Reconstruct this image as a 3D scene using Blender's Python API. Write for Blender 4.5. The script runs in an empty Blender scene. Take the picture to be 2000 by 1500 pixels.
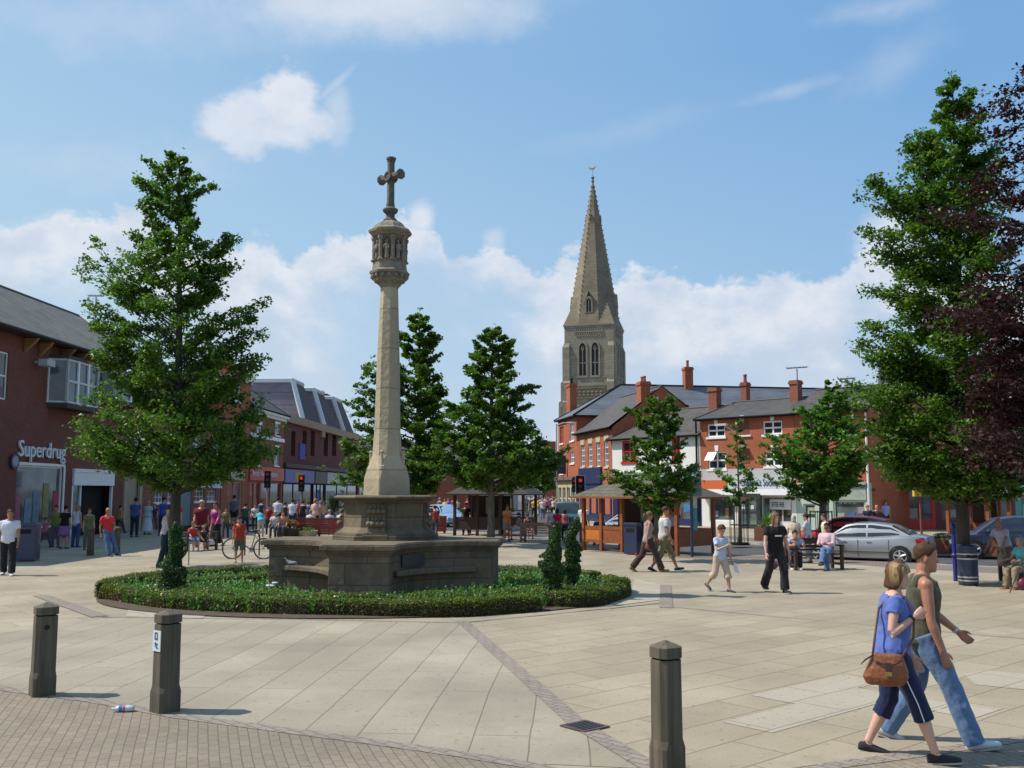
import bpy, bmesh, math, random
import numpy as np
from mathutils import Vector, Matrix, noise
R=math.radians
random.seed(7)
SC=bpy.context.scene
COL=SC.collection
# ---------------------------------------------------------------- camera model
F=1900.0; HC=2.25; PITCH=math.atan(208/F)
def ray(px,py):
    u=(px-1000)/F; v=(750-py)/F
    return Vector((u, math.cos(PITCH)-v*math.sin(PITCH), math.sin(PITCH)+v*math.cos(PITCH)))
def at(px,py,Y):
    d=ray(px,py); t=Y/d.y
    return Vector((d.x*t,Y,HC+d.z*t))
def gnd(px,py,z=0.0):
    d=ray(px,py); t=(z-HC)/d.z
    return Vector((d.x*t,d.y*t,z))
def xat(px,py,Y): return at(px,py,Y).x
def zat(px,py,Y): return at(px,py,Y).z
cam=bpy.data.cameras.new('camera'); camo=bpy.data.objects.new('camera',cam); COL.objects.link(camo)
cam.lens=F/2000*36; cam.sensor_width=36; cam.clip_end=5000; cam.clip_start=0.1
camo.location=(0,0,HC); camo.rotation_euler=(math.pi/2+PITCH,0,0)
SC.camera=camo
# ---------------------------------------------------------------- materials
MATS={}
def newmat(name):
    m=bpy.data.materials.new(name); m.use_nodes=True
    nt=m.node_tree; b=nt.nodes['Principled BSDF']
    return m,nt,b
def N(nt,t,**k):
    n=nt.nodes.new(t)
    for a,v in k.items():
        if a.startswith('i_'):
            key=a[2:]
            key=int(key) if key.isdigit() else key.replace('_',' ')
            n.inputs[key].default_value=v
        else: setattr(n,a,v)
    return n
def L(nt,a,b): nt.links.new(a,b)
def rgba(c): return (c[0],c[1],c[2],1)
def mixc(nt,fac,a,b,blend='MIX'):
    m=N(nt,'ShaderNodeMix',data_type='RGBA',blend_type=blend)
    for sock,val in ((m.inputs[0],fac),(m.inputs[6],a),(m.inputs[7],b)):
        if hasattr(val,'links') or isinstance(val,bpy.types.NodeSocket): L(nt,val,sock)
        elif isinstance(val,(int,float)): sock.default_value=val
        else: sock.default_value=rgba(val)
    return m.outputs[2]
def noisefac(nt,scale,lo,hi,detail=4,coord='Object',vec=None,stretch=None):
    if vec is None:
        tc=N(nt,'ShaderNodeTexCoord'); vec=tc.outputs[coord]
    if stretch:
        mp=N(nt,'ShaderNodeMapping'); mp.inputs['Scale'].default_value=stretch; L(nt,vec,mp.inputs[0]); vec=mp.outputs[0]
    n=N(nt,'ShaderNodeTexNoise',i_Scale=scale,i_Detail=detail); L(nt,vec,n.inputs[0])
    mr=N(nt,'ShaderNodeMapRange'); L(nt,n.outputs[0],mr.inputs[0])
    mr.inputs[1].default_value=lo; mr.inputs[2].default_value=hi
    return mr.outputs[0]
def bump(nt,b,h,strength=.3,dist=.01):
    bp=N(nt,'ShaderNodeBump',i_Strength=strength,i_Distance=dist); L(nt,h,bp.inputs['Height']); L(nt,bp.outputs[0],b.inputs['Normal'])
def plain(name,c,rough=.6,metal=0,var=.25,scale=6,bmp=.15,spec=None,coat=0):
    key=('plain',name)
    if key in MATS: return MATS[key]
    m,nt,b=newmat(name)
    f=noisefac(nt,scale,.3,.75)
    c2=tuple(x*(1-var) for x in c)
    L(nt,mixc(nt,f,c2,c),b.inputs['Base Color'])
    b.inputs['Roughness'].default_value=rough; b.inputs['Metallic'].default_value=metal
    if coat: b.inputs['Coat Weight'].default_value=coat
    if spec is not None: b.inputs['Specular IOR Level'].default_value=spec
    if bmp: bump(nt,b,noisefac(nt,scale*5,.2,.8),bmp,.01)
    MATS[key]=m; return m
def cloth(c,name='cloth'):
    key=('cloth',tuple(round(x,3) for x in c))
    if key in MATS: return MATS[key]
    m,nt,b=newmat('fabric')
    f=noisefac(nt,9,.3,.7)
    L(nt,mixc(nt,f,tuple(x*.9 for x in c),tuple(min(x*1.05,.85) for x in c)),b.inputs['Base Color'])
    b.inputs['Roughness'].default_value=.85; b.inputs['Specular IOR Level'].default_value=.2
    b.inputs['Sheen Weight'].default_value=.1
    bump(nt,b,noisefac(nt,25,.2,.8,detail=3),.35,.01)
    MATS[key]=m; return m
def skin(c):
    key=('skin',c)
    if key in MATS: return MATS[key]
    m,nt,b=newmat('skin')
    f=noisefac(nt,14,.3,.7)
    L(nt,mixc(nt,f,(c[0]*.88,c[1]*.8,c[2]*.78),c),b.inputs['Base Color'])
    b.inputs['Roughness'].default_value=.5
    b.inputs['Subsurface Weight'].default_value=.08; b.inputs['Subsurface Radius'].default_value=(.02,.008,.004)
    MATS[key]=m; return m
def emis(name,c,s):
    m,nt,b=newmat(name); b.inputs['Base Color'].default_value=rgba(c)
    b.inputs['Emission Color'].default_value=rgba(c); b.inputs['Emission Strength'].default_value=s
    return m
def brickmat(name,c1,c2,mortar,bw=.225,bh=.075,rough=.85,stain=.25,mort=.012,swap=None):
    m,nt,b=newmat(name)
    tc=N(nt,'ShaderNodeTexCoord'); sx=N(nt,'ShaderNodeSeparateXYZ'); L(nt,tc.outputs['Object'],sx.inputs[0])
    ad=N(nt,'ShaderNodeMath',operation='ADD'); L(nt,sx.outputs[0],ad.inputs[0]); L(nt,sx.outputs[1],ad.inputs[1])
    cx=N(nt,'ShaderNodeCombineXYZ'); L(nt,ad.outputs[0],cx.inputs[0]); L(nt,sx.outputs[2],cx.inputs[1])
    br=N(nt,'ShaderNodeTexBrick'); L(nt,cx.outputs[0],br.inputs[0])
    br.inputs['Color1'].default_value=rgba(c1); br.inputs['Color2'].default_value=rgba(c2); br.inputs['Mortar'].default_value=rgba(mortar)
    br.inputs['Scale'].default_value=1; br.inputs['Brick Width'].default_value=bw; br.inputs['Row Height'].default_value=bh
    br.inputs['Mortar Size'].default_value=mort; br.inputs['Mortar Smooth'].default_value=.3
    f=noisefac(nt,.9,.3,.75,detail=8); f2=noisefac(nt,7,.35,.7)
    o=mixc(nt,f,tuple(1-stain for _ in range(3)),(1,1,1)); o2=mixc(nt,f2,(.85,.85,.87),(1.05,1.02,1))
    x=mixc(nt,1,br.outputs[0],o,'MULTIPLY'); x=mixc(nt,1,x,o2,'MULTIPLY')
    L(nt,x,b.inputs['Base Color']); b.inputs['Roughness'].default_value=rough
    inv=N(nt,'ShaderNodeMath',operation='SUBTRACT'); inv.inputs[0].default_value=1; L(nt,br.outputs[1],inv.inputs[1])
    bump(nt,b,inv.outputs[0],.4,.01)
    return m
def slatemat(name,c,row=.22,w=.3,rough=.7,var=.35):
    m,nt,b=newmat(name)
    tc=N(nt,'ShaderNodeTexCoord'); sx=N(nt,'ShaderNodeSeparateXYZ'); L(nt,tc.outputs['Object'],sx.inputs[0])
    cx=N(nt,'ShaderNodeCombineXYZ'); 
    ad=N(nt,'ShaderNodeMath',operation='MULTIPLY'); ad.inputs[1].default_value=1.35; L(nt,sx.outputs[2],ad.inputs[0])
    L(nt,sx.outputs[0],cx.inputs[0]); L(nt,ad.outputs[0],cx.inputs[1])
    br=N(nt,'ShaderNodeTexBrick'); L(nt,cx.outputs[0],br.inputs[0])
    br.inputs['Color1'].default_value=rgba(c); br.inputs['Color2'].default_value=rgba(tuple(x*(1-var) for x in c))
    br.inputs['Mortar'].default_value=rgba(tuple(x*.45 for x in c)); br.inputs['Scale'].default_value=1
    br.inputs['Brick Width'].default_value=w; br.inputs['Row Height'].default_value=row; br.inputs['Mortar Size'].default_value=.014
    f=noisefac(nt,.7,.3,.7,detail=8)
    x=mixc(nt,1,br.outputs[0],mixc(nt,f,(.75,.74,.72),(1.1,1.1,1.1)),'MULTIPLY')
    L(nt,x,b.inputs['Base Color']); b.inputs['Roughness'].default_value=rough
    inv=N(nt,'ShaderNodeMath',operation='SUBTRACT'); inv.inputs[0].default_value=1; L(nt,br.outputs[1],inv.inputs[1])
    bump(nt,b,inv.outputs[0],.5,.02)
    return m
def stonemat(name,c,c_dark,course=.35,blk=.7,lichen=.35,joint=True,scale=1.2):
    m,nt,b=newmat(name)
    f=noisefac(nt,scale,.35,.68,detail=9); f2=noisefac(nt,scale*7,.35,.7,detail=5); f3=noisefac(nt,scale*2.6,.5,.62,detail=8)
    st=noisefac(nt,scale*1.7,.42,.7,detail=6,stretch=(3,3,.35))
    x=mixc(nt,f,c_dark,c); x=mixc(nt,f2,x,mixc(nt,.55,x,c),'MIX')
    x=mixc(nt,N_mul(nt,f3,lichen),x,tuple(v*.55 for v in c_dark)); x=mixc(nt,N_mul(nt,st,.35),x,c_dark)
    if joint:
        tc=N(nt,'ShaderNodeTexCoord'); sx=N(nt,'ShaderNodeSeparateXYZ'); L(nt,tc.outputs['Object'],sx.inputs[0])
        ad=N(nt,'ShaderNodeMath',operation='ADD'); L(nt,sx.outputs[0],ad.inputs[0]); L(nt,sx.outputs[1],ad.inputs[1])
        cx=N(nt,'ShaderNodeCombineXYZ'); L(nt,ad.outputs[0],cx.inputs[0]); L(nt,sx.outputs[2],cx.inputs[1])
        br=N(nt,'ShaderNodeTexBrick'); L(nt,cx.outputs[0],br.inputs[0])
        br.inputs['Color1'].default_value=(1,1,1,1); br.inputs['Color2'].default_value=(.84,.83,.8,1); br.inputs['Mortar'].default_value=(.55,.52,.48,1)
        br.inputs['Scale'].default_value=1; br.inputs['Brick Width'].default_value=blk; br.inputs['Row Height'].default_value=course; br.inputs['Mortar Size'].default_value=.012
        x=mixc(nt,1,x,br.outputs[0],'MULTIPLY')
    L(nt,x,b.inputs['Base Color']); b.inputs['Roughness'].default_value=.9
    bump(nt,b,f2,.4,.02)
    return m
def N_mul(nt,s,k):
    n=N(nt,'ShaderNodeMath',operation='MULTIPLY'); L(nt,s,n.inputs[0]); n.inputs[1].default_value=k; return n.outputs[0]
def slabmat(name,cols,mortar,rot,w,h,msize=.012,stain=.3,off=.5,vscale=1,loc=(0,0,0),blotch=.35):
    m,nt,b=newmat(name)
    tc=N(nt,'ShaderNodeTexCoord'); mp=N(nt,'ShaderNodeMapping'); L(nt,tc.outputs['Object'],mp.inputs[0]); mp.inputs['Rotation'].default_value=(0,0,rot); mp.inputs['Location'].default_value=loc
    wn=N(nt,'ShaderNodeTexNoise',i_Scale=.35,i_Detail=2); L(nt,tc.outputs['Object'],wn.inputs[0])
    wm=N(nt,'ShaderNodeVectorMath',operation='SCALE'); L(nt,wn.outputs[1],wm.inputs[0]); wm.inputs['Scale'].default_value=.12
    va=N(nt,'ShaderNodeVectorMath',operation='ADD'); L(nt,mp.outputs[0],va.inputs[0]); L(nt,wm.outputs[0],va.inputs[1])
    br=N(nt,'ShaderNodeTexBrick',offset=off); L(nt,va.outputs[0],br.inputs[0])
    br.inputs['Color1'].default_value=rgba(cols[0]); br.inputs['Color2'].default_value=rgba(cols[1]); br.inputs['Mortar'].default_value=rgba(mortar)
    br.inputs['Scale'].default_value=1; br.inputs['Brick Width'].default_value=w; br.inputs['Row Height'].default_value=h; br.inputs['Mortar Size'].default_value=msize; br.inputs['Mortar Smooth'].default_value=.4
    f=noisefac(nt,.5*vscale,.35,.7,detail=10); f2=noisefac(nt,30,.3,.7,detail=3); f3=noisefac(nt,2.2*vscale,.55,.72,detail=9); f4=noisefac(nt,13,.655,.70,detail=2)
    x=mixc(nt,1,br.outputs[0],mixc(nt,f,(1-stain,1-stain,1-stain*1.05),(1.06,1.06,1.06)),'MULTIPLY')
    x=mixc(nt,1,x,mixc(nt,f2,(.92,.92,.91),(1.05,1.05,1.05)),'MULTIPLY')
    x=mixc(nt,N_mul(nt,f3,blotch),x,tuple(v*.62 for v in cols[1]))
    x=mixc(nt,N_mul(nt,f4,.6),x,tuple(v*.42 for v in cols[1]))
    L(nt,x,b.inputs['Base Color']); b.inputs['Roughness'].default_value=.85
    inv=N(nt,'ShaderNodeMath',operation='SUBTRACT'); inv.inputs[0].default_value=1; L(nt,br.outputs[1],inv.inputs[1])
    bump(nt,b,inv.outputs[0],.5,.008)
    return m
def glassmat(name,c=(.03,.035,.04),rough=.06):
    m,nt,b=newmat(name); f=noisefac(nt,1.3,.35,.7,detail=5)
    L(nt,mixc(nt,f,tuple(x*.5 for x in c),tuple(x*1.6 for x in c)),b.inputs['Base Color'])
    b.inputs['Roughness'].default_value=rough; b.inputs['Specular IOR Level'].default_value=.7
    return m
def leafmat(name,c1,c2,c3,transl=.32):
    m,nt,b=newmat(name)
    g=N(nt,'ShaderNodeNewGeometry'); cr=N(nt,'ShaderNodeValToRGB'); L(nt,g.outputs['Random Per Island'],cr.inputs[0])
    e=cr.color_ramp.elements; e[0].color=rgba(c1); e[1].color=rgba(c3); e[1].position=1; k=e.new(.55); k.color=rgba(c2)
    b.inputs['Roughness'].default_value=.45; b.inputs['Specular IOR Level'].default_value=.38
    L(nt,cr.outputs[0],b.inputs['Base Color'])
    t=N(nt,'ShaderNodeBsdfTranslucent'); L(nt,mixc(nt,1,cr.outputs[0],(1.3,1.6,.6),'MULTIPLY'),t.inputs[0])
    mx=N(nt,'ShaderNodeMixShader'); mx.inputs[0].default_value=transl; L(nt,b.outputs[0],mx.inputs[1]); L(nt,t.outputs[0],mx.inputs[2])
    L(nt,mx.outputs[0],nt.nodes['Material Output'].inputs[0])
    return m
# ---------------------------------------------------------------- object helpers
def tag(o,label=None,cat=None,group=None,kind=None):
    if label: o['label']=label
    if cat: o['category']=cat
    if group: o['group']=group
    if kind: o['kind']=kind
    return o
def empty(name,loc=(0,0,0),rz=0,label=None,cat=None,group=None,kind=None):
    o=bpy.data.objects.new(name,None); COL.objects.link(o); o.location=loc; o.rotation_euler=(0,0,rz); o.empty_display_size=.2
    return tag(o,label,cat,group,kind)
def copy_tree(o,parent=None):
    c=o.copy(); COL.objects.link(c)
    if parent is not None: c.parent=parent
    for ch in list(o.children): copy_tree(ch,c)
    return c
class MB:
    def __init__(s): s.v=[]; s.f=[]; s.m=Matrix.Identity(4)
    def add(s,vs,fs):
        n=len(s.v); s.v+= [tuple(s.m@Vector(v)) for v in vs]; s.f+=[tuple(i+n for i in f) for f in fs]
    def box(s,x0,x1,y0,y1,z0,z1):
        s.add([(x0,y0,z0),(x1,y0,z0),(x1,y1,z0),(x0,y1,z0),(x0,y0,z1),(x1,y0,z1),(x1,y1,z1),(x0,y1,z1)],
              [(0,3,2,1),(4,5,6,7),(0,1,5,4),(1,2,6,5),(2,3,7,6),(3,0,4,7)])
    def quad(s,*p): s.add(p,[tuple(range(len(p)))])
    def prism(s,poly,z0,z1,cap=True):
        n=len(poly); vs=[(p[0],p[1],z0) for p in poly]+[(p[0],p[1],z1) for p in poly]
        fs=[(i,(i+1)%n,(i+1)%n+n,i+n) for i in range(n)]
        if cap: fs+=[tuple(range(n-1,-1,-1)),tuple(range(n,2*n))]
        s.add(vs,fs)
    def rings(s,rings,cap=True,closed=False):
        n=len(rings[0]); vs=[p for r in rings for p in r]; fs=[]
        for k in range(len(rings)-1):
            for i in range(n):
                fs.append((k*n+i,k*n+(i+1)%n,(k+1)*n+(i+1)%n,(k+1)*n+i))
        if cap: fs+=[tuple(range(n-1,-1,-1)),tuple(range((len(rings)-1)*n,len(rings)*n))]
        s.add(vs,fs)
    def lathe(s,prof,n=16,c=(0,0),rot=0,sq=None):
        rs=[]
        for r,z in prof:
            rs.append([(c[0]+r*math.cos(rot+2*math.pi*i/n),c[1]+r*math.sin(rot+2*math.pi*i/n),z) for i in range(n)])
        s.rings(rs)
    def tube(s,pts,rad,n=8):
        pts=[Vector(p) for p in pts]
        if not hasattr(rad,'__len__'): rad=[rad]*len(pts)
        rad=[float(q) for q in rad]
        rs=[]; up=None
        for i,p in enumerate(pts):
            d=(pts[min(i+1,len(pts)-1)]-pts[max(i-1,0)]).normalized()
            if up is None:
                up=Vector((0,0,1)) if abs(d.z)<.9 else Vector((1,0,0))
            a=d.cross(up).normalized(); b_=a.cross(d).normalized(); up=b_
            rs.append([tuple(p+rad[i]*(math.cos(2*math.pi*k/n)*a+math.sin(2*math.pi*k/n)*b_)) for k in range(n)])
        s.rings([r[::-1] for r in rs])
    def ball(s,c,r,n=10,m=7):
        if not hasattr(r,'__len__'): r=(r,r,r)
        rs=[]
        for j in range(1,m):
            t=math.pi*j/m
            rs.append([(c[0]+r[0]*math.sin(t)*math.cos(2*math.pi*i/n),c[1]+r[1]*math.sin(t)*math.sin(2*math.pi*i/n),c[2]-r[2]*math.cos(t)) for i in range(n)])
        vs=[p for q in rs for p in q]+[(c[0],c[1],c[2]-r[2]),(c[0],c[1],c[2]+r[2])]
        fs=[]; k=len(rs)
        for a in range(k-1):
            for i in range(n): fs.append((a*n+i,a*n+(i+1)%n,(a+1)*n+(i+1)%n,(a+1)*n+i))
        for i in range(n):
            fs.append((k*n,(i+1)%n,i)); fs.append((k*n+1,(k-1)*n+i,(k-1)*n+(i+1)%n))
        s.add(vs,fs)
    def build(s,name,mat,parent=None,smooth=False,bevel=0,label=None,autos=None):
        me=bpy.data.meshes.new(name); me.from_pydata(s.v,[],s.f); me.update()
        if not isinstance(mat,(list,tuple)): mat=[mat]
        for m in mat: me.materials.append(m)
        o=bpy.data.objects.new(name,me); COL.objects.link(o)
        if parent is not None: o.parent=parent
        if smooth:
            me.polygons.foreach_set('use_smooth',[True]*len(me.polygons))
            if autos: me.set_sharp_from_angle(angle=R(autos))
        if bevel:
            md=o.modifiers.new('b','BEVEL'); md.width=bevel; md.segments=2; md.limit_method='ANGLE'
        if label: o['label']=label
        return o
def fan_mesh(name,V,Fq,mat,parent=None):
    """V: (n,4,3) numpy quads"""
    n=V.shape[0]; me=bpy.data.meshes.new(name)
    me.vertices.add(n*4); me.vertices.foreach_set('co',V.reshape(-1).astype(np.float32))
    me.loops.add(n*4); me.loops.foreach_set('vertex_index',np.arange(n*4,dtype=np.int32))
    me.polygons.add(n); me.polygons.foreach_set('loop_start',np.arange(0,n*4,4,dtype=np.int32))
    me.update(calc_edges=True); me.materials.append(mat)
    o=bpy.data.objects.new(name,me); COL.objects.link(o)
    if parent is not None: o.parent=parent
    return o
def text_mesh(name,s,size,mat,parent,loc,rot=(math.pi/2,0,0),extr=.01,align='LEFT',sx=1,shear=0,bold=0):
    cu=bpy.data.curves.new('t','FONT'); cu.body=s; cu.size=size; cu.extrude=extr; cu.align_x=align; cu.shear=shear; cu.offset=bold; cu.resolution_u=3
    o=bpy.data.objects.new('t',cu); COL.objects.link(o)
    dg=bpy.context.evaluated_depsgraph_get(); me=bpy.data.meshes.new_from_object(o.evaluated_get(dg))
    bpy.data.objects.remove(o); bpy.data.curves.remove(cu)
    me.name=name; me.materials.clear(); me.materials.append(mat)
    q=bpy.data.objects.new(name,me); COL.objects.link(q); q.parent=parent; q.location=loc; q.rotation_euler=rot; q.scale=(sx,1,1)
    return q
# ---------------------------------------------------------------- world
SUN_EL=R(52); SUN_DIR=Vector((-1,.06,0)).normalized()*math.cos(SUN_EL)+Vector((0,0,math.sin(SUN_EL)))
w=bpy.data.worlds.new('World'); SC.world=w; w.use_nodes=True; nt=w.node_tree
bg=nt.nodes['Background']
sky=N(nt,'ShaderNodeTexSky',sky_type='NISHITA',sun_disc=False,sun_elevation=SUN_EL)
sky.sun_rotation=math.atan2(SUN_DIR.x,SUN_DIR.y)
sky.air_density=1.0; sky.dust_density=1.6; sky.ozone_density=1.5; sky.altitude=100
tc=N(nt,'ShaderNodeTexCoord')
def vm(op,a,b=None,s=None):
    n=N(nt,'ShaderNodeVectorMath',operation=op)
    L(nt,a,n.inputs[0])
    if b is not None:
        if isinstance(b,bpy.types.NodeSocket): L(nt,b,n.inputs[1])
        else: n.inputs[1].default_value=b
    if s is not None: n.inputs['Scale'].default_value=s
    return n
def ma(op,a,b=0.0,c=None,clamp=False):
    n=N(nt,'ShaderNodeMath',operation=op,use_clamp=clamp)
    for i,q in enumerate((a,b,c)):
        if q is None: continue
        if isinstance(q,bpy.types.NodeSocket): L(nt,q,n.inputs[i])
        else: n.inputs[i].default_value=q
    return n.outputs[0]
def mr(v,a,b,c=0,d=1,smooth=True):
    n=N(nt,'ShaderNodeMapRange',interpolation_type='SMOOTHSTEP' if smooth else 'LINEAR'); L(nt,v,n.inputs[0])
    for i,q in enumerate((a,b,c,d)): n.inputs[i+1].default_value=q
    return n.outputs[0]
D=vm('NORMALIZE',tc.outputs['Generated']).outputs[0]
sep=N(nt,'ShaderNodeSeparateXYZ'); L(nt,D,sep.inputs[0]); dx,dy,dz=sep.outputs
az=ma('ARCTAN2',dx,dy); el=ma('ARCSINE',dz)      # azimuth from +Y, elevation
cv=N(nt,'ShaderNodeCombineXYZ'); L(nt,az,cv.inputs[0]); L(nt,ma('MULTIPLY',el,1.35),cv.inputs[1])
def nz(scale,detail=8,rough=.55,vec=None,off=0,dist=0):
    v=vm('ADD',vec or cv.outputs[0],(off,off*.7,off*.3)).outputs[0]
    n=N(nt,'ShaderNodeTexNoise',i_Scale=scale,i_Detail=detail,i_Roughness=rough,i_Distortion=dist); L(nt,v,n.inputs[0]); return n.outputs[0]
# cumulus bank: top edge elevation varies with azimuth; billows by noise
big=nz(5.0,2,.5,off=3.1); n1=nz(14,5,.6,off=1.7); n2=nz(60,2,.6,off=4.2)
AZ=lambda px: math.atan((px-1000)/F)
def ELV(px,py):
    d=ray(px,py).normalized(); return math.asin(d.z)
tops=[(-200,430),(0,420),(60,425),(150,415),(280,425),(370,480),(440,480),(500,440),(560,490),(650,460),(760,430),(800,425),(850,430),(880,500),(950,470),(1000,520),(1060,540),(1130,510),(1240,520),(1340,560),(1420,535),(1560,560),(1640,530),(1720,480),(1850,520),(2100,520)]
crv=N(nt,'ShaderNodeFloatCurve'); c=crv.mapping.curves[0]; 
A0,A1=-.7,.7
pts=[((AZ(px)-A0)/(A1-A0),ELV(px,py)/.5) for px,py in tops]
c.points[0].location=(0,pts[0][1]); c.points[1].location=(1,pts[-1][1])
for p in pts: c.points.new(*p)
crv.mapping.update()
L(nt,ma('DIVIDE',ma('SUBTRACT',az,A0),A1-A0,clamp=True),crv.inputs['Value'])
top=ma('MULTIPLY',crv.outputs[0],.5)
d1=ma('SUBTRACT',top,el)                         # >0 inside bank
e1=ma('ADD',d1,ma('MULTIPLY',ma('SUBTRACT',n1,.5),.12)); e1=ma('ADD',e1,ma('MULTIPLY',ma('SUBTRACT',n2,.5),.03))
edge=mr(e1,-.006,.012)
body=mr(ma('ADD',nz(6,3,.5,off=9.3),ma('MULTIPLY',mr(e1,.0,.10,1,0),.22)),.38,.66,.30,1)   # holes lower down
bank=ma('MULTIPLY',edge,body)
def blob(px,py,rx,ry,rot=0,amp=1.0,lo=-.35,hi=.35,namp=1.6,pow_=1,src=None):
    a=ma('SUBTRACT',az,AZ(px)); b=ma('SUBTRACT',el,ELV(px,py))
    ca,sa=math.cos(rot),math.sin(rot)
    u=ma('ADD',ma('MULTIPLY',a,ca/(rx/F)),ma('MULTIPLY',b,sa/(rx/F))); v=ma('ADD',ma('MULTIPLY',a,-sa/(ry/F)),ma('MULTIPLY',b,ca/(ry/F)))
    r=ma('SQRT',ma('ADD',ma('MULTIPLY',u,u),ma('MULTIPLY',v,v)))
    q=ma('ADD',ma('SUBTRACT',1,r),ma('MULTIPLY',ma('SUBTRACT',src or n1,.5),namp))
    return ma('MULTIPLY',mr(q,lo,hi),amp)
cl=bank
n3=nz(22,4,.6,off=7.7)
for args in [dict(px=500,py=235,rx=150,ry=80,rot=.10,amp=.85,lo=.0,hi=.5),dict(px=545,py=190,rx=75,ry=65,amp=.95,lo=0,hi=.35),dict(px=425,py=240,rx=80,ry=50,amp=.8,lo=0,hi=.5),
             dict(px=645,py=225,rx=35,ry=60,amp=.5,lo=-.1,hi=.8,src=n3),dict(px=640,py=165,rx=60,ry=10,rot=.75,amp=.35,lo=-.2,hi=.9,src=n3),
             dict(px=700,py=5,rx=470,ry=85,rot=.03,amp=.8,lo=-.05,hi=.9,namp=1.3),dict(px=900,py=-60,rx=500,ry=120,rot=.1,amp=.5,lo=-.1,hi=1.2,namp=1.2),
             dict(px=1560,py=175,rx=110,ry=16,rot=.15,amp=.28,lo=-.2,hi=1,src=n3),dict(px=1780,py=120,rx=130,ry=50,rot=.4,amp=.22,lo=-.2,hi=1.2,src=n3),dict(px=1760,py=10,rx=120,ry=30,amp=.4,lo=-.2,hi=1.2,src=n3),
             dict(px=250,py=40,rx=420,ry=70,rot=.12,amp=.28,lo=-.3,hi=1.2,src=n3),dict(px=230,py=320,rx=260,ry=60,rot=.1,amp=.22,lo=-.3,hi=1.2,src=n3),dict(px=1250,py=250,rx=200,ry=30,rot=.15,amp=.16,lo=-.3,hi=1.2,src=n3),dict(px=820,py=430,rx=40,ry=45,amp=.9,lo=0,hi=.7),dict(px=965,py=480,rx=30,ry=50,amp=.6,lo=0,hi=.9,src=n3),dict(px=1320,py=580,rx=60,ry=40,amp=.8,lo=0,hi=.7),dict(px=1550,py=640,rx=260,ry=22,amp=.6,lo=-.1,hi=.9),
             dict(px=150,py=480,rx=200,ry=70,amp=.9,lo=0,hi=.7),dict(px=1760,py=480,rx=90,ry=110,amp=.8,lo=0,hi=.8)]:
    cl=ma('MAXIMUM',cl,blob(**args))
haze=mr(el,.0,.42,.75,.0,smooth=False)
hl=ma('ADD',haze,mr(az,-.6,.45,.56,-.06,smooth=False),clamp=True)   # sky is paler towards the sun side
skyc=mixc(nt,1,sky.outputs[0],(.98,1.12,1.18),'MULTIPLY')
skyc=mixc(nt,.8,skyc,(2.15,4.45,7.7))
skyc=mixc(nt,hl,skyc,(4.7,6.6,8.2))
# cloud shading: brighter crowns, greyer-blue bases
shade=mr(ma('ADD',ma('MULTIPLY',ma('MINIMUM',ma('MAXIMUM',e1,-.02),.12),-3.2),ma('ADD',ma('MULTIPLY',nz(16,4,.6,off=12),1.1),ma('MULTIPLY',n1,-.7))),-.22,.42)
cc=mixc(nt,shade,(5.6,6.5,7.8),(7.9,8.2,8.8))
out=mixc(nt,ma('MULTIPLY',cl,.93),skyc,cc)
gr=mr(el,-.02,.0)
out=mixc(nt,gr,(1.6,1.6,1.5),out)
L(nt,out,bg.inputs[0]); bg.inputs[1].default_value=.098
w.cycles.sampling_method='MANUAL'; w.cycles.sample_map_resolution=256
sun=bpy.data.lights.new('sun','SUN'); sun.energy=5.0; sun.angle=R(.55); sun.color=(1,.95,.86)
so=bpy.data.objects.new('sun',sun); COL.objects.link(so); so.rotation_euler=SUN_DIR.to_track_quat('Z','Y').to_euler()
SC.view_settings.view_transform='Standard'; SC.view_settings.look='None'; SC.view_settings.gamma=1; SC.view_settings.exposure=.06
# ================================================================= GROUND
def sheet(name,poly,z,mat,parent=None,kind='structure',label=None):
    mb=MB(); mb.add([(p[0],p[1],z) for p in poly],[tuple(range(len(poly)))])
    o=mb.build(name,mat); 
    me=o.data
    if me.polygons[0].normal.z<0: me.flip_normals()
    if kind: o['kind']=kind
    if label: o['label']=label
    return o
def G(px,py): 
    p=gnd(px,py); return (p.x,p.y)
M_plaza=slabmat('plaza slabs',((.375,.312,.225),(.315,.26,.182)),(.225,.18,.135),R(-40),1.1,.58,.012,.2)
M_left=slabmat('grey slabs',((.367,.310,.235),(.315,.266,.196)),(.20,.165,.13),R(-86),3.1,.535,.009,.25,off=.37,blotch=.3)
M_right=slabmat('tan slabs',((.375,.310,.216),(.315,.257,.176)),(.225,.175,.12),R(-41),1.25,.56,.012,.2,off=.41)
M_band=slabmat('pale band slabs',((.38,.32,.235),(.34,.28,.2)),(.22,.18,.13),R(3),1.4,3,.012,.2)
M_strip=slabmat('brown setts',((.30,.245,.20),(.25,.205,.165)),(.16,.13,.105),R(45),.2,.1,.01,.15,blotch=.2)
M_brick=slabmat('clay pavers',((.275,.225,.165),(.24,.192,.138)),(.155,.122,.088),R(72),.185,.09,.006,.25,blotch=.3)
M_road=plain('asphalt',(.085,.08,.078),rough=.85,var=.35,scale=1.2,bmp=.3)
M_pink=slabmat('pinkish setts',((.24,.185,.155),(.20,.155,.13)),(.12,.1,.085),R(20),.22,.11,.01,.2)
M_kerb=plain('kerb stone',(.42,.38,.31),rough=.85,var=.3,scale=3)
sheet('ground',[(-1500,-200),(1500,-200),(1500,2500),(-1500,2500)],-.13,plain('far ground',(.16,.15,.12),rough=.9,var=.4,scale=.1))
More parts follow.
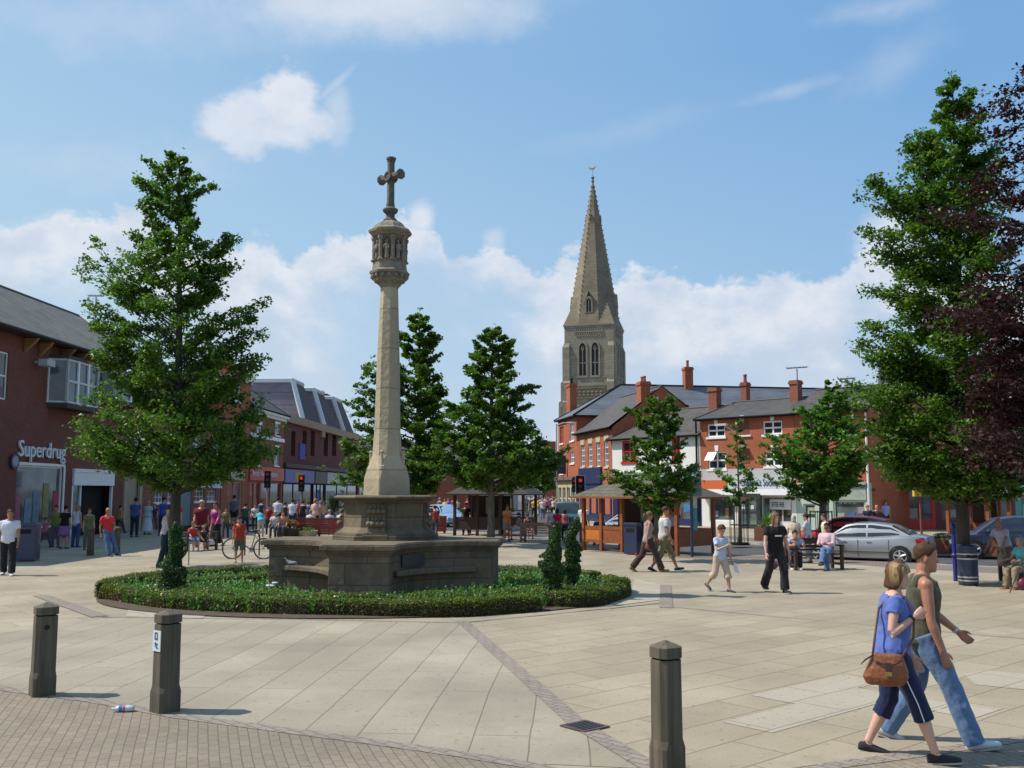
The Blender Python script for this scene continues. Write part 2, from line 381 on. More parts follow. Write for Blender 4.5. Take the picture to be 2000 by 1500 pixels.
# road polylines (near kerb and far kerb)
near=[(30,14),(22,22.5),G(1850,1103),G(1660,1090),G(1400,1083),G(1290,1076),(6.2,38.2),(3.2,43.5),(0.9,50),(-3.0,54.5),(-9,57),(-14,60)]
far_=[(38,19),(27,26),G(1900,1078),G(1740,1070),G(1485,1060),G(1400,1052),G(1250,1040),(5.2,52),(4.6,60),(4.3,76),(4,110),(4,220)]
left_=[(-6,220),(-5,110),(-4.4,80),(-7,67),(-14,66)]
roadpoly=near+left_[::-1]+far_[::-1]
sheet('road',roadpoly,-.11,M_road)
# plaza pavement (everything on the near side of the near kerb) and far pavements, raised a kerb above the road
sheet('plaza_paving',[(-40,-20),(30,-20)]+near+[(-14,60),(-40,62)],0,M_plaza)
sheet('far_pavement',far_+[(60,220),(60,19)],0,M_plaza)
sheet('far_left_pavement',left_+[(-40,66),(-40,220)],0,M_plaza)
def kerb(name,line,side=1):
    mb=MB(); n=len(line)
    for i in range(n-1):
        a=Vector(line[i]); b=Vector(line[i+1]); d=(b-a).normalized(); nn=Vector((-d.y,d.x))*side
        p=[a,b,b+nn*.16,a+nn*.16]
        if side<0: p=p[::-1]
        mb.prism([(q.x,q.y) for q in p],-.128,.006)
    return tag(mb.build(name,M_kerb),kind='structure')
kerb('kerb',near,-1); kerb('kerb',far_,-1); kerb('kerb',left_,-1)
# yellow lines
M_yel=plain('yellow road paint',(.55,.38,.10),rough=.8,var=.4,scale=5,bmp=0)
def curve_off(line,o):
    r=[]
    n=len(line)
    for i,p in enumerate(line):
        p=Vector(p)
        d1=(p-Vector(line[i-1])).normalized() if i>0 else None; d2=(Vector(line[i+1])-p).normalized() if i<n-1 else None
        if d1 is None: d1=d2
        if d2 is None: d2=d1
        d=(d1+d2).normalized(); nn=Vector((-d.y,d.x)); k=1/max(.5,nn.dot(Vector((-d1.y,d1.x)))); q=p+nn*o*k; r.append((q.x,q.y))
    return r
def offline(line,o0,o1,z,name,mat):
    a=curve_off(line,o0); b=curve_off(line,o1); n=len(a)
    mb=MB(); mb.add([(p[0],p[1],z) for p in a+b],[(i,i+1,n+i+1,n+i) for i in range(n-1)])
    o=mb.build(name,mat)
    if o.data.polygons[0].normal.z<0: o.data.flip_normals()
    return tag(o,kind='structure')
offline(near[1:9],-.28,-.36,-.105,'road_marking',M_yel); offline(near[1:9],-.48,-.56,-.105,'road_marking',M_yel)
offline(far_[1:9],.35,.43,-.105,'road_marking',M_yel)
# pinkish sett margin along the near kerb on the plaza side
offline(near[1:9],.16,2.3,.004,'kerb_margin',M_pink)
offline(far_[1:8],-.16,-2.0,.004,'kerb_margin',M_pink)
# front boundary curve of the clay pavers
front=[(-26,21.5),(-14,15.2),G(-260,1300),G(0,1350),G(170,1372),G(340,1404),G(520,1428),G(700,1452),G(870,1476),G(1030,1502),(.9,7.55),(1.6,7.45),G(1640,1502),G(1800,1480),G(2000,1450),(7.5,10.2),(14,15)]
sheet('brick_paving',[(-26,-20)]+front+[(14,-20)],.004,M_brick)
offline(front,.0,.17,.008,'edging_strip',M_strip)
E=lambda *p:[G(*q) for q in p]
# left sector, right sector (kept above the plaza sheet; they meet at the sett strip)
sheet('paving_sector',[front[1]]+front[2:10]+E((1270,1500),(1130,1420),(905,1216),(600,1211),(250,1207),(190,1207),(0,1238),(-400,1303)),.004,M_left) if False else None
fo=curve_off(front,.172)
lp=[fo[2],fo[3],fo[4],fo[5],fo[6],fo[7],fo[8],fo[9]]+E((1262,1502),(1126,1421),(903,1217),(600,1211),(250,1207),(190,1207),(0,1238),(-300,1287))
sheet('paving_sector',lp,.004,M_left)
rp=E((907,1216),(1134,1420),(1276,1500))+[(1.6,7.9),fo[12],fo[13],fo[14],fo[15],(9.5,17)]+E((2100,1262),(1700,1222),(1310,1187),(1170,1190),(1060,1203))
sheet('paving_sector',rp,.004,M_right)
def strip(name,pts,w,z,mat): return offline(pts,-w/2,w/2,z,name,mat)
strip('sett_strip',E((903,1214),(1130,1416),(1290,1512)),.2,.012,M_strip)
strip('sett_strip',E((78,1163),(195,1205)),.3,.012,M_strip)
strip('sett_strip',E((1300,1143),(1301,1188)),.26,.012,M_strip)
strip('sett_strip',E((905,1217),(1170,1191),(1312,1176)),.06,.013,M_strip)
strip('sett_strip',E((195,1206),(600,1211),(905,1217)),.06,.013,M_strip)
strip('sett_strip',E((1312,1186),(1700,1222),(2050,1252)),.035,.012,M_strip)
M_pale=slabmat('pale slabs',((.39,.335,.26),(.37,.315,.24)),(.24,.20,.155),R(-41),1.25,.56,.012,.1,blotch=.15)
sheet('paving_patch',[(3.0+q[0]*math.cos(R(41))-q[1]*math.sin(R(41)),10.6+q[0]*math.sin(R(41))+q[1]*math.cos(R(41))) for q in ((-1.25,-.56),(.62,-.56),(.62,-1.12),(1.25,-1.12),(1.25,0),(1.87,0),(1.87,.56),(0,.56),(0,0),(-1.25,0))],.008,M_pale)
sheet('paving_patch',E((250,1192),(413,1196),(395,1208),(245,1205)),.008,M_pale)
sheet('paving_patch',E((1882,1318),(1930,1310),(2060,1325),(2060,1355),(1905,1338)),.008,M_pale)
sheet('paving_patch',E((1820,1390),(1890,1375),(1960,1385),(1900,1405)),.008,M_pale)
sheet('paving_patch',E((1232,1160),(1240,1130),(1292,1143),(1292,1172),(1180,1186)),.008,M_pale)
# soil under the planting bed
CX,CY=-3.18,21.65; RX,RY=5.8,4.35
M_soil=plain('soil',(.10,.07,.045),rough=.95,var=.4,scale=8,bmp=.8)
hedge_px=[(180,1162),(212,1172),(260,1183),(330,1192),(450,1198),(600,1203),(760,1206),(880,1207),(960,1203),(1065,1193)]
sheet('planting_bed_soil',[(CX+(RX-.15)*math.cos(t),CY+(RY-.15)*math.sin(t)) for t in [2*math.pi*i/48 for i in range(48)]],.02,M_soil)
# drain cover
dr=empty('drain_cover',gnd(1142,1421),R(40),'rusty square drain cover set in the sett strip beside the near right bollard','drain cover')
mb=MB(); mb.box(-.17,.17,-.17,.17,.010,.020); mb.build('frame',plain('rusty iron',(.12,.07,.055),rough=.7,var=.5,scale=10),dr)
mb=MB()
for i in range(6): mb.box(-.13,.13,-.125+i*.045,-.10+i*.045,.021,.026)
mb.build('grate',plain('dark iron',(.05,.04,.045),rough=.6),dr)

# ================================================================= MONUMENT
MX,MY=xat(755,960,21.6),21.6
ZM=lambda py: zat(755,py,MY)
ZF=lambda py,Y: zat(755,py,Y)
M_st=stonemat('weathered sandstone',(.20,.155,.10),(.10,.078,.05),lichen=.3,course=.42,blk=.9)
M_st2=stonemat('pale shaft stone',(.46,.385,.265),(.33,.275,.19),lichen=.12,course=.9,blk=3)
M_st3=stonemat('grey carved stone',(.30,.255,.19),(.15,.125,.095),lichen=.3,joint=False,scale=3)
M_st4=stonemat('dark lichened stone',(.17,.155,.13),(.075,.072,.065),lichen=.5,joint=False,scale=4)
mon=empty('market_cross',(MX,MY,0),R(-5),'tall sandstone cross on an octagonal plinth and bench podium inside the hedge ring','monument')
def rotp(p,k): a=k*math.pi/2; return (p[0]*math.cos(a)-p[1]*math.sin(a),p[0]*math.sin(a)+p[1]*math.cos(a))
def podpoly(Ro,hw,dep,bulge,ins=0):
    """four piers at -y,+x,+y,-x with concave bays between"""
    pts=[]
    for k in range(4):
        loc=[(-hw,-Ro),(hw,-Ro),(hw,-(Ro-dep))]
        a=Vector((hw,-(Ro-dep))); b=Vector((Ro-dep,-hw))
        for i in range(1,10):
            t=i/10; p=a.lerp(b,t); nin=Vector((-1,1)).normalized(); q=p+nin*bulge*math.sin(math.pi*t); loc.append((q.x,q.y))
        loc.append((Ro-dep,-hw))
        pts+= [rotp(p,k) for p in loc]
    return pts
Z0=1.19
def scalepoly(p,f,add=0): 
    r=[]
    n=len(p)
    for i in range(n):
        a=Vector(p[i-1]); b=Vector(p[i]); c=Vector(p[(i+1)%n])
        n1=(b-a).normalized(); n2=(c-b).normalized(); m=Vector((n1.y+n2.y,-n1.x-n2.x))
        m=m/max(.35,m.length_squared)*2 if m.length>0 else m
        # offset distance 'add' along mitre
        q=b+m*add*.5*1.0 if False else b+Vector((n1.y+n2.y,-n1.x-n2.x)).normalized()*add*min(1.4,1/max(.5,Vector((n1.y+n2.y,-n1.x-n2.x)).length/2))
        r.append((q.x,q.y))
    return r
pod=podpoly(2.42,.60,.42,.34)
mb=MB(); mb.prism(scalepoly(pod,1,.05),0,.14); mb.prism(pod,.14,Z0-.17)
mb.build('podium',M_st,mon,bevel=.01)
mb=MB(); mb.prism(scalepoly(pod,1,.04),Z0-.20,Z0-.15); mb.prism(scalepoly(pod,1,.09),Z0-.15,Z0-.10); mb.prism(scalepoly(pod,1,.15),Z0-.10,Z0-.005); mb.prism(scalepoly(pod,1,.12),Z0-.005,Z0+.015)
mb.build('coping',M_st,mon,bevel=.015)
for k in range(4):
    mb=MB(); a=Vector((.60,-(2.0))); b=Vector((2.0,-.60)); P=[]
    for i in range(9):
        t=i/8; p=a.lerp(b,t); nin=Vector((-1,1)).normalized(); q=p+nin*.33*math.sin(math.pi*t); P.append((q.x,q.y))
    Q=[]
    for i in range(9):
        t=i/8; p=b.lerp(a,t); nout=Vector((1,-1)).normalized(); q=p+nout*(.14-.22*math.sin(math.pi*t)); Q.append((q.x,q.y))
    poly=[rotp(p,k) for p in P+Q][::-1]
    mb.prism(poly,.555,.665); mb.build('bench_seat',M_st,mon,bevel=.02)
# slate plaques
M_plaque=plain('grey slate plaque',(.25,.27,.24),rough=.5,var=.2,scale=10,bmp=.05)
M_plaq2=plain('dark slate plaque',(.05,.055,.06),rough=.35,var=.2,scale=10,bmp=.05)
def bayframe(k,t,dist,wd,z0,z1,mat):
    a=Vector((.60,-2.0)); b=Vector((2.0,-.60)); nin=Vector((-1,1)).normalized()
    p0=a.lerp(b,t-wd)+nin*(.34*math.sin(math.pi*(t-wd))-dist); p1=a.lerp(b,t+wd)+nin*(.34*math.sin(math.pi*(t+wd))-dist)
    p0=rotp(p0,k); p1=rotp(p1,k); d=(Vector(p1)-Vector(p0)); nn=Vector((d.y,-d.x)).normalized()*.02
    mb=MB(); mb.prism([(p0[0]+nn.x,p0[1]+nn.y),(p1[0]+nn.x,p1[1]+nn.y),(p1[0]-nn.x,p1[1]-nn.y),(p0[0]-nn.x,p0[1]-nn.y)],z0,z1)
    return mb.build('plaque',mat,mon)
bayframe(3,.80,.02,.14,.68,.98,M_plaque); bayframe(0,.30,.03,.17,.72,.96,M_plaq2)
# plinth: octagon with four scrolled buttresses
def octa(r,rot=0): return [(r*math.cos(R(22.5)+rot+i*math.pi/4)/math.cos(R(22.5)),r*math.sin(R(22.5)+rot+i*math.pi/4)/math.cos(R(22.5))) for i in range(8)]
ZP=ZM(968); zb=Z0+.015
mb=MB(); mb.prism(octa(1.08),zb,zb+.09); mb.prism(octa(1.02),zb+.09,zb+.15)
rs=[]
for r,z in ((.98,zb+.15),(.90,zb+.22),(.86,zb+.26),(.86,ZP-.17)): rs.append([(x,y,z) for x,y in octa(r)])
mb.rings(rs); mb.build('plinth',M_st,mon,bevel=.008)
mb=MB()
rs=[[(x,y,z) for x,y in octa(r)] for r,z in ((.86,ZP-.17),(.92,ZP-.12),(.97,ZP-.08),(1.05,ZP-.07),(1.07,ZP-.04),(1.05,ZP-.01),(1.0,ZP+.01))]
mb.rings(rs); mb.build('plinth_cap',M_st,mon,bevel=.006)
for k in range(4):
    o=empty('scroll_buttress',(0,0,0),k*math.pi/2); o.parent=mon
    mb=MB(); y0=-1.0
    mb.box(-.27,.27,-1.10,-.86,zb+.005,zb+.12)
    mb.box(-.24,.24,-1.05,-.86,zb+.12,zb+.17)
    prof=[(-1.0,zb+.17),(-.96,zb+.30),(-.97,zb+.40),(-.92,zb+.52),(-.93,zb+.62),(-.88,ZP-.17)]
    rs=[[(-.19,-.80,z),(.19,-.80,z),(.19,y,z),(-.19,y,z)] for y,z in prof]; mb.rings([r[::-1] for r in rs])
    mb.build('buttress_body',M_st,o,bevel=.01)
    mb=MB()
    for z,y,rr in ((zb+.34,-1.0,.055),(zb+.60,-.955,.04)):
        mb.tube([(-.20,y,z),(.20,y,z)],[rr,rr],10)
        for i in range(4): mb.ball((-.15+i*.10,y-.03,z+.01),(.045,.04,.05),8,6)
    for i in range(5): mb.ball((-.16+i*.08,-.955-.02,zb+.46),(.035,.03,.05),8,6)
    for i in range(4): mb.ball((-.12+i*.08,-.93,zb+.70),(.03,.025,.04),8,5)
    mb.build('carved_scroll',M_st,o,smooth=True)
# shaft with stop-chamfered base
z1=ZP+.01
def sq8(h,c):  # square half-width h with chamfer c
    return [(h,-h+c),(h,h-c),(h-c,h),(-h+c,h),(-h,h-c),(-h,-h+c),(-h+c,-h),(h-c,-h)]
SH=[(.385,.02,z1),(.375,.02,ZM(935)),(.345,.05,ZM(918)),(.335,.08,ZM(912)),(.285,.13,ZM(890)),(.272,.135,ZM(860)),(.262,.14,ZM(845)),(.238,.135,ZM(720)),(.18,.105,ZM(562))]
mb=MB(); rs=[[(x,y,z) for x,y in sq8(h,c)] for h,c,z in SH]; mb.rings(rs)
sh=mb.build('shaft',M_st2,mon)
sh.rotation_euler=(0,0,R(40))
mb=MB()
for k in range(4):
    mb=MB(); a=k*math.pi/2+R(40)+math.pi/4
    for z,r,rr in ((ZM(916),.395,.07),(ZM(912),.39,.055)): 
        mb.lathe([(rr*.6,z-.05),(rr,z-.015),(rr,z+.01),(rr*.55,z+.03)],8,(r*math.cos(a),r*math.sin(a)))
    mb.lathe([(.035,ZM(912)),(.03,ZM(885)),(.05,ZM(884)),(.045,ZM(882)),(.01,ZM(880))],8,(.375*math.cos(a),.375*math.sin(a)))
    mb.build('corner_stop',M_st2,mon)

# capital
mb=MB()
rs=[[(x,y,z) for x,y in octa(r)] for r,z in ((.19,ZM(563)),(.21,ZM(560)),(.25,ZM(557)),(.24,ZM(554)),(.33,ZM(550)),(.35,ZM(540)),(.42,ZM(537)),(.43,ZM(533)),(.37,ZM(529)),(.35,ZM(515)),(.38,ZM(512)))]
mb.rings(rs); 
for i in range(16):
    a=2*math.pi*i/16+R(11); mb.ball((.385*math.cos(a),.385*math.sin(a),ZM(542)),(.05,.05,.055),8,6)
    mb.ball((.31*math.cos(a+.2),.31*math.sin(a+.2),ZM(550)),(.045,.045,.035),8,6)
mb.build('capital',M_st3,mon,autos=30,smooth=True)
# lantern: core + corner posts + figures
mb=MB(); mb.prism(octa(.27),ZM(515),ZM(466))
for i in range(8):
    a=R(22.5)+i*math.pi/4; c=(.355*math.cos(a),.355*math.sin(a))
    mb.lathe([(.075,ZM(514)),(.08,ZM(511)),(.05,ZM(509)),(.05,ZM(475)),(.075,ZM(471)),(.075,ZM(466))],6,c,rot=a)
    b=a+math.pi/8
    # small pointed canopy above each niche
    x,y=.31*math.cos(b),.31*math.sin(b); t=(-math.sin(b),math.cos(b))
    z=ZM(470)
    mb.add([(x+t[0]*.12,y+t[1]*.12,z-.10),(x-t[0]*.12,y-t[1]*.12,z-.10),(x,y,z+.02),(x*1.1+t[0]*.12,y*1.1+t[1]*.12,z+.05),(x*1.1-t[0]*.12,y*1.1-t[1]*.12,z+.05)],[(0,2,3),(1,4,2),(2,4,3)])
mb.prism(octa(.345),ZM(468),ZM(463)); mb.build('lantern',M_st3,mon,bevel=.006)
for i in range(8):
    b=R(45)*i; 
    f=MB(); f.m=Matrix.Translation((.33*math.cos(b),.33*math.sin(b),ZM(511)))@Matrix.Rotation(b+math.pi/2,4,'Z')
    h=ZM(474)-ZM(511)
    f.lathe([(.055,0),(.06,.02),(.045,h*.25),(.05,h*.45),(.065,h*.62),(.07,h*.74),(.03,h*.8),(.02,h*.83)],9)
    f.ball((0,0,h*.91),(.035,.038,.045),8,6); f.ball((-.055,-.035,h*.6),(.02,.035,.05),6,5); f.ball((.05,-.045,h*.55),(.02,.035,.04),6,5); f.ball((.01,-.06,h*.45),(.018,.02,.06),6,5)
    f.build('niche_figure',M_st3,mon,smooth=True)
mb=MB()
rs=[[(x,y,z) for x,y in octa(r)] for r,z in ((.34,ZM(466)),(.38,ZM(464)),(.40,ZM(461)),(.455,ZM(457)),(.465,ZM(453)),(.44,ZM(451)),(.37,ZM(448)),(.34,ZM(444)),(.29,ZM(439)),(.22,ZM(435)),(.13,ZM(432)))]
mb.rings(rs); mb.build('domed_cap',M_st3,mon)
mb=MB(); mb.lathe([(.15,ZM(433)),(.17,ZM(431)),(.13,ZM(428)),(.10,ZM(425)),(.10,ZM(419)),(.13,ZM(417)),(.175,ZM(413)),(.18,ZM(410)),(.14,ZM(407)),(.09,ZM(405))],12)
mb.build('cross_base',M_st4,mon,smooth=True,autos=50)
cr=empty('cross',(0,0,0),R(-38)); cr.parent=mon
zc=ZM(346)
mb=MB()
oc=lambda r,z:[(r*math.cos(R(22.5)+i*math.pi/4),r*math.sin(R(22.5)+i*math.pi/4),z) for i in range(8)]
mb.rings([oc(r,z) for r,z in ((.10,ZM(407)),(.10,ZM(400)),(.09,ZM(395)),(.085,zc),(.085,ZM(318)),(.10,ZM(316)),(.085,ZM(314)),(.115,ZM(312)),(.12,ZM(309)),(.09,ZM(307.5)))])
ocx=lambda r,x:[(x,r*math.cos(R(22.5)+i*math.pi/4),zc+r*math.sin(R(22.5)+i*math.pi/4)) for i in range(8)]
mb.rings([ocx(r,x) for r,x in ((.10,-.37),(.12,-.36),(.12,-.31),(.085,-.27),(.08,0),(.085,.27),(.12,.31),(.12,.36),(.10,.37))])
mb.build('cross_shaft_and_arms',M_st4,cr)
mb=MB()
for s in (1,-1):
    n=14
    mb.rings([[(.115*math.cos(2*math.pi*i/n),s*.075,zc+.115*math.sin(2*math.pi*i/n)) for i in range(n)],[(.115*math.cos(2*math.pi*i/n),s*.12,zc+.115*math.sin(2*math.pi*i/n)) for i in range(n)],[(.08*math.cos(2*math.pi*i/n),s*.12,zc+.08*math.sin(2*math.pi*i/n)) for i in range(n)],[(.07*math.cos(2*math.pi*i/n),s*.10,zc+.07*math.sin(2*math.pi*i/n)) for i in range(n)]])
mb.build('boss',M_st4,cr)

# ================================================================= HEDGES
rng=np.random.default_rng(11)
def leafquads(P,size,nrm=None,up=.3,aspect=.55,jit=.35,droop=0):
    """rhombic leaves at points P (n,3) -> (n,4,3)"""
    n=len(P); s=size*(1+jit*rng.standard_normal(n)).clip(.45,1.8)
    a=rng.standard_normal((n,3)); a[:,2]=a[:,2]*.6-droop; a/=np.linalg.norm(a,axis=1)[:,None]
    b=rng.standard_normal((n,3)); b=b-(b*a).sum(1)[:,None]*a; 
    if nrm is not None:
        nn=nrm+.8*rng.standard_normal((n,3)); b=np.cross(a,nn)
    else:
        nn=rng.standard_normal((n,3)); nn[:,2]=np.abs(nn[:,2])+up; b=np.cross(a,nn)
    b/=np.linalg.norm(b,axis=1)[:,None]+1e-9
    c=np.cross(a,b)
    l=a*s[:,None]*.5; w_=b*s[:,None]*.5*aspect; k=c*s[:,None]*.06
    return np.stack([P-l,P+w_+k,P+l,P-w_+k],1)
M_box=leafmat('box hedge leaf',(.055,.085,.009),(.12,.165,.015),(.21,.25,.035),.32)
M_boxd=leafmat('brown hedge leaf',(.05,.035,.014),(.11,.07,.025),(.18,.115,.04),.2)
M_core=plain('hedge inside twigs',(.035,.03,.014),rough=.95,var=.5,scale=25,bmp=1)
def resample(pts,step):
    pts=[Vector(p) for p in pts]; out=[pts[0]]; 
    for i in range(len(pts)-1):
        a,b=pts[i],pts[i+1]; k=max(1,int((b-a).length/step))
        for j in range(1,k+1): out.append(a.lerp(b,j/k))
    return out
def smoothline(pts,it=2):
    for _ in range(it):
        q=[pts[0]]
        for i in range(len(pts)-1):
            a,b=Vector(pts[i]),Vector(pts[i+1]); q+= [tuple(a.lerp(b,.25)),tuple(a.lerp(b,.75))]
        q.append(pts[-1]); pts=q
    return pts
def hedge(pts,w,h,label,dens=3000,ls=.035,nm='box_hedge',brown=.3,group='clipped box hedges round the monument'):
    pts=resample(smoothline(pts),.18); n=len(pts)
    root=empty(nm,(pts[n//2].x,pts[n//2].y,0),0,label,'hedge',group)
    ox,oy=pts[n//2].x,pts[n//2].y
    rs=[];prof=[(-.5,0.02),(-.5,.45),(-.46,.85),(-.36,1),(0,1.02),(.36,1),(.46,.85),(.5,.45),(.5,0.02)]
    P=[];Nn=[];BR=[]
    for i,p in enumerate(pts):
        d=(pts[min(i+1,n-1)]-pts[max(i-1,0)]).normalized(); nn=Vector((-d.y,d.x)); e=1 if 0<i<n-1 else .8
        ring=[]
        wob=noise.noise(Vector((p.x*1.3,p.y*1.3,0)))*.14; wob2=noise.noise(Vector((p.x*1.6,p.y*1.6,9)))*.20
        for a,b in prof:
            q=p+nn*(a*(w-.05)*e*(1+wob*2)); k=noise.noise(Vector((q.x*4,q.y*4,b*3)))*.035
            ring.append((q.x-ox+nn.x*k,q.y-oy+nn.y*k,b*(h-.03)*(1+wob2)*(1 if e==1 else .9)))
        rs.append(ring)
    mb=MB(); mb.rings(rs); mb.build('hedge_core',M_core,root)
    A=np.array(rs) # n x 9 x 3
    # sample leaves over surface
    tot=int(dens*sum((pts[i+1]-pts[i]).length for i in range(n-1))*(2*h+w))
    I=rng.integers(0,n-1,tot); J=rng.choice(8,tot,p=np.array([.2,.14,.09,.12,.12,.09,.13,.11])/1.0); u=rng.random(tot)[:,None]; v=rng.random(tot)[:,None]
    Q=(A[I,J]*(1-u)*(1-v)+A[I+1,J]*u*(1-v)+A[I,J+1]*(1-u)*v+A[I+1,J+1]*u*v)
    c=np.array([[0,0,h*.5]]); mid=(A[I,0]+A[I,8])/2; nr=Q-mid-np.array([[0,0,h*.5]]); nr/=np.linalg.norm(nr,axis=1)[:,None]+1e-6
    Q=Q+nr*(rng.random(tot)[:,None]*.05-.008)
    # tufts
    Q[:,2]+= (rng.random(tot)<.05)*rng.random(tot)*.06*(Q[:,2]>h*.9)
    nz_=np.array([noise.noise(Vector((q[0]*1.8,q[1]*1.8,q[2]*3))) for q in Q[::8]]); nz_=np.repeat(nz_,8)[:tot] if len(nz_)*8>=tot else np.resize(np.repeat(nz_,8),tot)
    lowb=(Q[:,2]<h*.62)
    pb=np.where(lowb,brown*1.9,brown*.15)*(1+1.5*nz_)
    isb=rng.random(tot)<pb
    # bare patches low on the side: drop leaves
    keep=~(lowb & (rng.random(tot)<.35))
    fan_mesh('hedge_foliage',leafquads(Q[keep&~isb],ls,nr[keep&~isb]),None,M_box,root)
    fan_mesh('dead_foliage',leafquads(Q[keep&isb],ls,nr[keep&isb]),None,M_boxd,root)
    return root
def elp(a0,a1,rx,ry,n=24,cx=CX,cy=CY): return [(cx+rx*math.cos(R(a0+(a1-a0)*i/n)),cy+ry*math.sin(R(a0+(a1-a0)*i/n))) for i in range(n+1)]
def off_in(px):  # outer base edge pixel -> centreline .26 further in
    p=G(*px); d=Vector((CX-p[0],CY-p[1])).normalized(); return (p[0]+d.x*.27,p[1]+d.y*.27)
H1=[off_in(p) for p in hedge_px[1:]]
leftend=[(-8.55,20.95),(-8.72,21.4),(-8.6,22.1)]
hedge([(-8.45,20.75)]+H1,.50,.30,'outer hedge along the front edge of the planting bed, brown and twiggy at its foot',3400,brown=.5)
lobe=[off_in(p) for p in [(1052,1172),(1080,1181),(1130,1188),(1180,1184),(1218,1172)]]
hedge(lobe+[(2.32,21.4),(2.42,22.2),(2.2,23.1)],.50,.31,'curved outer hedge at the right end of the planting bed',2600)
hedge(leftend[:1]+leftend[1:]+elp(168,100,RX-.27,RY-.27,14),.5,.36,'outer hedge along the back left edge of the planting bed',1500)
hedge(elp(88,22,RX-.27,RY-.27,14),.5,.36,'outer hedge along the back right edge of the planting bed, behind the leaning topiaries',1500)
hedge(elp(196,280,RX-1.45,RY-1.35,14),.40,.33,'inner hedge just in front of the podium, running parallel to the front edge',2200,brown=.1)
hedge(elp(280,335,RX-1.25,RY-1.35,10)+[(2.0,20.2)],.40,.32,'inner hedge curving out to the right of the podium front',2200,brown=.1)
hedge([(-8.0,21.6),(-7.3,21.9),(-6.4,22.2),(-5.7,22.9)],.40,.34,'short inner hedge to the left of the podium, by the single topiary',2000,brown=.1)
hedge([(-.1,22.5),(.5,22.2),(1.1,22.6),(1.5,23.3)],.40,.34,'short inner hedge right behind the podium corner',1800,brown=.1)
# bedding plants: upright grey-green spikes with pale yellow flowers
def spikes(region,n,label,hh=.28):
    base=[]; 
    while len(base)<n:
        a=rng.random()*2*math.pi; r=math.sqrt(rng.random()); x=CX+(RX-.6)*r*math.cos(a); y=CY+(RY-.6)*r*math.sin(a)
        if region(x,y) and abs(x-MX)+abs(y-MY)>3.0: base.append((x,y))
    B=np.array(base); P=[];NR=[]; V=[]
    for (x,y) in B:
        h=hh*(.6+.6*rng.random()); m=int(16); t=rng.random(m); ang=rng.random(m)*6.28
        r=.05*(1-t)+.015; c=np.stack([x+r*np.cos(ang),y+r*np.sin(ang),.03+t*h],1)
        d=np.stack([np.cos(ang)*.6,np.sin(ang)*.6,np.ones(m)*.9],1); d/=np.linalg.norm(d,axis=1)[:,None]
        s=np.stack([-np.sin(ang),np.cos(ang),np.zeros(m)],1); l=.075*(1-.4*t)[:,None]; w_=.016
        V.append(np.stack([c,c+d*l*.5+s*w_,c+d*l,c+d*l*.5-s*w_],1))
    return B,np.concatenate(V)
M_spk=leafmat('grey green bedding leaf',(.045,.13,.035),(.08,.19,.05),(.14,.26,.07),.35)
M_flw=plain('pale yellow petals',(.62,.60,.30),rough=.6,bmp=0)
B,V=spikes(lambda x,y: True,3200,'')
o=fan_mesh('bedding_plants',V,None,M_spk); tag(o,'upright grey green bedding plants filling the bed between the box hedges','bedding plants',kind='stuff')
fp=[]
for i in range(0,len(B),34):
    for k in range(6): fp.append((B[i][0]+rng.normal()*.012,B[i][1]+rng.normal()*.012,.20+.02*k+rng.normal()*.01))
fl=fan_mesh('pale_flowers',leafquads(np.array(fp),.035,aspect=.9),None,M_flw); tag(fl,'scattered pale yellow flower spikes among the green bedding plants','flowers',kind='stuff')
# topiaries
M_top=leafmat('topiary leaf',(.018,.05,.012),(.035,.085,.02),(.08,.15,.035),.2)
def topiary(path,rad,label,n=9000,ls=.04,twist=1):
    path=[Vector(p) for p in path]; x0,y0=path[0].x,path[0].y
    root=empty('topiary',(x0,y0,0),0,label,'topiary')
    pp=[];rr=[]
    for i in range(len(path)-1):
        for j in range(4):
            t=j/4; pp.append(path[i].lerp(path[i+1],t)-Vector((x0,y0,0))); t2=t*t*(3-2*t); rr.append(rad[i]*(1-t2)+rad[i+1]*t2)
    pp.append(path[-1]-Vector((x0,y0,0))); rr.append(rad[-1])
    mb=MB(); mb.tube(pp,[r*.66 for r in rr],12); mb.build('topiary_core',M_core,root)
    P=[];NR=[]
    ar=np.array(rr); cum=ar/ar.sum(); I=rng.choice(len(pp)-1,n,p=(cum[:-1]/cum[:-1].sum())); t=rng.random(n)
    A=np.array(pp); C=A[I]*(1-t)[:,None]+A[I+1]*t[:,None]; rad_=ar[I]*(1-t)+ar[I+1]*t
    dr=rng.standard_normal((n,3)); ax=A[I+1]-A[I]; ax/=np.linalg.norm(ax,axis=1)[:,None]; dr-=(dr*ax).sum(1)[:,None]*ax; dr/=np.linalg.norm(dr,axis=1)[:,None]
    lump=np.array([noise.noise(Vector(C[i]*5+dr[i]*1.2)) for i in range(n)])*.14
    phi=np.arctan2(dr[:,1],dr[:,0]); tw_=.20*twist*np.sin(phi+C[:,2]*13)
    Q=C+dr*(rad_*(.90+lump+tw_)+.03*rng.random(n))[:,None]
    fan_mesh('topiary_foliage',leafquads(Q,ls,dr),None,M_top,root)
def tp(px,py,Y): return tuple(at(px,py,Y))
Y=19.9
topiary([(*tp(338,1150,Y)[:2],0),tp(338,1135,Y),tp(334,1112,Y),tp(341,1090,Y),tp(347,1070,Y),tp(344,1052,Y),tp(343,1035,Y),tp(343,1020,Y)],[.21,.27,.24,.13,.16,.11,.12,.03],'single lumpy topiary column in front of the big left tree')
Y=19.6
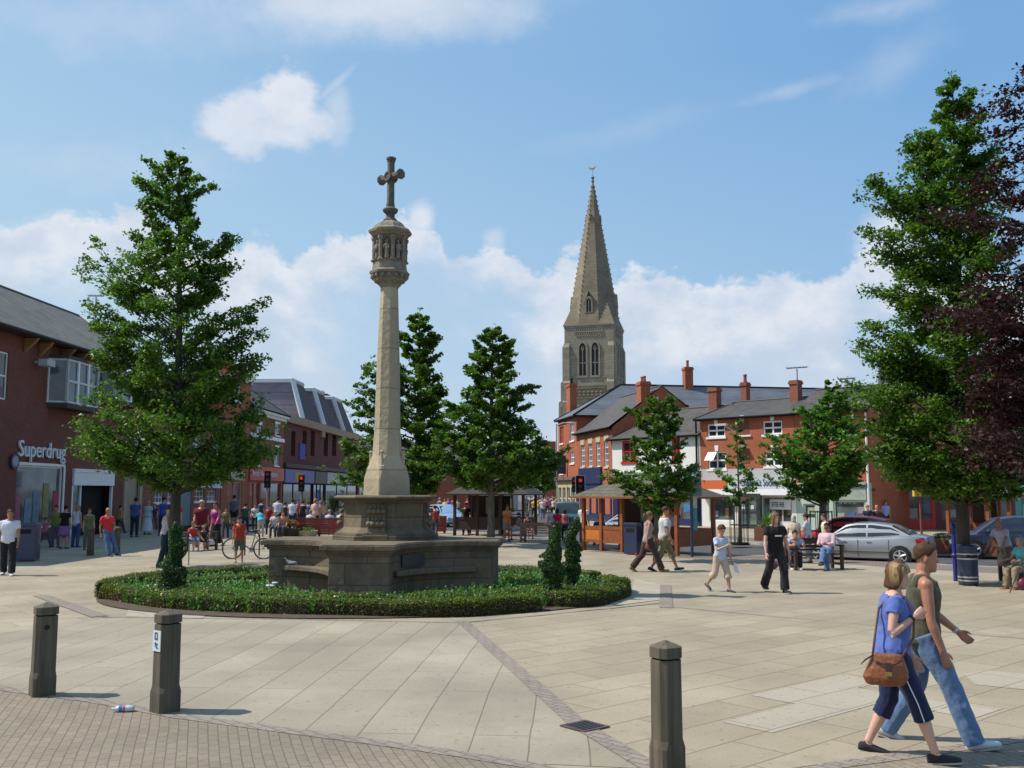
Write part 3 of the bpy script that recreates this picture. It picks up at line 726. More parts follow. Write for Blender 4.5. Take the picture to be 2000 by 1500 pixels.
topiary([(*tp(1082,1160,Y)[:2],0),tp(1082,1140,Y),tp(1078,1115,Y),tp(1076,1094,Y),tp(1080,1076,Y),tp(1085,1055,Y),tp(1087,1040,Y),tp(1088,1020,Y)],[.13,.19,.22,.22,.14,.09,.08,.02],'upright topiary swirl, left one of the pair right of the podium')
Y=20.6
topiary([(*tp(1116,1140,Y)[:2],0),tp(1116,1125,Y),tp(1114,1108,Y),tp(1112,1096,Y),tp(1124,1084,Y),tp(1113,1066,Y),tp(1114,1050,Y),tp(1122,1032,Y),tp(1130,1010,Y)],[.12,.16,.18,.13,.20,.14,.11,.09,.02],'topiary leaning right with a pointed tip, beside the upright swirl')
# ================================================================= TREES
M_leafA=leafmat('pear tree leaf',(.036,.088,.010),(.070,.142,.016),(.145,.225,.032),.42)
M_leafB=leafmat('light tree leaf',(.045,.12,.014),(.085,.18,.022),(.15,.26,.035),.40)
M_leafC=leafmat('copper beech leaf',(.018,.006,.009),(.036,.010,.014),(.065,.022,.025),.2)
M_leafY=leafmat('yellow green leaf',(.05,.08,.012),(.10,.13,.02),(.17,.18,.03),.3)
def barkmat(name,c):
    m,nt,b=newmat(name)
    f=noisefac(nt,6,.35,.7,detail=8,stretch=(1,1,.25)); f2=noisefac(nt,1.2,.45,.65)
    x=mixc(nt,f,tuple(v*.45 for v in c),c); x=mixc(nt,N_mul(nt,f2,.3),x,(c[0]*.6,c[1]*.9,c[2]*.5))
    L(nt,x,b.inputs['Base Color']); b.inputs['Roughness'].default_value=.9; bump(nt,b,f,.6,.02); return m
M_bark=barkmat('tree bark',(.16,.135,.10)); M_barkd=barkmat('dark bark',(.075,.06,.05))
def prof_at(prof,z,ang):
    """prof: (z, rl, rr) ascending z ; image left = -x"""
    z=min(max(z,prof[0][0]),prof[-1][0])
    for i in range(len(prof)-1):
        if prof[i][0]<=z<=prof[i+1][0]:
            t=(z-prof[i][0])/(prof[i+1][0]-prof[i][0]+1e-6); rl=prof[i][1]*(1-t)+prof[i+1][1]*t; rr=prof[i][2]*(1-t)+prof[i+1][2]*t; break
    c=math.cos(ang); 
    return rr*(.5+.5*c)+rl*(.5-.5*c)
def tree(name,label,px,Y,prof_px,trunk_w,nleaf,ls,mat,seed,nlimb=70,bark=M_bark,group=None,cat='tree',xtop=None,clump=.30,asc=.5,tips=(),shrink=1,dense=1,base_px=None,lean=0,sub=6,extra=None):
    """prof_px: list of (py, pxleft, pxright) top to bottom"""
    rs=random.Random(seed); lr=np.random.default_rng(seed)
    bx=xat(px,900,Y); root=empty(name,(bx,Y,0),0,label,cat,group)
    prof=[]
    for py,pl,pr in prof_px[::-1]:
        z=zat(px,py,Y); prof.append((z,bx-xat(pl,py,Y),xat(pr,py,Y)-bx))
    zt=prof[-1][0]; zb=prof[0][0]
    tw=trunk_w/F*Y/2; 
    def cx(z): # leader x
        if xtop is None: return 0
        return (xat(xtop,prof_px[0][0],Y)-bx)*(z/zt)**1.3
    pts=[];rad=[]
    for i in range(13):
        t=i/12; z=zt*t*.985; pts.append((cx(z)+.04*math.sin(3*t+seed)*zt/8*(t>0),.04*math.cos(4*t+seed)*zt/8*(t>0),z)); rad.append(tw*(1.25 if i==0 else 1)*(1-t)**.8*(1.0)+.008)
    mb=MB(); mb.tube(pts,rad,10)
    trunk=mb.build('trunk',bark,root,smooth=True)
    mb=MB(); C=[];W=[]
    ga=rs.random()*6
    for i in range(nlimb+len(tips)*2):
        t=(i+rs.random())/nlimb; z=zb+(zt-zb)*(t**1.15)*.97
        ang=ga+i*2.399+rs.uniform(-.3,.3)
        tipr=None
        if i>=nlimb:
            tx,ty=tips[(i-nlimb)//2]; q=at(tx+rs.uniform(-8,8),ty+rs.uniform(-8,8),Y); z=q.z; t=min(1,max(0,(z-zb)/(zt-zb))); yy_=rs.uniform(-.5,.5); ang=math.atan2(yy_,q.x-bx-cx(z)); tipr=math.hypot(q.x-bx-cx(z),yy_)*(1 if i%2==0 else .86)
        rr=shrink*(prof_at(prof,z,ang)*rs.uniform(.82,1.06) if rs.random()<.6 else prof_at(prof,z,ang)*rs.uniform(.4,.85))
        if tipr: rr=tipr
        ln=rr; z0=max(z-ln*asc*rs.uniform(.7,1.2),zb*.8)
        p0=Vector((cx(z0),0,z0)); p1=Vector((cx(z)+math.cos(ang)*ln,math.sin(ang)*ln,z))
        mid=p0.lerp(p1,.5)+Vector((0,0,-.06*ln))
        n=6; P=[]
        for k in range(n+1):
            s=k/n; P.append(p0*(1-s)**2+mid*2*s*(1-s)+p1*s*s+Vector((rs.uniform(-.03,.03),rs.uniform(-.03,.03),0))*ln*(k>0))
        r0=max(.012,tw*.28*(1-t*.75)); mb.tube(P,[r0*(1-.8*k/n)+.004 for k in range(n+1)],5)
        # leaf centres on limb
        for k in range(1,n+1):
            if k/n>.3: C.append(P[k]); W.append(.55+.5*(k/n))
        for j in range(sub):
            s=rs.uniform(.3,.98); k=int(s*n); b=P[k].lerp(P[min(k+1,n)],s*n-k)
            a2=ang+rs.uniform(-1.3,1.3); l2=ln*rs.uniform(.15,.38)*(1.15-s*.6)+.12
            q=b+Vector((math.cos(a2)*l2,math.sin(a2)*l2,l2*rs.uniform(-.15,.75)))
            if rs.random()<.5: mb.tube([b,b.lerp(q,.5)+Vector((0,0,.02)),q],[r0*.35+.003,r0*.25+.003,.003],4)
            for m in (.5,.8,1.05): C.append(b.lerp(q,m)); W.append(.8)
    # leader leaves
    for i in range(12):
        z=zb+(zt-zb)*(.45+.55*i/11); C.append(Vector((cx(z)+rs.uniform(-.12,.12),rs.uniform(-.1,.1),z))); W.append(.55)
    if extra:
        for (ex,ey,er,en) in extra:
            for _ in range(en):
                p=at(ex,ey,Y); C.append(Vector((p.x-bx+rs.gauss(0,er),rs.gauss(0,er),p.z+rs.gauss(0,er*.7)))); W.append(.7)
    mb.build('limbs',bark,root,smooth=True)
    C=np.array([tuple(c) for c in C]); W=np.array(W)
    rmax=max(max(a,b) for _,a,b in prof)
    loc=np.array([ (prof_at(prof,c[2],0)+prof_at(prof,c[2],math.pi))/2/rmax for c in C]).clip(.12,1)
    W=W*lr.uniform(.3,1.6,len(W))*(.16+.84*loc); W/=W.sum()
    I=lr.choice(len(C),nleaf,p=W); H=clump*(zt-zb)/9
    sz=(lr.uniform(.55,1.35,len(C))*(.30+.72*loc))[I][:,None]*H
    off=lr.standard_normal((nleaf,3)); off/=np.linalg.norm(off,axis=1)[:,None]; off*=lr.random(nleaf)[:,None]**.45
    P=C[I]+off*sz*np.array([[1.15,1.15,.7]])
    return root,P,ls,mat
def finish(tr,name='crown',up=.5,aspect=.62,droop=.3):
    root,P,ls,mat=tr
    fan_mesh(name,leafquads(P,ls,aspect=aspect,up=up,droop=droop),None,mat,root); return root
GT='street trees round the square'
finish(tree('deciduous_tree','tall dense tree behind the left end of the planting bed, crown widest low down',350,28.6,
  [(288,335,360),(315,300,392),(350,262,398),(385,270,385),(415,285,428),(450,300,440),(490,200,468),(530,172,462),(570,195,440),(600,195,480),(625,182,496),(660,186,495),(700,195,508),(740,180,512),(780,165,515),(820,148,530),(860,150,545),(890,165,540),(920,215,520),(930,270,470)],
  21,76000,.105,M_leafA,5,bark=M_barkd,asc=.85,nlimb=105,group=GT,xtop=347,clump=.27,shrink=.84,tips=((175,520),(200,488),(225,540),(272,357),(290,395),(463,468),(440,520),(490,608),(480,650),(500,700),(160,830),(150,870),(530,850),(535,880),(188,600),(192,640),(395,350),(185,700),(170,780),(340,300),(515,780))))
finish(tree('deciduous_tree','tall tree directly behind the stone cross shaft',815,44,
  [(603,805,825),(630,788,842),(660,770,850),(700,752,858),(740,735,868),(780,715,876),(820,695,878),(860,675,875),(900,665,868),(940,672,865),(965,690,850)],
  18,60000,.14,M_leafA,12,nlimb=95,group=GT,clump=.30,shrink=.88,tips=((700,752),(690,800),(672,880),(665,930),(870,770),(878,830),(868,900),(850,660),(775,650),(715,720),(705,840),(690,880)),extra=[(722,800,.45,16),(706,865,.45,20),(735,725,.4,12),(692,915,.5,14),(725,900,.5,14)]))
finish(tree('deciduous_tree','conical tree between the stone cross and the church, trunk beside the dark shelter',958,40,
  [(632,955,972),(655,925,992),(690,915,1003),(720,905,1010),(755,885,1030),(790,872,1032),(820,860,1046),(850,850,1062),(880,840,1085),(905,845,1088),(925,865,1075),(940,880,1050)],
  15,60000,.13,M_leafA,21,nlimb=100,group=GT,xtop=965,clump=.29,shrink=.88,tips=((1085,890),(1090,905),(1060,860),(1046,830),(845,905),(850,850),(870,790),(905,720),(915,690),(1030,760),(1000,665))))
finish(tree('deciduous_tree','slim small tree in front of the lit bus shelter roof',1279,31.5,
  [(768,1290,1305),(785,1240,1325),(800,1238,1322),(830,1233,1325),(860,1232,1325),(885,1228,1330),(905,1205,1350),(925,1192,1362),(945,1205,1358),(965,1222,1345),(985,1235,1325),(1005,1255,1300)],
  11,22000,.095,M_leafA,31,nlimb=75,group=GT,xtop=1285,clump=.28,sub=6,shrink=.9,tips=((1320,785),(1195,928),(1360,915),(1325,830),(1235,800),(1360,940))))
finish(tree('deciduous_tree','round headed tree in front of the red brick shops, in a black tree guard',1600,36.5,
  [(750,1620,1634),(775,1590,1650),(800,1560,1660),(830,1530,1672),(860,1502,1680),(890,1495,1688),(915,1503,1690),(935,1515,1680),(955,1540,1655),(968,1560,1640)],
  15,36000,.11,M_leafB,41,nlimb=90,group=GT,xtop=1622,clump=.34,shrink=.88,tips=((1625,755),(1655,775),(1560,800),(1500,862),(1495,890),(1700,890),(1685,930),(1520,940),(1670,830)),extra=[(1660,880,.9,26),(1690,900,.6,12)]))
finish(tree('staked_sapling','thin young tree tied to pale stakes near the phone box',1440,41,
  [(818,1435,1443),(850,1425,1450),(890,1418,1455),(915,1400,1470),(935,1382,1480),(955,1392,1478),(975,1405,1465),(985,1420,1455)],
  5,2600,.125,M_leafB,51,nlimb=26,group=GT,clump=.42,sub=3))
finish(tree('deciduous_tree','very tall green tree on the right, trunk beside the navy litter bin',1878,23.8,
  [(143,1845,1865),(170,1820,1885),(200,1835,1895),(235,1812,1925),(280,1778,1940),(320,1765,1925),(345,1700,1935),(375,1698,1940),(400,1740,1950),(440,1690,1965),(480,1715,1985),(520,1720,2000),(560,1730,2020),(600,1740,2030),(640,1700,2040),(680,1712,2050),(720,1700,2050),(760,1688,2050),(800,1705,2060),(840,1700,2060),(880,1712,2060),(920,1730,2050),(950,1780,2020)],
  25,118000,.09,M_leafA,62,bark=M_barkd,asc=.8,nlimb=150,group=GT,xtop=1853,clump=.25,shrink=.86,tips=((1700,345),(1705,380),(1698,450),(1710,470),(1695,640),(1692,660),(1690,762),(1700,840),(1700,800),(1935,290),(1780,275),(1790,300),(1930,330),(1885,200),(1770,370),(1720,560),(1715,700),(1705,880))))
# copper beech: trunk just out of frame, limbs reach in
def beech():
    Y=20.5; base=xat(2105,900,Y)
    root=empty('copper_beech',(base,Y,0),0,'dark purple leaved tree reaching in over the right edge of the photo','tree')
    rs=random.Random(3); lr=np.random.default_rng(3)
    mb=MB(); H=zat(2100,150,Y); mb.tube([(0,0,0),(.1,0,2),(-.05,.1,5),(.1,0,H*.8),(0,0,H)],[.26,.22,.18,.08,.02],10); mb.build('trunk',M_barkd,root,smooth=True)
    mb=MB(); C=[];W=[]
    tips=[(1905,235),(1935,205),(1985,165),(1960,260),(1992,300),(1930,340),(1965,360),(1905,375),(1850,408),(1815,412),(1880,430),(1930,440),(1985,400),(1990,470),(1960,500),(1925,540),(1895,560),(1960,580),(1870,620),(1850,640),(1890,610),(1905,620),(1960,640),(1910,700),(1890,740),(1930,760),(1950,720),(1990,700),(1890,800),(1930,830),(1960,820),(1990,860),(1900,880),(1950,900),(1990,930),(1910,850),(1950,780),(1985,780),(2000,560),(2030,450),(2050,650),(2050,800),(2040,300),(2060,900),(2080,560),(2080,730)]
    mir=[(2105+(2105-px)*rs.uniform(.7,1.0),py+rs.uniform(-20,20)) for px,py in tips]+[(2105+rs.uniform(-25,35),rs.uniform(130,900)) for _ in range(26)]
    for (px,py) in tips+[(px+rs.uniform(-25,40),py+rs.uniform(-35,35)) for px,py in tips if py>590]+mir:
        yy=Y+rs.uniform(-2.2,2.2); p=at(px,py,yy); p1=Vector((p.x-base,yy-Y,p.z)); z0=max(1.8,p.z-abs(p1.x)*rs.uniform(.25,.6)); p0=Vector((0,0,z0))
        if py<480: p0=Vector((0.6,0,z0+.4))
        m=p0.lerp(p1,.5)+Vector((0,0,.12*abs(p1.x)+rs.uniform(-.1,.2))); P=[p0*(1-s)**2+m*2*s*(1-s)+p1*s*s for s in [i/7 for i in range(8)]]
        mb.tube(P,[.04*(1-i/7)+.005 for i in range(8)],5)
        for k in range(3,8): C.append(P[k]); W.append(.4+.12*k)
        for j in range(6):
            k=rs.randint(3,7); b=P[k]; d=(p1-p0).normalized(); a=rs.uniform(-1.2,1.2); v=Vector((d.x*math.cos(a)-d.y*math.sin(a),d.x*math.sin(a)+d.y*math.cos(a),rs.uniform(-.25,.3))); l=rs.uniform(.25,.7); q=b+v*l
            for mm in (.4,.7,1): C.append(b.lerp(q,mm)); W.append(.7)
    mb.build('limbs',M_barkd,root,smooth=True)
    n=52000; C=np.array([tuple(c) for c in C]); W=np.array(W)*lr.uniform(.3,1.6,len(W)); W/=W.sum(); I=lr.choice(len(C),n,p=W)
    off=lr.standard_normal((n,3)); off/=np.linalg.norm(off,axis=1)[:,None]; off*=lr.random(n)[:,None]**.5
    P=C[I]+off*np.array([[.26,.26,.14]])
    fan_mesh('crown',leafquads(P,.088,aspect=.7,up=1.2,droop=.1),None,M_leafC,root)
beech()
# trees closing the street in the distance
for i,(px,Y,pr,lab,sd) in enumerate([
   (1062,118,[(872,1055,1070),(890,1040,1082),(915,1030,1090),(940,1032,1090),(955,1045,1080)],'distant street tree left of the church tower foot',71),
   (1000,104,[(880,990,1012),(905,965,1030),(930,958,1040),(950,970,1030)],'distant tree behind the conical tree',72),
   (905,96,[(880,895,915),(905,872,935),(930,865,940),(948,880,930)],'distant tree seen between the cross and the dark shelter',73)]):
    finish(tree('street_tree',lab,px,Y,pr,7,5200,.30,M_leafA,sd,nlimb=34,group='far trees along the street',clump=1.0,sub=4),aspect=.7)
# low plants: spiky cordylines and planted tubs are built with the street furniture
# ================================================================= BUILDINGS
def foff(f,k):
    n=Vector((-f.d.y,f.d.x))*k; return Fac(tuple(f.p0+n),tuple(f.p1+n))
class Fac:
    def __init__(s,p0,p1):
        s.p0=Vector(p0); s.p1=Vector(p1); s.d=(s.p1-s.p0).normalized(); s.len=(s.p1-s.p0).length; s.rz=math.atan2(s.d.y,s.d.x)
    def uv(s,px,py):
        r=ray(px,py); # p0+d*a = r.xy*t
        den=s.d.x*(-r.y)-s.d.y*(-r.x); a=((-s.p0.x)*(-r.y)-(-s.p0.y)*(-r.x))/den
        P=s.p0+s.d*a; t=P.y/r.y if abs(r.y)>1e-6 else P.x/r.x
        return a,HC+r.z*t
    def u(s,px): return s.uv(px,900)[0]
    def z(s,px,py): return s.uv(px,py)[1]
    def root(s,name,label,cat='building',group=None): return empty(name,(s.p0.x,s.p0.y,0),s.rz,label,cat,group)
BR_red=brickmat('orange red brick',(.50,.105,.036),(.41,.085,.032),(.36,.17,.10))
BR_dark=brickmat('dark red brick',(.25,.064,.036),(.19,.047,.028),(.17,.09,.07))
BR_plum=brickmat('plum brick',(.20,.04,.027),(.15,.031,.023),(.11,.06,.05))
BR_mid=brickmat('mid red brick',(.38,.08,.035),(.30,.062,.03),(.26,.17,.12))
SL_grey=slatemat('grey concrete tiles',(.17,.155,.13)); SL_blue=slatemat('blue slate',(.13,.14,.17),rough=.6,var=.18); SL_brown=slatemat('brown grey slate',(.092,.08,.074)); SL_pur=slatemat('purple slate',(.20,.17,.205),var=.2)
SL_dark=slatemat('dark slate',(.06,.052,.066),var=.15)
WHT=plain('white gloss paint',(.78,.78,.76),rough=.4,var=.06,bmp=0); WHT2=plain('white render',(.74,.73,.69),rough=.8,var=.08,scale=1)
GREYP=plain('pale grey render',(.47,.465,.47),rough=.75,var=.1,scale=2); BLACKP=plain('black paint',(.02,.02,.022),rough=.8,spec=.1,var=.2,bmp=0)
CREAM=plain('cream stone paint',(.50,.42,.26),rough=.7,var=.15); REDP=plain('red paint',(.50,.03,.025),rough=.4,var=.1,bmp=0); NAVY=plain('navy blue paint',(.02,.03,.10),rough=.4,var=.1,bmp=0)
LEAD=plain('lead sheet',(.62,.66,.68),rough=.5,var=.2,metal=.2); TIMB=plain('dark timber',(.05,.035,.028),rough=.7,var=.3); OAK=plain('golden oak bracket',(.36,.20,.07),rough=.6,var=.3,scale=14)
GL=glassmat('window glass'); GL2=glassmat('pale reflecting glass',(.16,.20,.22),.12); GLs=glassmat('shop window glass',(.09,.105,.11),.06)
PALEG=plain('pale green paint',(.42,.50,.42),rough=.5,var=.08,bmp=0); TEAL=plain('teal paint',(.06,.30,.30),rough=.5,bmp=0); SKYB=plain('light blue fascia',(.26,.52,.70),rough=.5,bmp=0,var=.05)
ORNG=plain('orange fascia paint',(.62,.13,.03),rough=.5,bmp=0,var=.06); MAROON=plain('maroon paint',(.16,.02,.03),rough=.5,bmp=0)
POT=plain('terracotta pot',(.33,.09,.05),rough=.8); INT=plain('dark interior',(.012,.010,.010),rough=.9,var=.3,bmp=0); BEIGE=plain('beige stone',(.42,.34,.24),rough=.8)
LIT=plain('lit shop display',(.30,.33,.33),rough=.6,var=.7,scale=3,bmp=0)
def wall(root,f,s0,s1,z0,z1,ops,mat,y=0.0,name='wall',dep=.14,thick=None):
    """facade wall with rectangular openings (s0,z0,s1,z1)"""
    S=sorted(set([s0,s1]+[o[0] for o in ops]+[o[2] for o in ops])); Z=sorted(set([z0,z1]+[o[1] for o in ops]+[o[3] for o in ops]))
    S=[q for q in S if s0<=q<=s1]; Z=[q for q in Z if z0<=q<=z1]
    mb=MB()
    for i in range(len(S)-1):
        for j in range(len(Z)-1):
            cs=(S[i]+S[i+1])/2; cz=(Z[j]+Z[j+1])/2
            if any(o[0]<cs<o[2] and o[1]<cz<o[3] for o in ops): continue
            mb.quad((S[i],y,Z[j]),(S[i+1],y,Z[j]),(S[i+1],y,Z[j+1]),(S[i],y,Z[j+1]))
    for a,b,c,d in [(o[0],o[1],o[2],o[3]) for o in ops]:
        mb.quad((a,y,b),(a,y+dep,b),(a,y+dep,d),(a,y,d)); mb.quad((c,y,b),(c,y,d),(c,y+dep,d),(c,y+dep,b))
        mb.quad((a,y,d),(a,y+dep,d),(c,y+dep,d),(c,y,d)); mb.quad((a,y,b),(c,y,b),(c,y+dep,b),(a,y+dep,b))
    return mb
def shell(mb,s0,s1,D,z1,z0=0,y=0,left=True,right=True,back=True):
    if left: mb.quad((s0,y,z0),(s0,y,z1),(s0,D,z1),(s0,D,z0))
    if right: mb.quad((s1,y,z0),(s1,D,z0),(s1,D,z1),(s1,y,z1))
    if back: mb.quad((s0,D,z0),(s0,D,z1),(s1,D,z1),(s1,D,z0))
def window(root,op,mat=WHT,glass=GL,y=.09,cols=2,rows=2,fw=.07,bar=.035,sill=None,head=None,hm=WHT,dark=None,meet=None,name='window'):
    a,b,c,d=op
    mb=MB(); mb.box(a,a+fw,y-.03,y+.03,b,d); mb.box(c-fw,c,y-.03,y+.03,b,d); mb.box(a+fw,c-fw,y-.03,y+.03,b,b+fw); mb.box(a+fw,c-fw,y-.03,y+.03,d-fw,d)
    for i in range(1,cols):
        x=a+(c-a)*i/cols; mb.box(x-bar,x+bar,y-.022,y+.022,b+fw,d-fw)
    for j in range(1,rows):
        z=b+(d-b)*j/rows; k=bar*(1.4 if (meet and j==meet) else 1)
        xs=[a+fw]+[a+(c-a)*i/cols for i in range(1,cols)]+[c-fw]
        for q in range(len(xs)-1):
            l=xs[q]+(bar if q else 0); r=xs[q+1]-(bar if q<len(xs)-2 else 0)
            mb.box(l,r,y-.019,y+.019,z-k,z+k)
    w_=mb.build(name,mat,root)
    g=MB(); g.quad((a,y+.004,b),(c,y+.004,b),(c,y+.004,d),(a,y+.004,d)); g.build('pane',glass,w_)
    if sill: s=MB(); s.box(a-.08,c+.08,-.07,y-.031,b-sill,b+.005); s.build('sill',hm,w_)
    if head:
        h=MB(); hh,kind=head
        if kind=='key': m=(a+c)/2; h.add([(m-.10,-.04,d+.02),(m+.10,-.04,d+.02),(m+.15,-.04,d+hh),(m-.15,-.04,d+hh),(m-.10,.01,d+.02),(m+.10,.01,d+.02),(m+.15,.01,d+hh),(m-.15,.01,d+hh)],[(0,1,2,3),(1,5,6,2),(0,3,7,4),(3,2,6,7),(0,4,5,1)])
        else: h.add([(a-.04,-.03,d+.01),(c+.04,-.03,d+.01),(c+.12,-.03,d+hh),(a-.12,-.03,d+hh),(a-.04,.01,d+.01),(c+.04,.01,d+.01),(c+.12,.01,d+hh),(a-.12,.01,d+hh)],[(0,1,2,3),(1,5,6,2),(0,3,7,4),(3,2,6,7),(0,4,5,1)])
        h.build('lintel',hm,w_)
    return w_
def roof(root,s0,s1,y0,y1,ze,zr,mat,hl=0,hr=0,ov=.25,name='roof',yr=None,trim=BLACKP,gut=True,lean=False,dz=0):
    """pitched roof, ridge along s. hl/hr: hip setback at the ends"""
    ym=(y0+y1)/2 if yr is None else yr
    a=(s0-(ov if hl else .05),y0-ov,ze); b=(s1+(ov if hr else .05),y0-ov,ze+dz); c=(s1+(ov if hr else .05),y1+ov,ze+dz); d=(s0-(ov if hl else .05),y1+ov,ze)
    r0=(s0+hl,ym,zr); r1=(s1-hr,ym,zr+dz)
    mb=MB(); mb.quad(a,b,r1,r0); mb.quad(c,d,r0,r1)
    if hl: mb.quad(d,a,r0)
    if hr: mb.quad(b,c,r1)
    o=mb.build(name,mat,root)
    t=MB()
    th=.10
    t.quad((a[0],a[1],a[2]-th),(b[0],b[1],b[2]-th),b,a)
    t.quad((a[0],a[1],a[2]-th),(a[0],y0+.02,a[2]-th),(b[0],y0+.02,b[2]-th),(b[0],b[1],b[2]-th))
    if hl: t.quad((d[0],d[1],d[2]-th),(a[0],a[1],a[2]-th),a,d)
    if hr: t.quad((b[0],b[1],b[2]-th),(c[0],c[1],c[2]-th),c,b)
    t.build('eaves_board',trim,o)
    if gut:
        g=MB(); g.tube([(a[0],a[1]-.05,a[2]-.03),(b[0],b[1]-.05,b[2]-.03)],.055,6); g.build('gutter',trim,o)
    rt=MB(); rt.tube([(r0[0],r0[1],r0[2]+.02),(r1[0],r1[1],r1[2]+.02)],.07,6)
    if hl: rt.tube([(a[0],a[1],a[2]+.02),(r0[0],r0[1],r0[2]+.02)],.05,5)
    if hr: rt.tube([(b[0],b[1],b[2]+.02),(r1[0],r1[1],r1[2]+.02)],.05,5)
    rt.build('ridge_tiles',mat,o)
    return o
def chimney(parent,x0,x1,y0,y1,z0,z1,mat,pots=2,name='chimney',potm=POT,poth=.4):
    mb=MB(); mb.box(x0,x1,y0,y1,z0,z1-.25); mb.box(x0-.06,x1+.06,y0-.06,y1+.06,z1-.25,z1-.1); mb.box(x0-.02,x1+.02,y0-.02,y1+.02,z1-.1,z1)
    o=mb.build(name,mat,parent)
    for i in range(pots):
        p=MB(); x=x0+(x1-x0)*(i+.5)/pots; p.lathe([(.13,z1),(.11,z1+poth*.7),(.14,z1+poth*.85),(.12,z1+poth)],8,(x,(y0+y1)/2)); p.build('chimney_pot',potm,o)
    return o
def gable(mb,s,y0,y1,ze,zr,ym=None,flip=False):
    ym=(y0+y1)/2 if ym is None else ym
    q=[(s,y0,ze),(s,ym,zr-.05),(s,y1,ze)]; mb.quad(*(q if not flip else q[::-1]))
# ---------------------------------------------------------------- L1 drugstore (dark brick, oriels)
xl=lambda Y:-22.8+.0316*Y
fy0,fy1=30.0,None
F1=Fac((xl(30),30),(xl(60),60)); 
e1=F1.u(240)
F1.len=e1
r=F1.root('brick_shop_building','dark red brick shop with oriel windows and hipped tiled roof at the left edge')
ze=F1.z(235,711)
ops=[]
def op(f,p0,p1): 
    a,b=f.uv(*p0); c,d=f.uv(*p1); return (min(a,c),min(b,d),max(a,c),max(b,d))
sw=op(F1,(27,1037),(124,912)); sw=(sw[0],.55,sw[2],F1.z(125,912)); dr_=(F1.u(143),.02,F1.u(222),F1.z(222,921))
wl=(F1.u(-60),F1.z(5,780),F1.u(6),F1.z(5,686))
ops=[sw,dr_,wl]
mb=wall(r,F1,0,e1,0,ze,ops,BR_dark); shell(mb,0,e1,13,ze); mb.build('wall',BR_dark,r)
window(r,wl,cols=2,rows=2)
# the ridge: photo shows it at (0,570)->(140,612)
nn_=Vector((-F1.d.y,F1.d.x))*5.6; FR=Fac(tuple(F1.p0+nn_),tuple(F1.p1+nn_)); zr1=FR.z(135,610)
roof(r,0,e1,0,13,ze,zr1,SL_grey,hl=0,hr=e1-FR.u(140),ov=.75,trim=TIMB,yr=5.6)
for px in (36,66,112,138,192,250):
    s=F1.u(px); b=MB(); b.add([(s-.09,-.02,ze-.75),(s+.09,-.02,ze-.75),(s+.09,-.02,ze-.12),(s-.09,-.02,ze-.12),(s-.09,-.62,ze-.12),(s+.09,-.62,ze-.12),(s-.09,-.5,ze-.28),(s+.09,-.5,ze-.28)],[(0,1,7,6),(6,7,5,4),(0,6,4,3),(1,2,5,7),(3,4,5,2)])
    b.build('eaves_bracket',OAK,r)
GLO=glassmat('oriel glass',(.06,.085,.10),.1)
def oriel(pl,pr,pt,pb,f=F1):
    a=f.u(pl); c=f.u(pr); z0=f.z(pl,pb); z1=f.z(pl,pt); prj=.75
    poly=[(a,0),(a+.3,-prj),(c-.3,-prj),(c,0)]
    o=empty('oriel_window',(0,0,0)); o.parent=r
    b=MB(); b.prism([(a-.08,.0),(a+.25,-prj-.08),(c-.25,-prj-.08),(c+.08,0)],z0-.22,z0); b.build('oriel_base',TIMB,o); b=MB(); b.prism([(a-.05,0),(a+.28,-prj-.05),(c-.28,-prj-.05),(c+.05,0)],z1,z1+.15); b.build('oriel_head',TIMB,o)
    g=MB(); g.prism([(p[0],p[1]*.96) for p in poly],z0,z1,cap=False); g.build('pane',GLO,o)
    w_=MB()
    for i in range(3):
        p=Vector(poly[i]); q=Vector(poly[i+1]); n=3 if i==1 else 1
        for k in range(n+1):
            x=p.lerp(q,k/n); w_.box(x.x-.065,x.x+.065,x.y-.05,x.y+.05,z0,z1)
        d=(q-p)
        for z in (z0+.04,z1-.04)+(( (z0+z1)/2,) if i==1 else ()):
            w_.tube([(p.x,p.y-.01,z),(q.x,q.y-.01,z)],.055,4)
    w_.build('window_frame',WHT,o)
oriel(86,160,696,785); oriel(184,243,722,778)
# floodlight under the eaves
b=MB(); s=F1.u(58); b.box(s-.35,s+.35,-.75,-.35,ze-1.25,ze-.95); b.box(s-.05,s+.05,-.35,0,ze-1.1,ze-1.0); b.build('floodlight',GREYP,r)
def shopfront(root,o,frame,panes=2,dep=.12,fw=.09,glass=GLs,inner=True,base=None,disp=None,transom=None,seed=1):
    """glazed shop window with something to see behind it"""
    a,b,c,d=o; m=MB(); m.box(a,a+fw,dep-.06,dep+.06,b,d); m.box(c-fw,c,dep-.06,dep+.06,b,d); m.box(a+fw,c-fw,dep-.06,dep+.06,b,b+fw); m.box(a+fw,c-fw,dep-.06,dep+.06,d-fw,d)
    for i in range(1,panes): x=a+(c-a)*i/panes; m.box(x-fw*.4,x+fw*.4,dep-.05,dep+.05,b+fw,d-fw)
    w_=m.build('shop_window',frame,root)
    g=MB(); g.quad((a,dep+.01,b),(c,dep+.01,b),(c,dep+.01,d),(a,dep+.01,d)); g.build('pane',glass,w_)
    rs=random.Random(seed)
    if disp:
        mats=[]
        for k,cc in enumerate(disp):
            q=MB(); s=a+(c-a)*(k+.5)/len(disp)+rs.uniform(-.1,.1); h=(d-b)*rs.uniform(.22,.55); z=b+fw+ (d-b)*rs.uniform(0,.3)
            q.box(s-(c-a)/len(disp)*.32,s+(c-a)/len(disp)*.32,dep-.012,dep+.004,z,z+h); q.build('display_poster',plain('display %s %d'%(root.name,k),cc,var=.45,scale=5,bmp=0),w_)
    return w_
shopfront(r,sw,WHT,1,seed=3,disp=[(.45,.10,.20),(.20,.32,.40),(.16,.28,.34),(.32,.28,.10),(.55,.05,.10)])
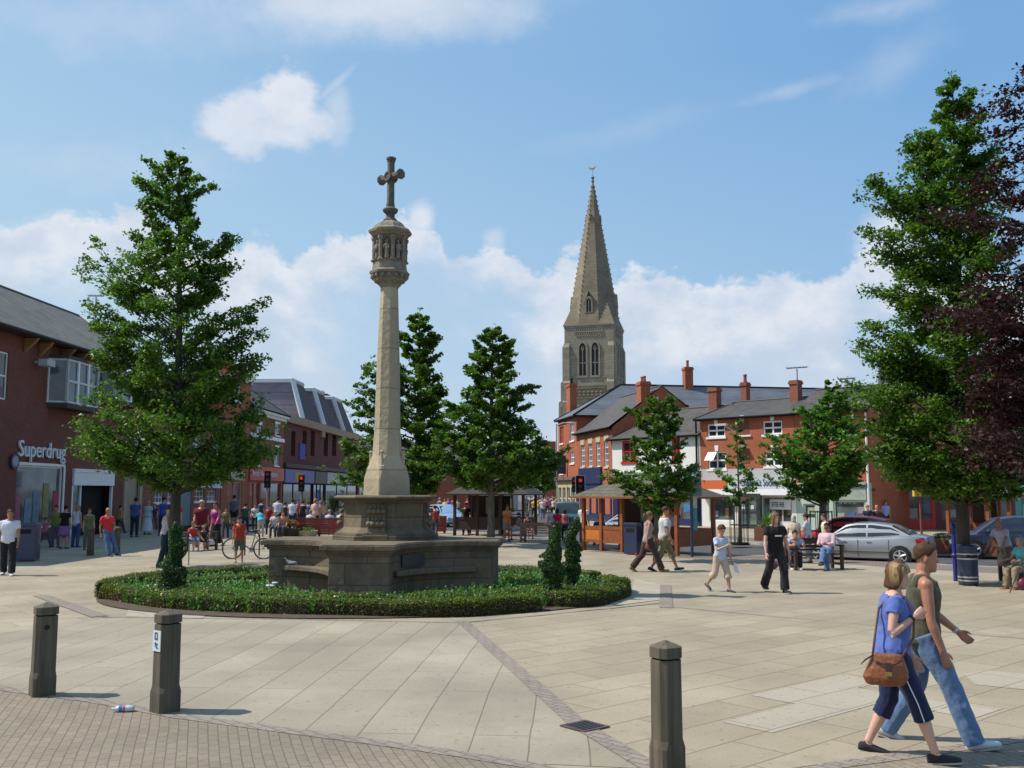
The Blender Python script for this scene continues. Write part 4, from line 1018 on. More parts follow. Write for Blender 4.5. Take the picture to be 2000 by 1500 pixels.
b=MB(); b.box(sw[0]-.05,sw[2]+.08,-.05,.0,sw[3]+.0,sw[3]+.12); b.box(sw[2],sw[2]+.12,-.05,0,sw[1],sw[3]); b.build('window_surround',WHT,r)
a,b_,c,d=dr_; do=empty('shop_door',(0,0,0)); do.parent=r
m=MB(); m.box(a,a+.12,-.02,.10,b_,d-.7); m.box(c-.12,c,-.02,.10,b_,d-.7); m.box(a+.9,a+1.0,.0,.10,b_,d-.7); m.box(a,c,-.1,.06,d-.75,d-.1); m.box(a-.02,c+.02,-.14,.02,d-.1,d+.06); m.build('door_frame',WHT,do)
m=MB(); m.quad((a,.5,0),(c,.5,0),(c,.5,d),(a,.5,d)); m.build('dark_doorway',INT,do)
m=MB(); m.quad((a+.12,.08,.05),(a+.9,.08,.05),(a+.9,.08,d-.75),(a+.12,.08,d-.75)); m.build('side_pane',GLs,do)
# fascia script: the shop name in chunky raised letters, and a star figure
SIGNW=plain('sign white',(.72,.72,.74),rough=.4,var=.03,bmp=0)
p=F1.uv(31,886); q=F1.uv(133,905)
text_mesh('sign_lettering','Superdrug',1.02,SIGNW,r,(p[0],-.09,p[1]-.10),extr=.04,sx=(q[0]-p[0])/4.75)
s0,z0=F1.uv(211,899); m=MB(); R0=.42; st=[]
for i in range(10):
    an=math.pi/2+i*math.pi/5; rr=R0 if i%2==0 else R0*.48
    st.append((s0+rr*math.cos(an),z0+rr*math.sin(an)*1.25))
m.rings([[(x,-.10,z) for x,z in st],[(x,-.01,z) for x,z in st]]); m.build('star_emblem',SIGNW,r)
s0,z0=F1.uv(25,901); m=MB(); m.rings([[(s0+rr*math.cos(i*.5236),yy,z0+rr*math.sin(i*.5236)) for i in range(12)] for rr,yy in ((.34,-.01),(.34,-.12),(.24,-.12))]); m.build('round_sign',plain('navy sign disc',(.03,.04,.10),rough=.4,bmp=0),r)
m=MB(); m.rings([[(s0+rr*math.cos(i*.5236),yy,z0+rr*math.sin(i*.5236)) for i in range(12)] for rr,yy in ((.23,-.12),(.23,-.13))]); m.build('round_sign_face',plain('grey violet face',(.35,.33,.45),rough=.4,bmp=0),r)
# ---------------------------------------------------------------- L2 brick offices with white sash windows
F2=Fac(tuple(F1.p0+F1.d*(e1+.05)),tuple(F1.p0+F1.d*(F1.u(432)))); e2=F2.len
r=F2.root('brick_office_building','orange brick building with small paned white windows, behind the big left tree')
ze=F2.z(410,812); ops=[]
zw1=F2.z(303,916); 
doors=[(F2.u(243),.02,F2.u(278),F2.z(250,905)),(F2.u(356),.02,F2.u(376),F2.z(370,945))]
wins=[(F2.u(303),1.5,F2.u(321),F2.z(321,912)),(F2.u(329),1.5,F2.u(343),F2.z(340,914)),(F2.u(382),1.5,F2.u(400),F2.z(400,918)),(F2.u(406),1.5,F2.u(423),F2.z(420,920))]
ups=[]
for px in (262,300,338,376,412):
    for (pt,pb) in ((848,886),):
        ups.append((F2.u(px),F2.z(px,pb)+(.0),F2.u(px+15),F2.z(px,pt)))
mb=wall(r,F2,0,e2,0,ze,doors+wins+ups,BR_mid); shell(mb,0,e2,11,ze); gable(mb,e2,0,11,ze,ze+2.4); mb.build('wall',BR_mid,r)
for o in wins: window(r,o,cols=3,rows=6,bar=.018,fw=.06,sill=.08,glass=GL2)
for i in (0,2,3):      # tilted-out top vents
    a,b,c,d=wins[i]; m=MB(); zz=d-.1; m.add([(a,-.02,zz),(c,-.02,zz),(c,-.42,zz-1.05),(a,-.42,zz-1.05)],[(3,2,1,0)]); 
    v=m.build('tilted_vent',GL2,r); k=MB()
    for t in (0,.33,.66,1): x=a+(c-a)*t; k.tube([(x,-.03,zz),(x,-.43,zz-1.05)],.035,4)
    for t in (0,.5,1): k.tube([(a,-.03-.4*t,zz-1.05*t),(c,-.03-.4*t,zz-1.05*t)],.035,4)
    k.build('vent_frame',WHT,v)
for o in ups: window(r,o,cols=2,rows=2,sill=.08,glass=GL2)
a,b,c,d=doors[0]; m=MB(); m.box(a,a+.35,-.08,.05,0,d); m.box(c-.35,c,-.08,.05,0,d); m.box(a-.1,c+.1,-.15,.05,d,d+.3); m.build('door_surround',BEIGE,r)
m=MB(); m.quad((a,.1,0),(c,.1,0),(c,.1,d),(a,.1,d)); m.build('panelled_door',plain('beige door',(.36,.28,.19),rough=.6),r)
a,b,c,d=doors[1]; m=MB(); m.box(a,c,.03,.10,0,2.3); m.build('blue_door',plain('slate blue door',(.13,.21,.25),rough=.5),r)
m=MB(); m.box(a-.1,c+.1,-.04,.02,2.35,3.0); m.build('door_sign',plain('white notice',(.65,.66,.62),bmp=0),r)
m=MB(); m.box(a,c,-.04,.02,3.1,d); m.build('door_canopy',plain('grey panel',(.22,.22,.24),rough=.6,bmp=0),r)
rf=roof(r,0,e2,0,11,ze,ze+2.4,SL_brown,ov=.3)
# tall narrow brick house
FH=Fac(tuple(F1.p0+F1.d*(F1.u(433)+.06)),tuple(F1.p0+F1.d*F1.u(486))); eh=FH.len
r=FH.root('tall_brick_house','tall narrow brick house half hidden by the big left tree')
ze=FH.z(470,742); ws=[(FH.u(452),FH.z(460,782),FH.u(465),FH.z(460,735)-.5),(FH.u(452),FH.z(460,860),FH.u(465),FH.z(460,825))]
so2=(FH.u(445),.2,FH.u(474),2.9)
mb=wall(r,FH,0,eh,0,ze,ws+[so2],BR_red); shell(mb,0,eh,9,ze); mb.build('wall',BR_red,r)
for o in ws: window(r,o,cols=2,rows=4,bar=.03,sill=.12,glass=GL2)
shopfront(r,so2,CREAM,2,disp=[(.4,.2,.1)],seed=77)
m=MB(); m.box(.1,FH.u(476),-.1,.0,3.0,3.7); m.build('stone_fascia',CREAM,r)
m=MB(); m.box(-.1,eh+.1,-.12,9.1,ze-.1,ze+.12); rf=m.build('parapet_coping',CREAM,r)
chimney(r,eh-2.0,eh-.1,1.0,2.2,ze,FH.z(500,733)+.6,BR_red,3)
# ---------------------------------------------------------------- L3 three storey building with white cornice (corner at px 555)
F3=Fac(tuple(F1.p0+F1.d*(F1.u(486)+.05)),tuple(F1.p0+F1.d*(F1.u(553)))); e3=F3.len
r=F3.root('corner_shop_building','brick corner building with white cornice and red shop fascia, left of the mansards')
ze=F3.z(553,812)
ws=[]
for px in (500,536):
    ws.append((F3.u(px),F3.z(px,858)+.35,F3.u(px+9),F3.z(px,822)-.25)); ws.append((F3.u(px),F3.z(px,920)+.45,F3.u(px+9),F3.z(px,875)))
sfo=[(F3.u(489),.1,F3.u(508),2.9),(F3.u(511),.1,F3.u(549),2.9)]
mb=wall(r,F3,0,e3,0,ze,ws+sfo,BR_mid); shell(mb,0,e3,9,ze); mb.build('wall',BR_mid,r)
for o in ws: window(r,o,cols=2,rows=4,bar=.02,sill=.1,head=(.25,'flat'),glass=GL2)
for o in sfo: shopfront(r,o,REDP if o[0]>F3.u(480) else CREAM,2,disp=[(.5,.12,.05),(.4,.3,.1)],seed=int(o[0]))
m=MB(); z=F3.z(540,862); m.box(-.02,e3+.04,-.10,.02,z,z+.3); m.build('string_course',WHT,r)
m=MB(); m.box(-.05,e3+.1,-.25,.02,ze-.55,ze-.3); m.box(-.05,e3+.2,-.42,.02,ze-.3,ze-.1); m.build('cornice',WHT2,r)
m=MB(); m.box(.02,e3,-.12,.02,3.05,4.15); fs=m.build('shop_fascia',REDP,r)
text_mesh('fascia_lettering','British Heart Foundation',.62,SIGNW,r,(.6,-.14,3.4),extr=.01,sx=(F3.u(549)-.9)/7.4)
rf=roof(r,0,e3,0,9,ze,ze+3.6,SL_brown,hr=3.4,hl=0,ov=.4)

# ---------------------------------------------------------------- L4 mansard building
F4=Fac(tuple(F1.p0+F1.d*(F1.u(553)+.05)),tuple(F1.p0+F1.d*(F1.u(700)))); e4=F4.len
r=F4.root('mansard_shop_building','long dark brick building with three steep slate mansards edged in lead, beyond the corner shop')
ze=F4.z(562,822)
slots=[]
for px in (568,590,606,632,648,672): slots.append((F4.u(px),F4.z(px,890),F4.u(px+8),F4.z(px,830)-.5))
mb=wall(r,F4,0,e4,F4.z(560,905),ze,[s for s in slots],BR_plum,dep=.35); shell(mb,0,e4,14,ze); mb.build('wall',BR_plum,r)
for o in slots: window(r,o,mat=TIMB,glass=GL,cols=1,rows=3,y=.3)
zb=F4.z(560,905)
m=MB(); m.box(-.02,e4,-.3,.02,zb-.35,zb); m.build('canopy_band',plain('plum band',(.06,.03,.04),rough=.6),r)
bandm=plain('tan fascia boards',(.36,.25,.15),rough=.7)
m=MB(); m.box(-.05,e4+.05,-.35,.1,ze-.15,ze+.55)
for px in (625,664): s=F4.u(px); m.box(s-.5,s+.9,-.3,.05,ze-.75,ze-.15)
m.build('timber_fascia',bandm,r)
# shops below
shp=[(0.3,F4.u(612),(.10,.16,.42),'blue'),(F4.u(614),F4.u(636),(.02,.05,.04),'green'),(F4.u(638),e4-.3,(.5,.5,.5),'grey')]
for k,(a,c,colr,nm) in enumerate(shp):
    m=MB(); m.box(a,c,-.15,.0,zb-1.7,zb-.5); f_=m.build('shop_fascia',plain('fascia '+nm,colr,rough=.5,bmp=0),r)
    shopfront(r,(a+.1,.4,c-.1,zb-1.75),BLACKP,3,disp=[(.4,.4,.35),(.05,.15,.5),(.45,.4,.1)],seed=k+9)
    m=MB(); m.box(a,c,0,.1,0,.4); m.build('stall_riser',BLACKP,r)
m=MB(); m.box(F4.u(574),F4.u(588),-.17,-.15,zb-1.55,zb-.75); m.build('yellow_panel',plain('yellow sign',(.6,.38,.03),bmp=0),r)
m=MB(); a=F4.u(583); m.box(a,a+2.2,-.10,.0,zb+.5,zb+2.0); m.build('blue_sign',plain('royal blue sign',(.02,.04,.35),bmp=0),r)
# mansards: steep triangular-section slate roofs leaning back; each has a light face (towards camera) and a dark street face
SB=.9; nn_=Vector((-F4.d.y,F4.d.x)); FS=Fac(tuple(F4.p0+nn_*SB),tuple(F4.p1+nn_*SB))
zt=FS.z(568,741)
for k,(bn,bf,tn,tf) in enumerate([(584,621,568,588),(627,661,610,628),(666,686,648,665)]):
    a,c=F4.u(bn),F4.u(bf); ta,tb=FS.u(tn),FS.u(tf); zz=ze+.5
    if ta<a-2.5: ta=a-2.5
    A=[(a,-.25,zz),(c+.3,-.25,zz),(c+.3,11,zz),(a,11,zz)]; B=[(ta,SB,zt),(tb,SB,zt),(tb,10.2,zt),(ta,10.2,zt)]
    mn=empty('mansard',(0,0,0)); mn.parent=r
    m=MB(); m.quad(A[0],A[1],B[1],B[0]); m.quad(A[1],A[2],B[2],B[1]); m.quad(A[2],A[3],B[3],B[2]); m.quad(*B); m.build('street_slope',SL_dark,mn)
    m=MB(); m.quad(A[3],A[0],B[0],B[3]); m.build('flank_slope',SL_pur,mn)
    m=MB(); m.tube([A[0],B[0]],.26,5); m.tube([B[0],B[1]],.2,5); m.tube([B[0],B[3]],.26,5); m.build('lead_flashing',LEAD,mn)
# first flank continues toward the camera over the corner
m=MB(); m.box(F4.u(553),F4.u(584),.3,11,ze,ze+.5); m.build('flat_roof_edge',LEAD,r)
# further building and chimney beyond the mansards, half hidden by the tree behind the cross
F5=Fac(tuple(F1.p0+F1.d*(F1.u(700)+.1)),tuple(F1.p0+F1.d*(F1.u(700)+26)))
r=F5.root('far_left_building','plain brick building beyond the mansard building, mostly hidden by the tree behind the cross')
ze=7.2; ops=[(2+i*3.4,4.1,3.2+i*3.4,5.8) for i in range(7)]+[(1+i*6,.4,6+i*6,2.8) for i in range(4)]
mb=wall(r,F5,0,26,0,ze,ops,BR_mid); shell(mb,0,26,10,ze); gable(mb,0,0,10,ze,ze+3.4,flip=True); mb.build('wall',BR_mid,r)
for o in ops: window(r,o,cols=2,rows=2 if o[1]>3 else 1,glass=GL2)
m=MB(); m.box(0,26,-.1,0,2.85,3.6); m.build('shop_fascia',WHT2,r)
rf=roof(r,0,26,0,10,ze,ze+3.4,SL_brown)
chimney(rf,.3,2.2,4.2,5.6,ze+2,F5.z(712,773),BR_mid,2)
AER=plain('aerial metal',(.12,.13,.14),rough=.6,bmp=0)
def antenna(name,pos,h,label,rot=0,n=6,ln=.9):
    a=empty(name,pos,rot,label,'antenna'); m=MB(); m.tube([(0,0,0),(0,0,h)],.035,5); m.build('mast',AER,a)
    m=MB(); m.tube([(-ln/2,0,h),(ln/2,0,h+.12)],.035,4)
    for i in range(n): x=-ln/2+ln*i/(n-1); m.tube([(x,-.22,h+.06+.12*i/n),(x,.22,h+.06+.12*i/n)],.01,4)
    m.build('aerial',AER,a); return a
Yq=55; p=at(185,640,Yq); antenna('tv_aerial',(p.x,Yq,p.z-2),zat(185,580,Yq)-p.z+2,'thin television aerial above the hipped roof on the left',.8)
# ---------------------------------------------------------------- right side row
P4=Vector((12.0,62.0)); d4=Vector((1.01,-1)).normalized()
F_4=Fac(tuple(P4),tuple(P4+d4*11.2))
F_3=Fac((7.0,68.0),(12.0-.02,62.0+.02)); F_2=Fac((5.1,77),(7.0,68.0)); F_1=Fac((3.95,83.3),(5.1,77))
# R1 tall brick
f=F_1; L1=f.len
r=f.root('tall_brick_building','tall orange brick building with hipped blue slate roof, directly under the church tower')
ze=f.z(1110,815.5)
ww=[(f.u(1094),f.z(1098,866),f.u(1101),f.z(1098,833)),(f.u(1114),f.z(1117,861),f.u(1122),f.z(1117,828)),(f.u(1094),f.z(1098,925),f.u(1101),f.z(1098,886)),(f.u(1114),f.z(1117,905),f.u(1122),f.z(1117,882))]
mb=wall(r,f,0,L1,3.3,ze,ww,BR_red); 
DEEP=30
shell(mb,0,L1,DEEP,ze,z0=0); mb.build('wall',BR_red,r)
for i,o in enumerate(ww): window(r,o,cols=2,rows=2,sill=.12,glass=GL2 if i%2 else plain('bricked recess',(.26,.06,.03)),mat=WHT if i%2 else BR_red,hm=WHT)
gf=empty('pub_front',(0,0,0)); gf.parent=r
m=MB()
oo=[(.25+i*1.5,.7,1.35+i*1.5,2.5) for i in range(4)]
m=wall(r,f,0,L1,0,3.3,oo,CREAM,y=-.06,dep=.2); m.build('cream_wall',CREAM,gf)
for o in oo: window(gf,o,mat=WHT,cols=1,rows=2,glass=GL)
m=MB(); m.box(-.1,L1+.05,-.35,-.02,3.1,3.35); m.build('stone_cornice',plain('brown lead cornice',(.2,.13,.11)),gf)
m=MB(); m.box(f.u(1107),f.u(1107)+.1,-1.1,-.1,3.6,5.1); m.build('hanging_sign_board',NAVY,r); m=MB(); m.box(f.u(1107)-.03,f.u(1107)-.01,-1.0,-.2,3.75,4.4); m.build('hanging_sign_picture',plain('green sign picture',(.04,.22,.08),bmp=0),r)
# roof: hip at the street end, ridge running away to the right (along local y)
zr=ze+2.85; m=MB(); ov=.3; hip=4.6
A=(-ov,-ov,ze);B_=(L1+ov,-ov,ze);C_=(L1+ov,DEEP,ze);D_=(-ov,DEEP,ze); mid=L1/2; R0=(mid,hip,zr);R1=(mid,DEEP,zr)
m.quad(A,B_,R0); m.quad(B_,C_,R1,R0); m.quad(D_,A,R0,R1); m.quad(C_,D_,R1); rf=m.build('roof',slatemat('blue grey slate',(.15,.16,.19),rough=.6,var=.15),r)
m=MB(); m.quad((A[0],A[1],ze-.12),(B_[0],B_[1],ze-.12),B_,A); m.quad((B_[0],B_[1],ze-.12),(C_[0],C_[1],ze-.12),C_,B_); m.quad((A[0],A[1],ze-.12),(A[0],0,ze-.12),(B_[0],0,ze-.12),(B_[0],B_[1],ze-.12)); m.tube([A,R0],.08,5); m.tube([B_,R0],.08,5); m.tube([R0,R1],.09,5); m.build('eaves_and_hips',BLACKP,rf)
def chim_px(parent,f,pxl,pxr,pyt,pyb,yy,mat,pots=2,dy=.8,poth=.45,potm=POT):
    """chimney placed in facade frame at local depth yy, spanning px"""
    n=Vector((-f.d.y,f.d.x)); g=Fac(tuple(f.p0+n*yy),tuple(f.p1+n*yy)); a=g.u(pxl); c=g.u(pxr); zt_=g.z((pxl+pxr)/2,pyt); zb_=g.z((pxl+pxr)/2,pyb)
    return chimney(parent,a,max(c,a+.4),yy,yy+dy,zb_-.6,zt_,mat,pots,potm=potm,poth=poth)
g_=chim_px(rf,f,1107,1114,750,815,.9,BR_red,1,dy=.6,potm=BLACKP,poth=.5)
chimney(rf,mid-.3,mid+.4,10.2,10.9,zr-.6,zr+1.6,BR_red,1,poth=.6)
# gable bump beside (brick parapet under the slate)
m=MB(); m.box(L1-.2,L1+2.4,3.2,8.5,ze-3,ze+.75); bp_=m.build('brick_stair_block',BR_mid,r)
# R2 lower brick with 4 tall windows
f=F_2; L2=f.len
r=f.root('brick_hall_building','lower orange brick building with a row of four tall white sash windows')
ze=f.z(1160,841.5); z_w0=f.z(1160,911)
ww=[]
for px in (1135,1149.5,1165,1181): ww.append((f.u(px),f.z(px+4,911.5),f.u(px+7.5),f.z(px+4,869-(px-1135)*.18)))
mb=wall(r,f,0,L2,0,ze,ww,BR_red); DP=7.5; shell(mb,0,L2,DP,ze,left=False); gable(mb,L2,0,DP,ze,ze+3.0); mb.build('wall',BR_red,r)
for o in ww: window(r,o,cols=1,rows=4,bar=.03,sill=.14,head=(.42,'flat'),glass=GL2,hm=CREAM)
rf=roof(r,0,L2,0,DP,ze,ze+3.0,SL_brown,ov=.3)
chimney(rf,L2-1.0,L2-.1,2.2,2.9,ze+.6,ze+3.3,BR_red,2)
m=MB(); m.box(f.u(1133),f.u(1176),-.15,.0,f.z(1150,945),f.z(1150,914)); m.build('navy_fascia_board',NAVY,r)
m=wall(r,f,.2,L2-.2,0,2.7,[(.5+i*1.7,.5,1.9+i*1.7,2.2) for i in range(5)],NAVY,y=-.06); m.build('ground_floor_shopfront',NAVY,r)
for i in range(5): shopfront(r,(.5+i*1.7,.5,1.9+i*1.7,2.2),NAVY,1,dep=.05,disp=[(.4,.35,.3)],seed=60+i)
# R3 white render, red window frames
f=F_3; L3=f.len
r=f.root('white_rendered_building','white rendered building with bright red window frames, behind the slim tree')
ze=f.z(1277,854); z1=f.z(1200,925)
ww=[(f.u(1215),f.z(1225,902),f.u(1244),f.z(1225,861)),(f.u(1312),f.z(1320,899),f.u(1329),f.z(1320,853))]
gw=[(f.u(1205),.35,f.u(1262),z1-1.5),(f.u(1268),.35,f.u(1350),z1-1.5)]
mb=wall(r,f,0,L3,z1,ze,ww,WHT2); 
mb.build('wall',WHT2,r)
m=wall(r,f,0,L3,0,z1,gw,NAVY); m.build('ground_floor_wall',NAVY,r)
mb=MB(); shell(mb,0,L3,7,ze); mb.build('side_walls',BR_mid,r)
for o in ww: window(r,o,mat=REDP,cols=2,rows=2,sill=.15,hm=REDP,fw=.16,bar=.05)
m=MB(); m.box(f.u(1290),L3-.3,-.12,0,z1-1.35,z1-.1); m.build('light_blue_fascia',SKYB,r)
m=MB(); m.box(0.1,f.u(1288),-.1,0,z1-1.2,z1-.2); m.build('white_fascia',WHT,r)
m=MB(); m.box(-.02,L3,-.16,.0,z1-.1,z1+.05); m.build('canopy_trim',plain('grey trim',(.3,.3,.3)),r)
for o in gw: shopfront(r,o,NAVY,3,disp=[(.55,.06,.06),(.10,.30,.55),(.55,.06,.06),(.06,.25,.5)],seed=int(o[0]*3))
m=MB(); m.box(f.u(1300),f.u(1311),-.1,-.02,.4,z1-1.5); m.build('red_pillar',REDP,r)
roof(r,0,L3,0,7,ze,ze+2.1,SL_brown,hl=2.6,ov=.3)
# R4 'Children's Society' building
f=F_4; m4=f.u(1553)
r=f.root('charity_shop_building','red brick building with grey rendered band, orange fascia and charity shop below')
ze=f.z(1455,814)
zg=f.z(1450,915.5); zf0=f.z(1450,938)
W4=[(f.u(1383),f.z(1400,853.5),f.u(1417.5),f.z(1400,828)),(f.u(1492),f.z(1510,848.5),f.u(1529.5),f.z(1510,822)),(f.u(1383),f.z(1400,917),f.u(1418),f.z(1400,882)),(f.u(1494),f.z(1510,911),f.u(1528),f.z(1510,882))]
mb=wall(r,f,0,m4,zg,ze,[W4[0],W4[1]]+[(o[0],max(o[1],zg),o[2],o[3]) for o in W4[2:]],BR_red); mb.build('wall',BR_red,r)
mb=MB(); shell(mb,0,m4,8.5,ze,right=False); mb.build('side_walls',BR_red,r)
m=MB(); m.box(0,m4,-.03,.1,zf0,zg); m.build('rendered_band',GREYP,r)
for i,o in enumerate(W4): window(r,(o[0],max(o[1],zg),o[2],o[3]),cols=2,rows=2,fw=.09,bar=.05,sill=.12,head=(.38,'key'))
m=MB(); o=W4[2]; m.add([(o[0],.03,o[3]),((o[0]+o[2])/2,.03,o[3]),((o[0]+o[2])/2,-.45,o[3]-.55),(o[0],-.45,o[3]-.55)],[(3,2,1,0)]); m.build('tilted_vent',WHT,r)
# blind windows between
for (pt,pb) in ((822,852),(876,905)):
    s=f.u(1452); m=MB(); m.box(s-.45,s+.45,-.015,.0,f.z(1452,pb),f.z(1452,pt)); m.build('bricked_up_window',BR_dark,r)
    m=MB(); m.add([(s-.10,-.05,f.z(1452,pt)),(s+.10,-.05,f.z(1452,pt)),(s+.14,-.05,f.z(1452,pt)+.35),(s-.14,-.05,f.z(1452,pt)+.35)],[(0,1,2,3)]); m.box(s-.1,s+.1,-.05,0,f.z(1452,pt),f.z(1452,pt)+.33); m.build('keystone',WHT,r)
m=MB(); s=f.u(1452); m.box(s-.6,s+.6,-.1,0,f.z(1452,853),f.z(1452,850)); m.build('stone_sill',WHT,r)
m=MB(); s=f.u(1362); m.tube([(s,-.08,ze-.1),(s,-.08,.3)],.06,6); s=f.u(1445); m.tube([(s,-.06,f.z(1445,880)),(s,-.06,zg)],.045,5); m.build('drainpipes',BLACKP,r)
# streetlight bracket on wall
m=MB(); s=f.u(1430); m.box(s-.5,s+.3,-1.1,-.8,ze-.55,ze-.42); m.tube([(s,-.9,ze-.5),(s+.4,0,ze-1.0)],.04,5); m.build('wall_lamp',GREYP,r)
# fascias and shopfronts
zf1=f.z(1450,955.5)
m=MB(); m.box(.1,f.u(1422),-.25,.0,zf1,zf0-.02); m.build('orange_fascia',ORNG,r)
m=MB(); m.box(f.u(1424),m4-.1,-.25,.0,zf1,zf0-.02); m.build('charity_fascia',plain('silver white fascia',(.58,.60,.63),rough=.4,bmp=0,var=.05),r)
text_mesh('fascia_lettering',"Children's Society",.62,plain('navy lettering',(.04,.05,.18),bmp=0),r,(f.u(1449),-.27,zf1+.2),extr=.01,sx=(f.u(1541)-f.u(1449))/5.55)
m=MB(); m.add([(.1,-.25,zf1),(m4-.1,-.25,zf1),(m4-.1,-.55,zf1-.35),(.1,-.55,zf1-.35),(.1,0,zf1),(m4-.1,0,zf1),(m4-.1,0,zf1-.35),(.1,0,zf1-.35)],[(3,2,1,0),(3,7,6,2)]); m.build('awning_box',GREYP,r)
g1=(.55,.35,f.u(1432),zf1-.45); g2=(f.u(1446),.1,f.u(1484),zf1-.45); g3=(f.u(1486),.35,f.u(1544),zf1-.45)
m=wall(r,f,0,m4,0,zf1,[g1,g2,g3],WHT2); m.build('shop_wall',WHT2,r)
shopfront(r,g1,WHT,1,disp=[(.22,.36,.30),(.34,.30,.50),(.05,.04,.04),(.40,.22,.08),(.04,.04,.05)],seed=4); shopfront(r,g2,GREYP,2,seed=5); shopfront(r,g3,GREYP,3,disp=[(.2,.3,.3),(.03,.03,.03),(.40,.42,.42),(.35,.45,.3)],seed=6)
m=MB(); a=f.u(1501); c=f.u(1542); m.box(a,c,.0,.05,g3[3]-.75,g3[3]-.15); m.build('window_banner',SIGNW,r)
text_mesh('banner_lettering','ENTER HERE',.42,plain('dark lettering',(.03,.03,.05),bmp=0),r,(a+.12,-.01,g3[3]-.60),extr=.006,sx=(c-a-.3)/3.0)
zrr=foff(f,4.25).z(1450,785)
rf=roof(r,0,m4,0,8.5,ze,zrr,SL_brown,ov=.3,hl=.01)
chim_px(rf,f,1386,1402,757,800,3.2,BR_mid,0,dy=.6); 
chim_px(rf,f,1450,1461,746,790,5.4,BR_mid,1,dy=.5,poth=.55)
chim_px(rf,f,1546,1562,742,790,3.2,BR_mid,0,dy=.6)
# R5 taller neighbour with brown casements and O'Bains shop
s5=m4; e5=f.u(1700)
g=Fac(tuple(f.p0+f.d*(m4+.02)),tuple(f.p0+f.d*e5)); L5=g.len
r=g.root('corner_brick_building','red brick end building with brown casement windows and pale green shopfront below')
ze=g.z(1665,800.5)
w5=[(g.u(1634),g.z(1650,852),g.u(1666),g.z(1650,814)),(g.u(1632),g.z(1650,922),g.u(1668),g.z(1650,888)),(g.u(1572),g.z(1580,852),g.u(1600),g.z(1580,818)),(g.u(1572),g.z(1580,918),g.u(1600),g.z(1580,885))]
zs=g.z(1650,943); gl=[(g.u(1566),.6,g.u(1590),zs-1.2),(g.u(1601),.1,g.u(1618),zs-1.0),(g.u(1624),.6,g.u(1686),zs-1.0)]
mb=wall(r,g,0,L5,zs,ze,w5,BR_red); shell(mb,0,L5,5.5,ze,left=False); zr5=foff(g,2.75).z(1620,760); gable(mb,L5,0,5.5,ze,zr5); gable(mb,0,0,5.5,ze-.9,zr5,flip=True); mb.build('wall',BR_red,r)
for o in w5: window(r,o,mat=plain('brown window paint',(.10,.05,.035),bmp=0),cols=2,rows=2,sill=.1,head=(.2,'flat'),hm=BR_dark,glass=glassmat('net curtain glass',(.12,.12,.09),.2))
m=wall(r,g,0,L5,0,zs,gl,PALEG); m.build('shop_wall',PALEG,r)
for k,o in enumerate(gl): shopfront(r,o,PALEG,1,disp=([(.4,.42,.3)] if k==0 else [] if k==1 else [(.02,.02,.03),(.03,.14,.30),(.3,.3,.3)]),seed=20+k)
m=MB(); m.box(g.u(1618),g.u(1692),-.2,0,zs-.15,zs+.05); m.box(g.u(1622),g.u(1690),-.08,0,zs-.95,zs-.15); m.build('shop_cornice',plain('grey green paint',(.33,.38,.34),bmp=0),r)
text_mesh('window_lettering',"O'BAINS",.5,plain('silver lettering',(.5,.5,.52),bmp=0),r,(g.u(1634),.09,g.z(1650,984)),extr=.006,sx=(g.u(1676)-g.u(1634))/2.3)
m=MB(); m.tube([(g.u(1695),-.08,ze-.2),(g.u(1695),-.08,.2)],.06,6); m.build('drainpipe',WHT,r)
rf=roof(r,0,L5,0,5.5,ze,zr5,SL_brown,ov=.3)
Yq=58; p=at(1577,760,Yq); antenna('tv_aerial',(p.x,Yq+2,p.z-1.5),zat(1577,712,Yq)-p.z+1.5,'tall television aerial beside the middle chimney of the brick row',.2,ln=1.4)
p=at(1655,765,Yq); antenna('tv_aerial',(p.x,Yq,p.z-1.5),zat(1655,742,Yq)-p.z+1.5,'short television aerial on the right end of the brick row',.3,ln=1.1)
# R6 row at the far right behind the trees
P6=Vector((xat(1722,950,58),58)); F6=Fac(tuple(P6),tuple(P6+Vector((1,-.42)).normalized()*24)); g=F6
r=g.root('shop_parade','row of cream, red and teal shops under maroon awnings behind the right hand trees')
ze=7.6
ups=[(1.2+i*2.6,4.6,2.4+i*2.6,6.3) for i in range(8)]
zs=3.3
def seg(px): return g.u(px)
secs=[(0,seg(1760),CREAM,(.05,.25,.35)),(seg(1760),seg(1822),REDP,None),(seg(1822),seg(1978),MAROON,None),(seg(1978),24,TEAL,None)]
mb=wall(r,g,0,24,zs,ze,ups,BR_mid); shell(mb,0,24,10,ze); gable(mb,0,0,10,ze,ze+3,flip=True); mb.build('wall',BR_mid,r)
for o in ups: window(r,o,cols=2,rows=2,sill=.12,glass=GL2)
for k,(a,c,m_,q) in enumerate(secs):
    n=max(1,int((c-a)/2.6)); oo=[(a+.25+(c-a)*i/n,.45,a+(c-a)*(i+1)/n-.15,zs-.9) for i in range(n)]
    m=wall(r,g,a,c,0,zs,oo,m_,y=-.03*(k%2)); m.build('shop_wall',m_,r)
    for o in oo: shopfront(r,o,m_ if k else SKYB,2,disp=[(.4,.35,.3),(.15,.2,.3)],seed=40+k)
m=MB(); m.box(seg(1880),seg(1960),-.12,-.04,zs-.1,zs+.75); m.build('maroon_fascia',MAROON,r)
text_mesh('fascia_lettering','LLE  EZ',.62,plain('yellow lettering',(.7,.5,.05),bmp=0),r,(seg(1893),-.14,zs+.05),extr=.01,sx=1.2)
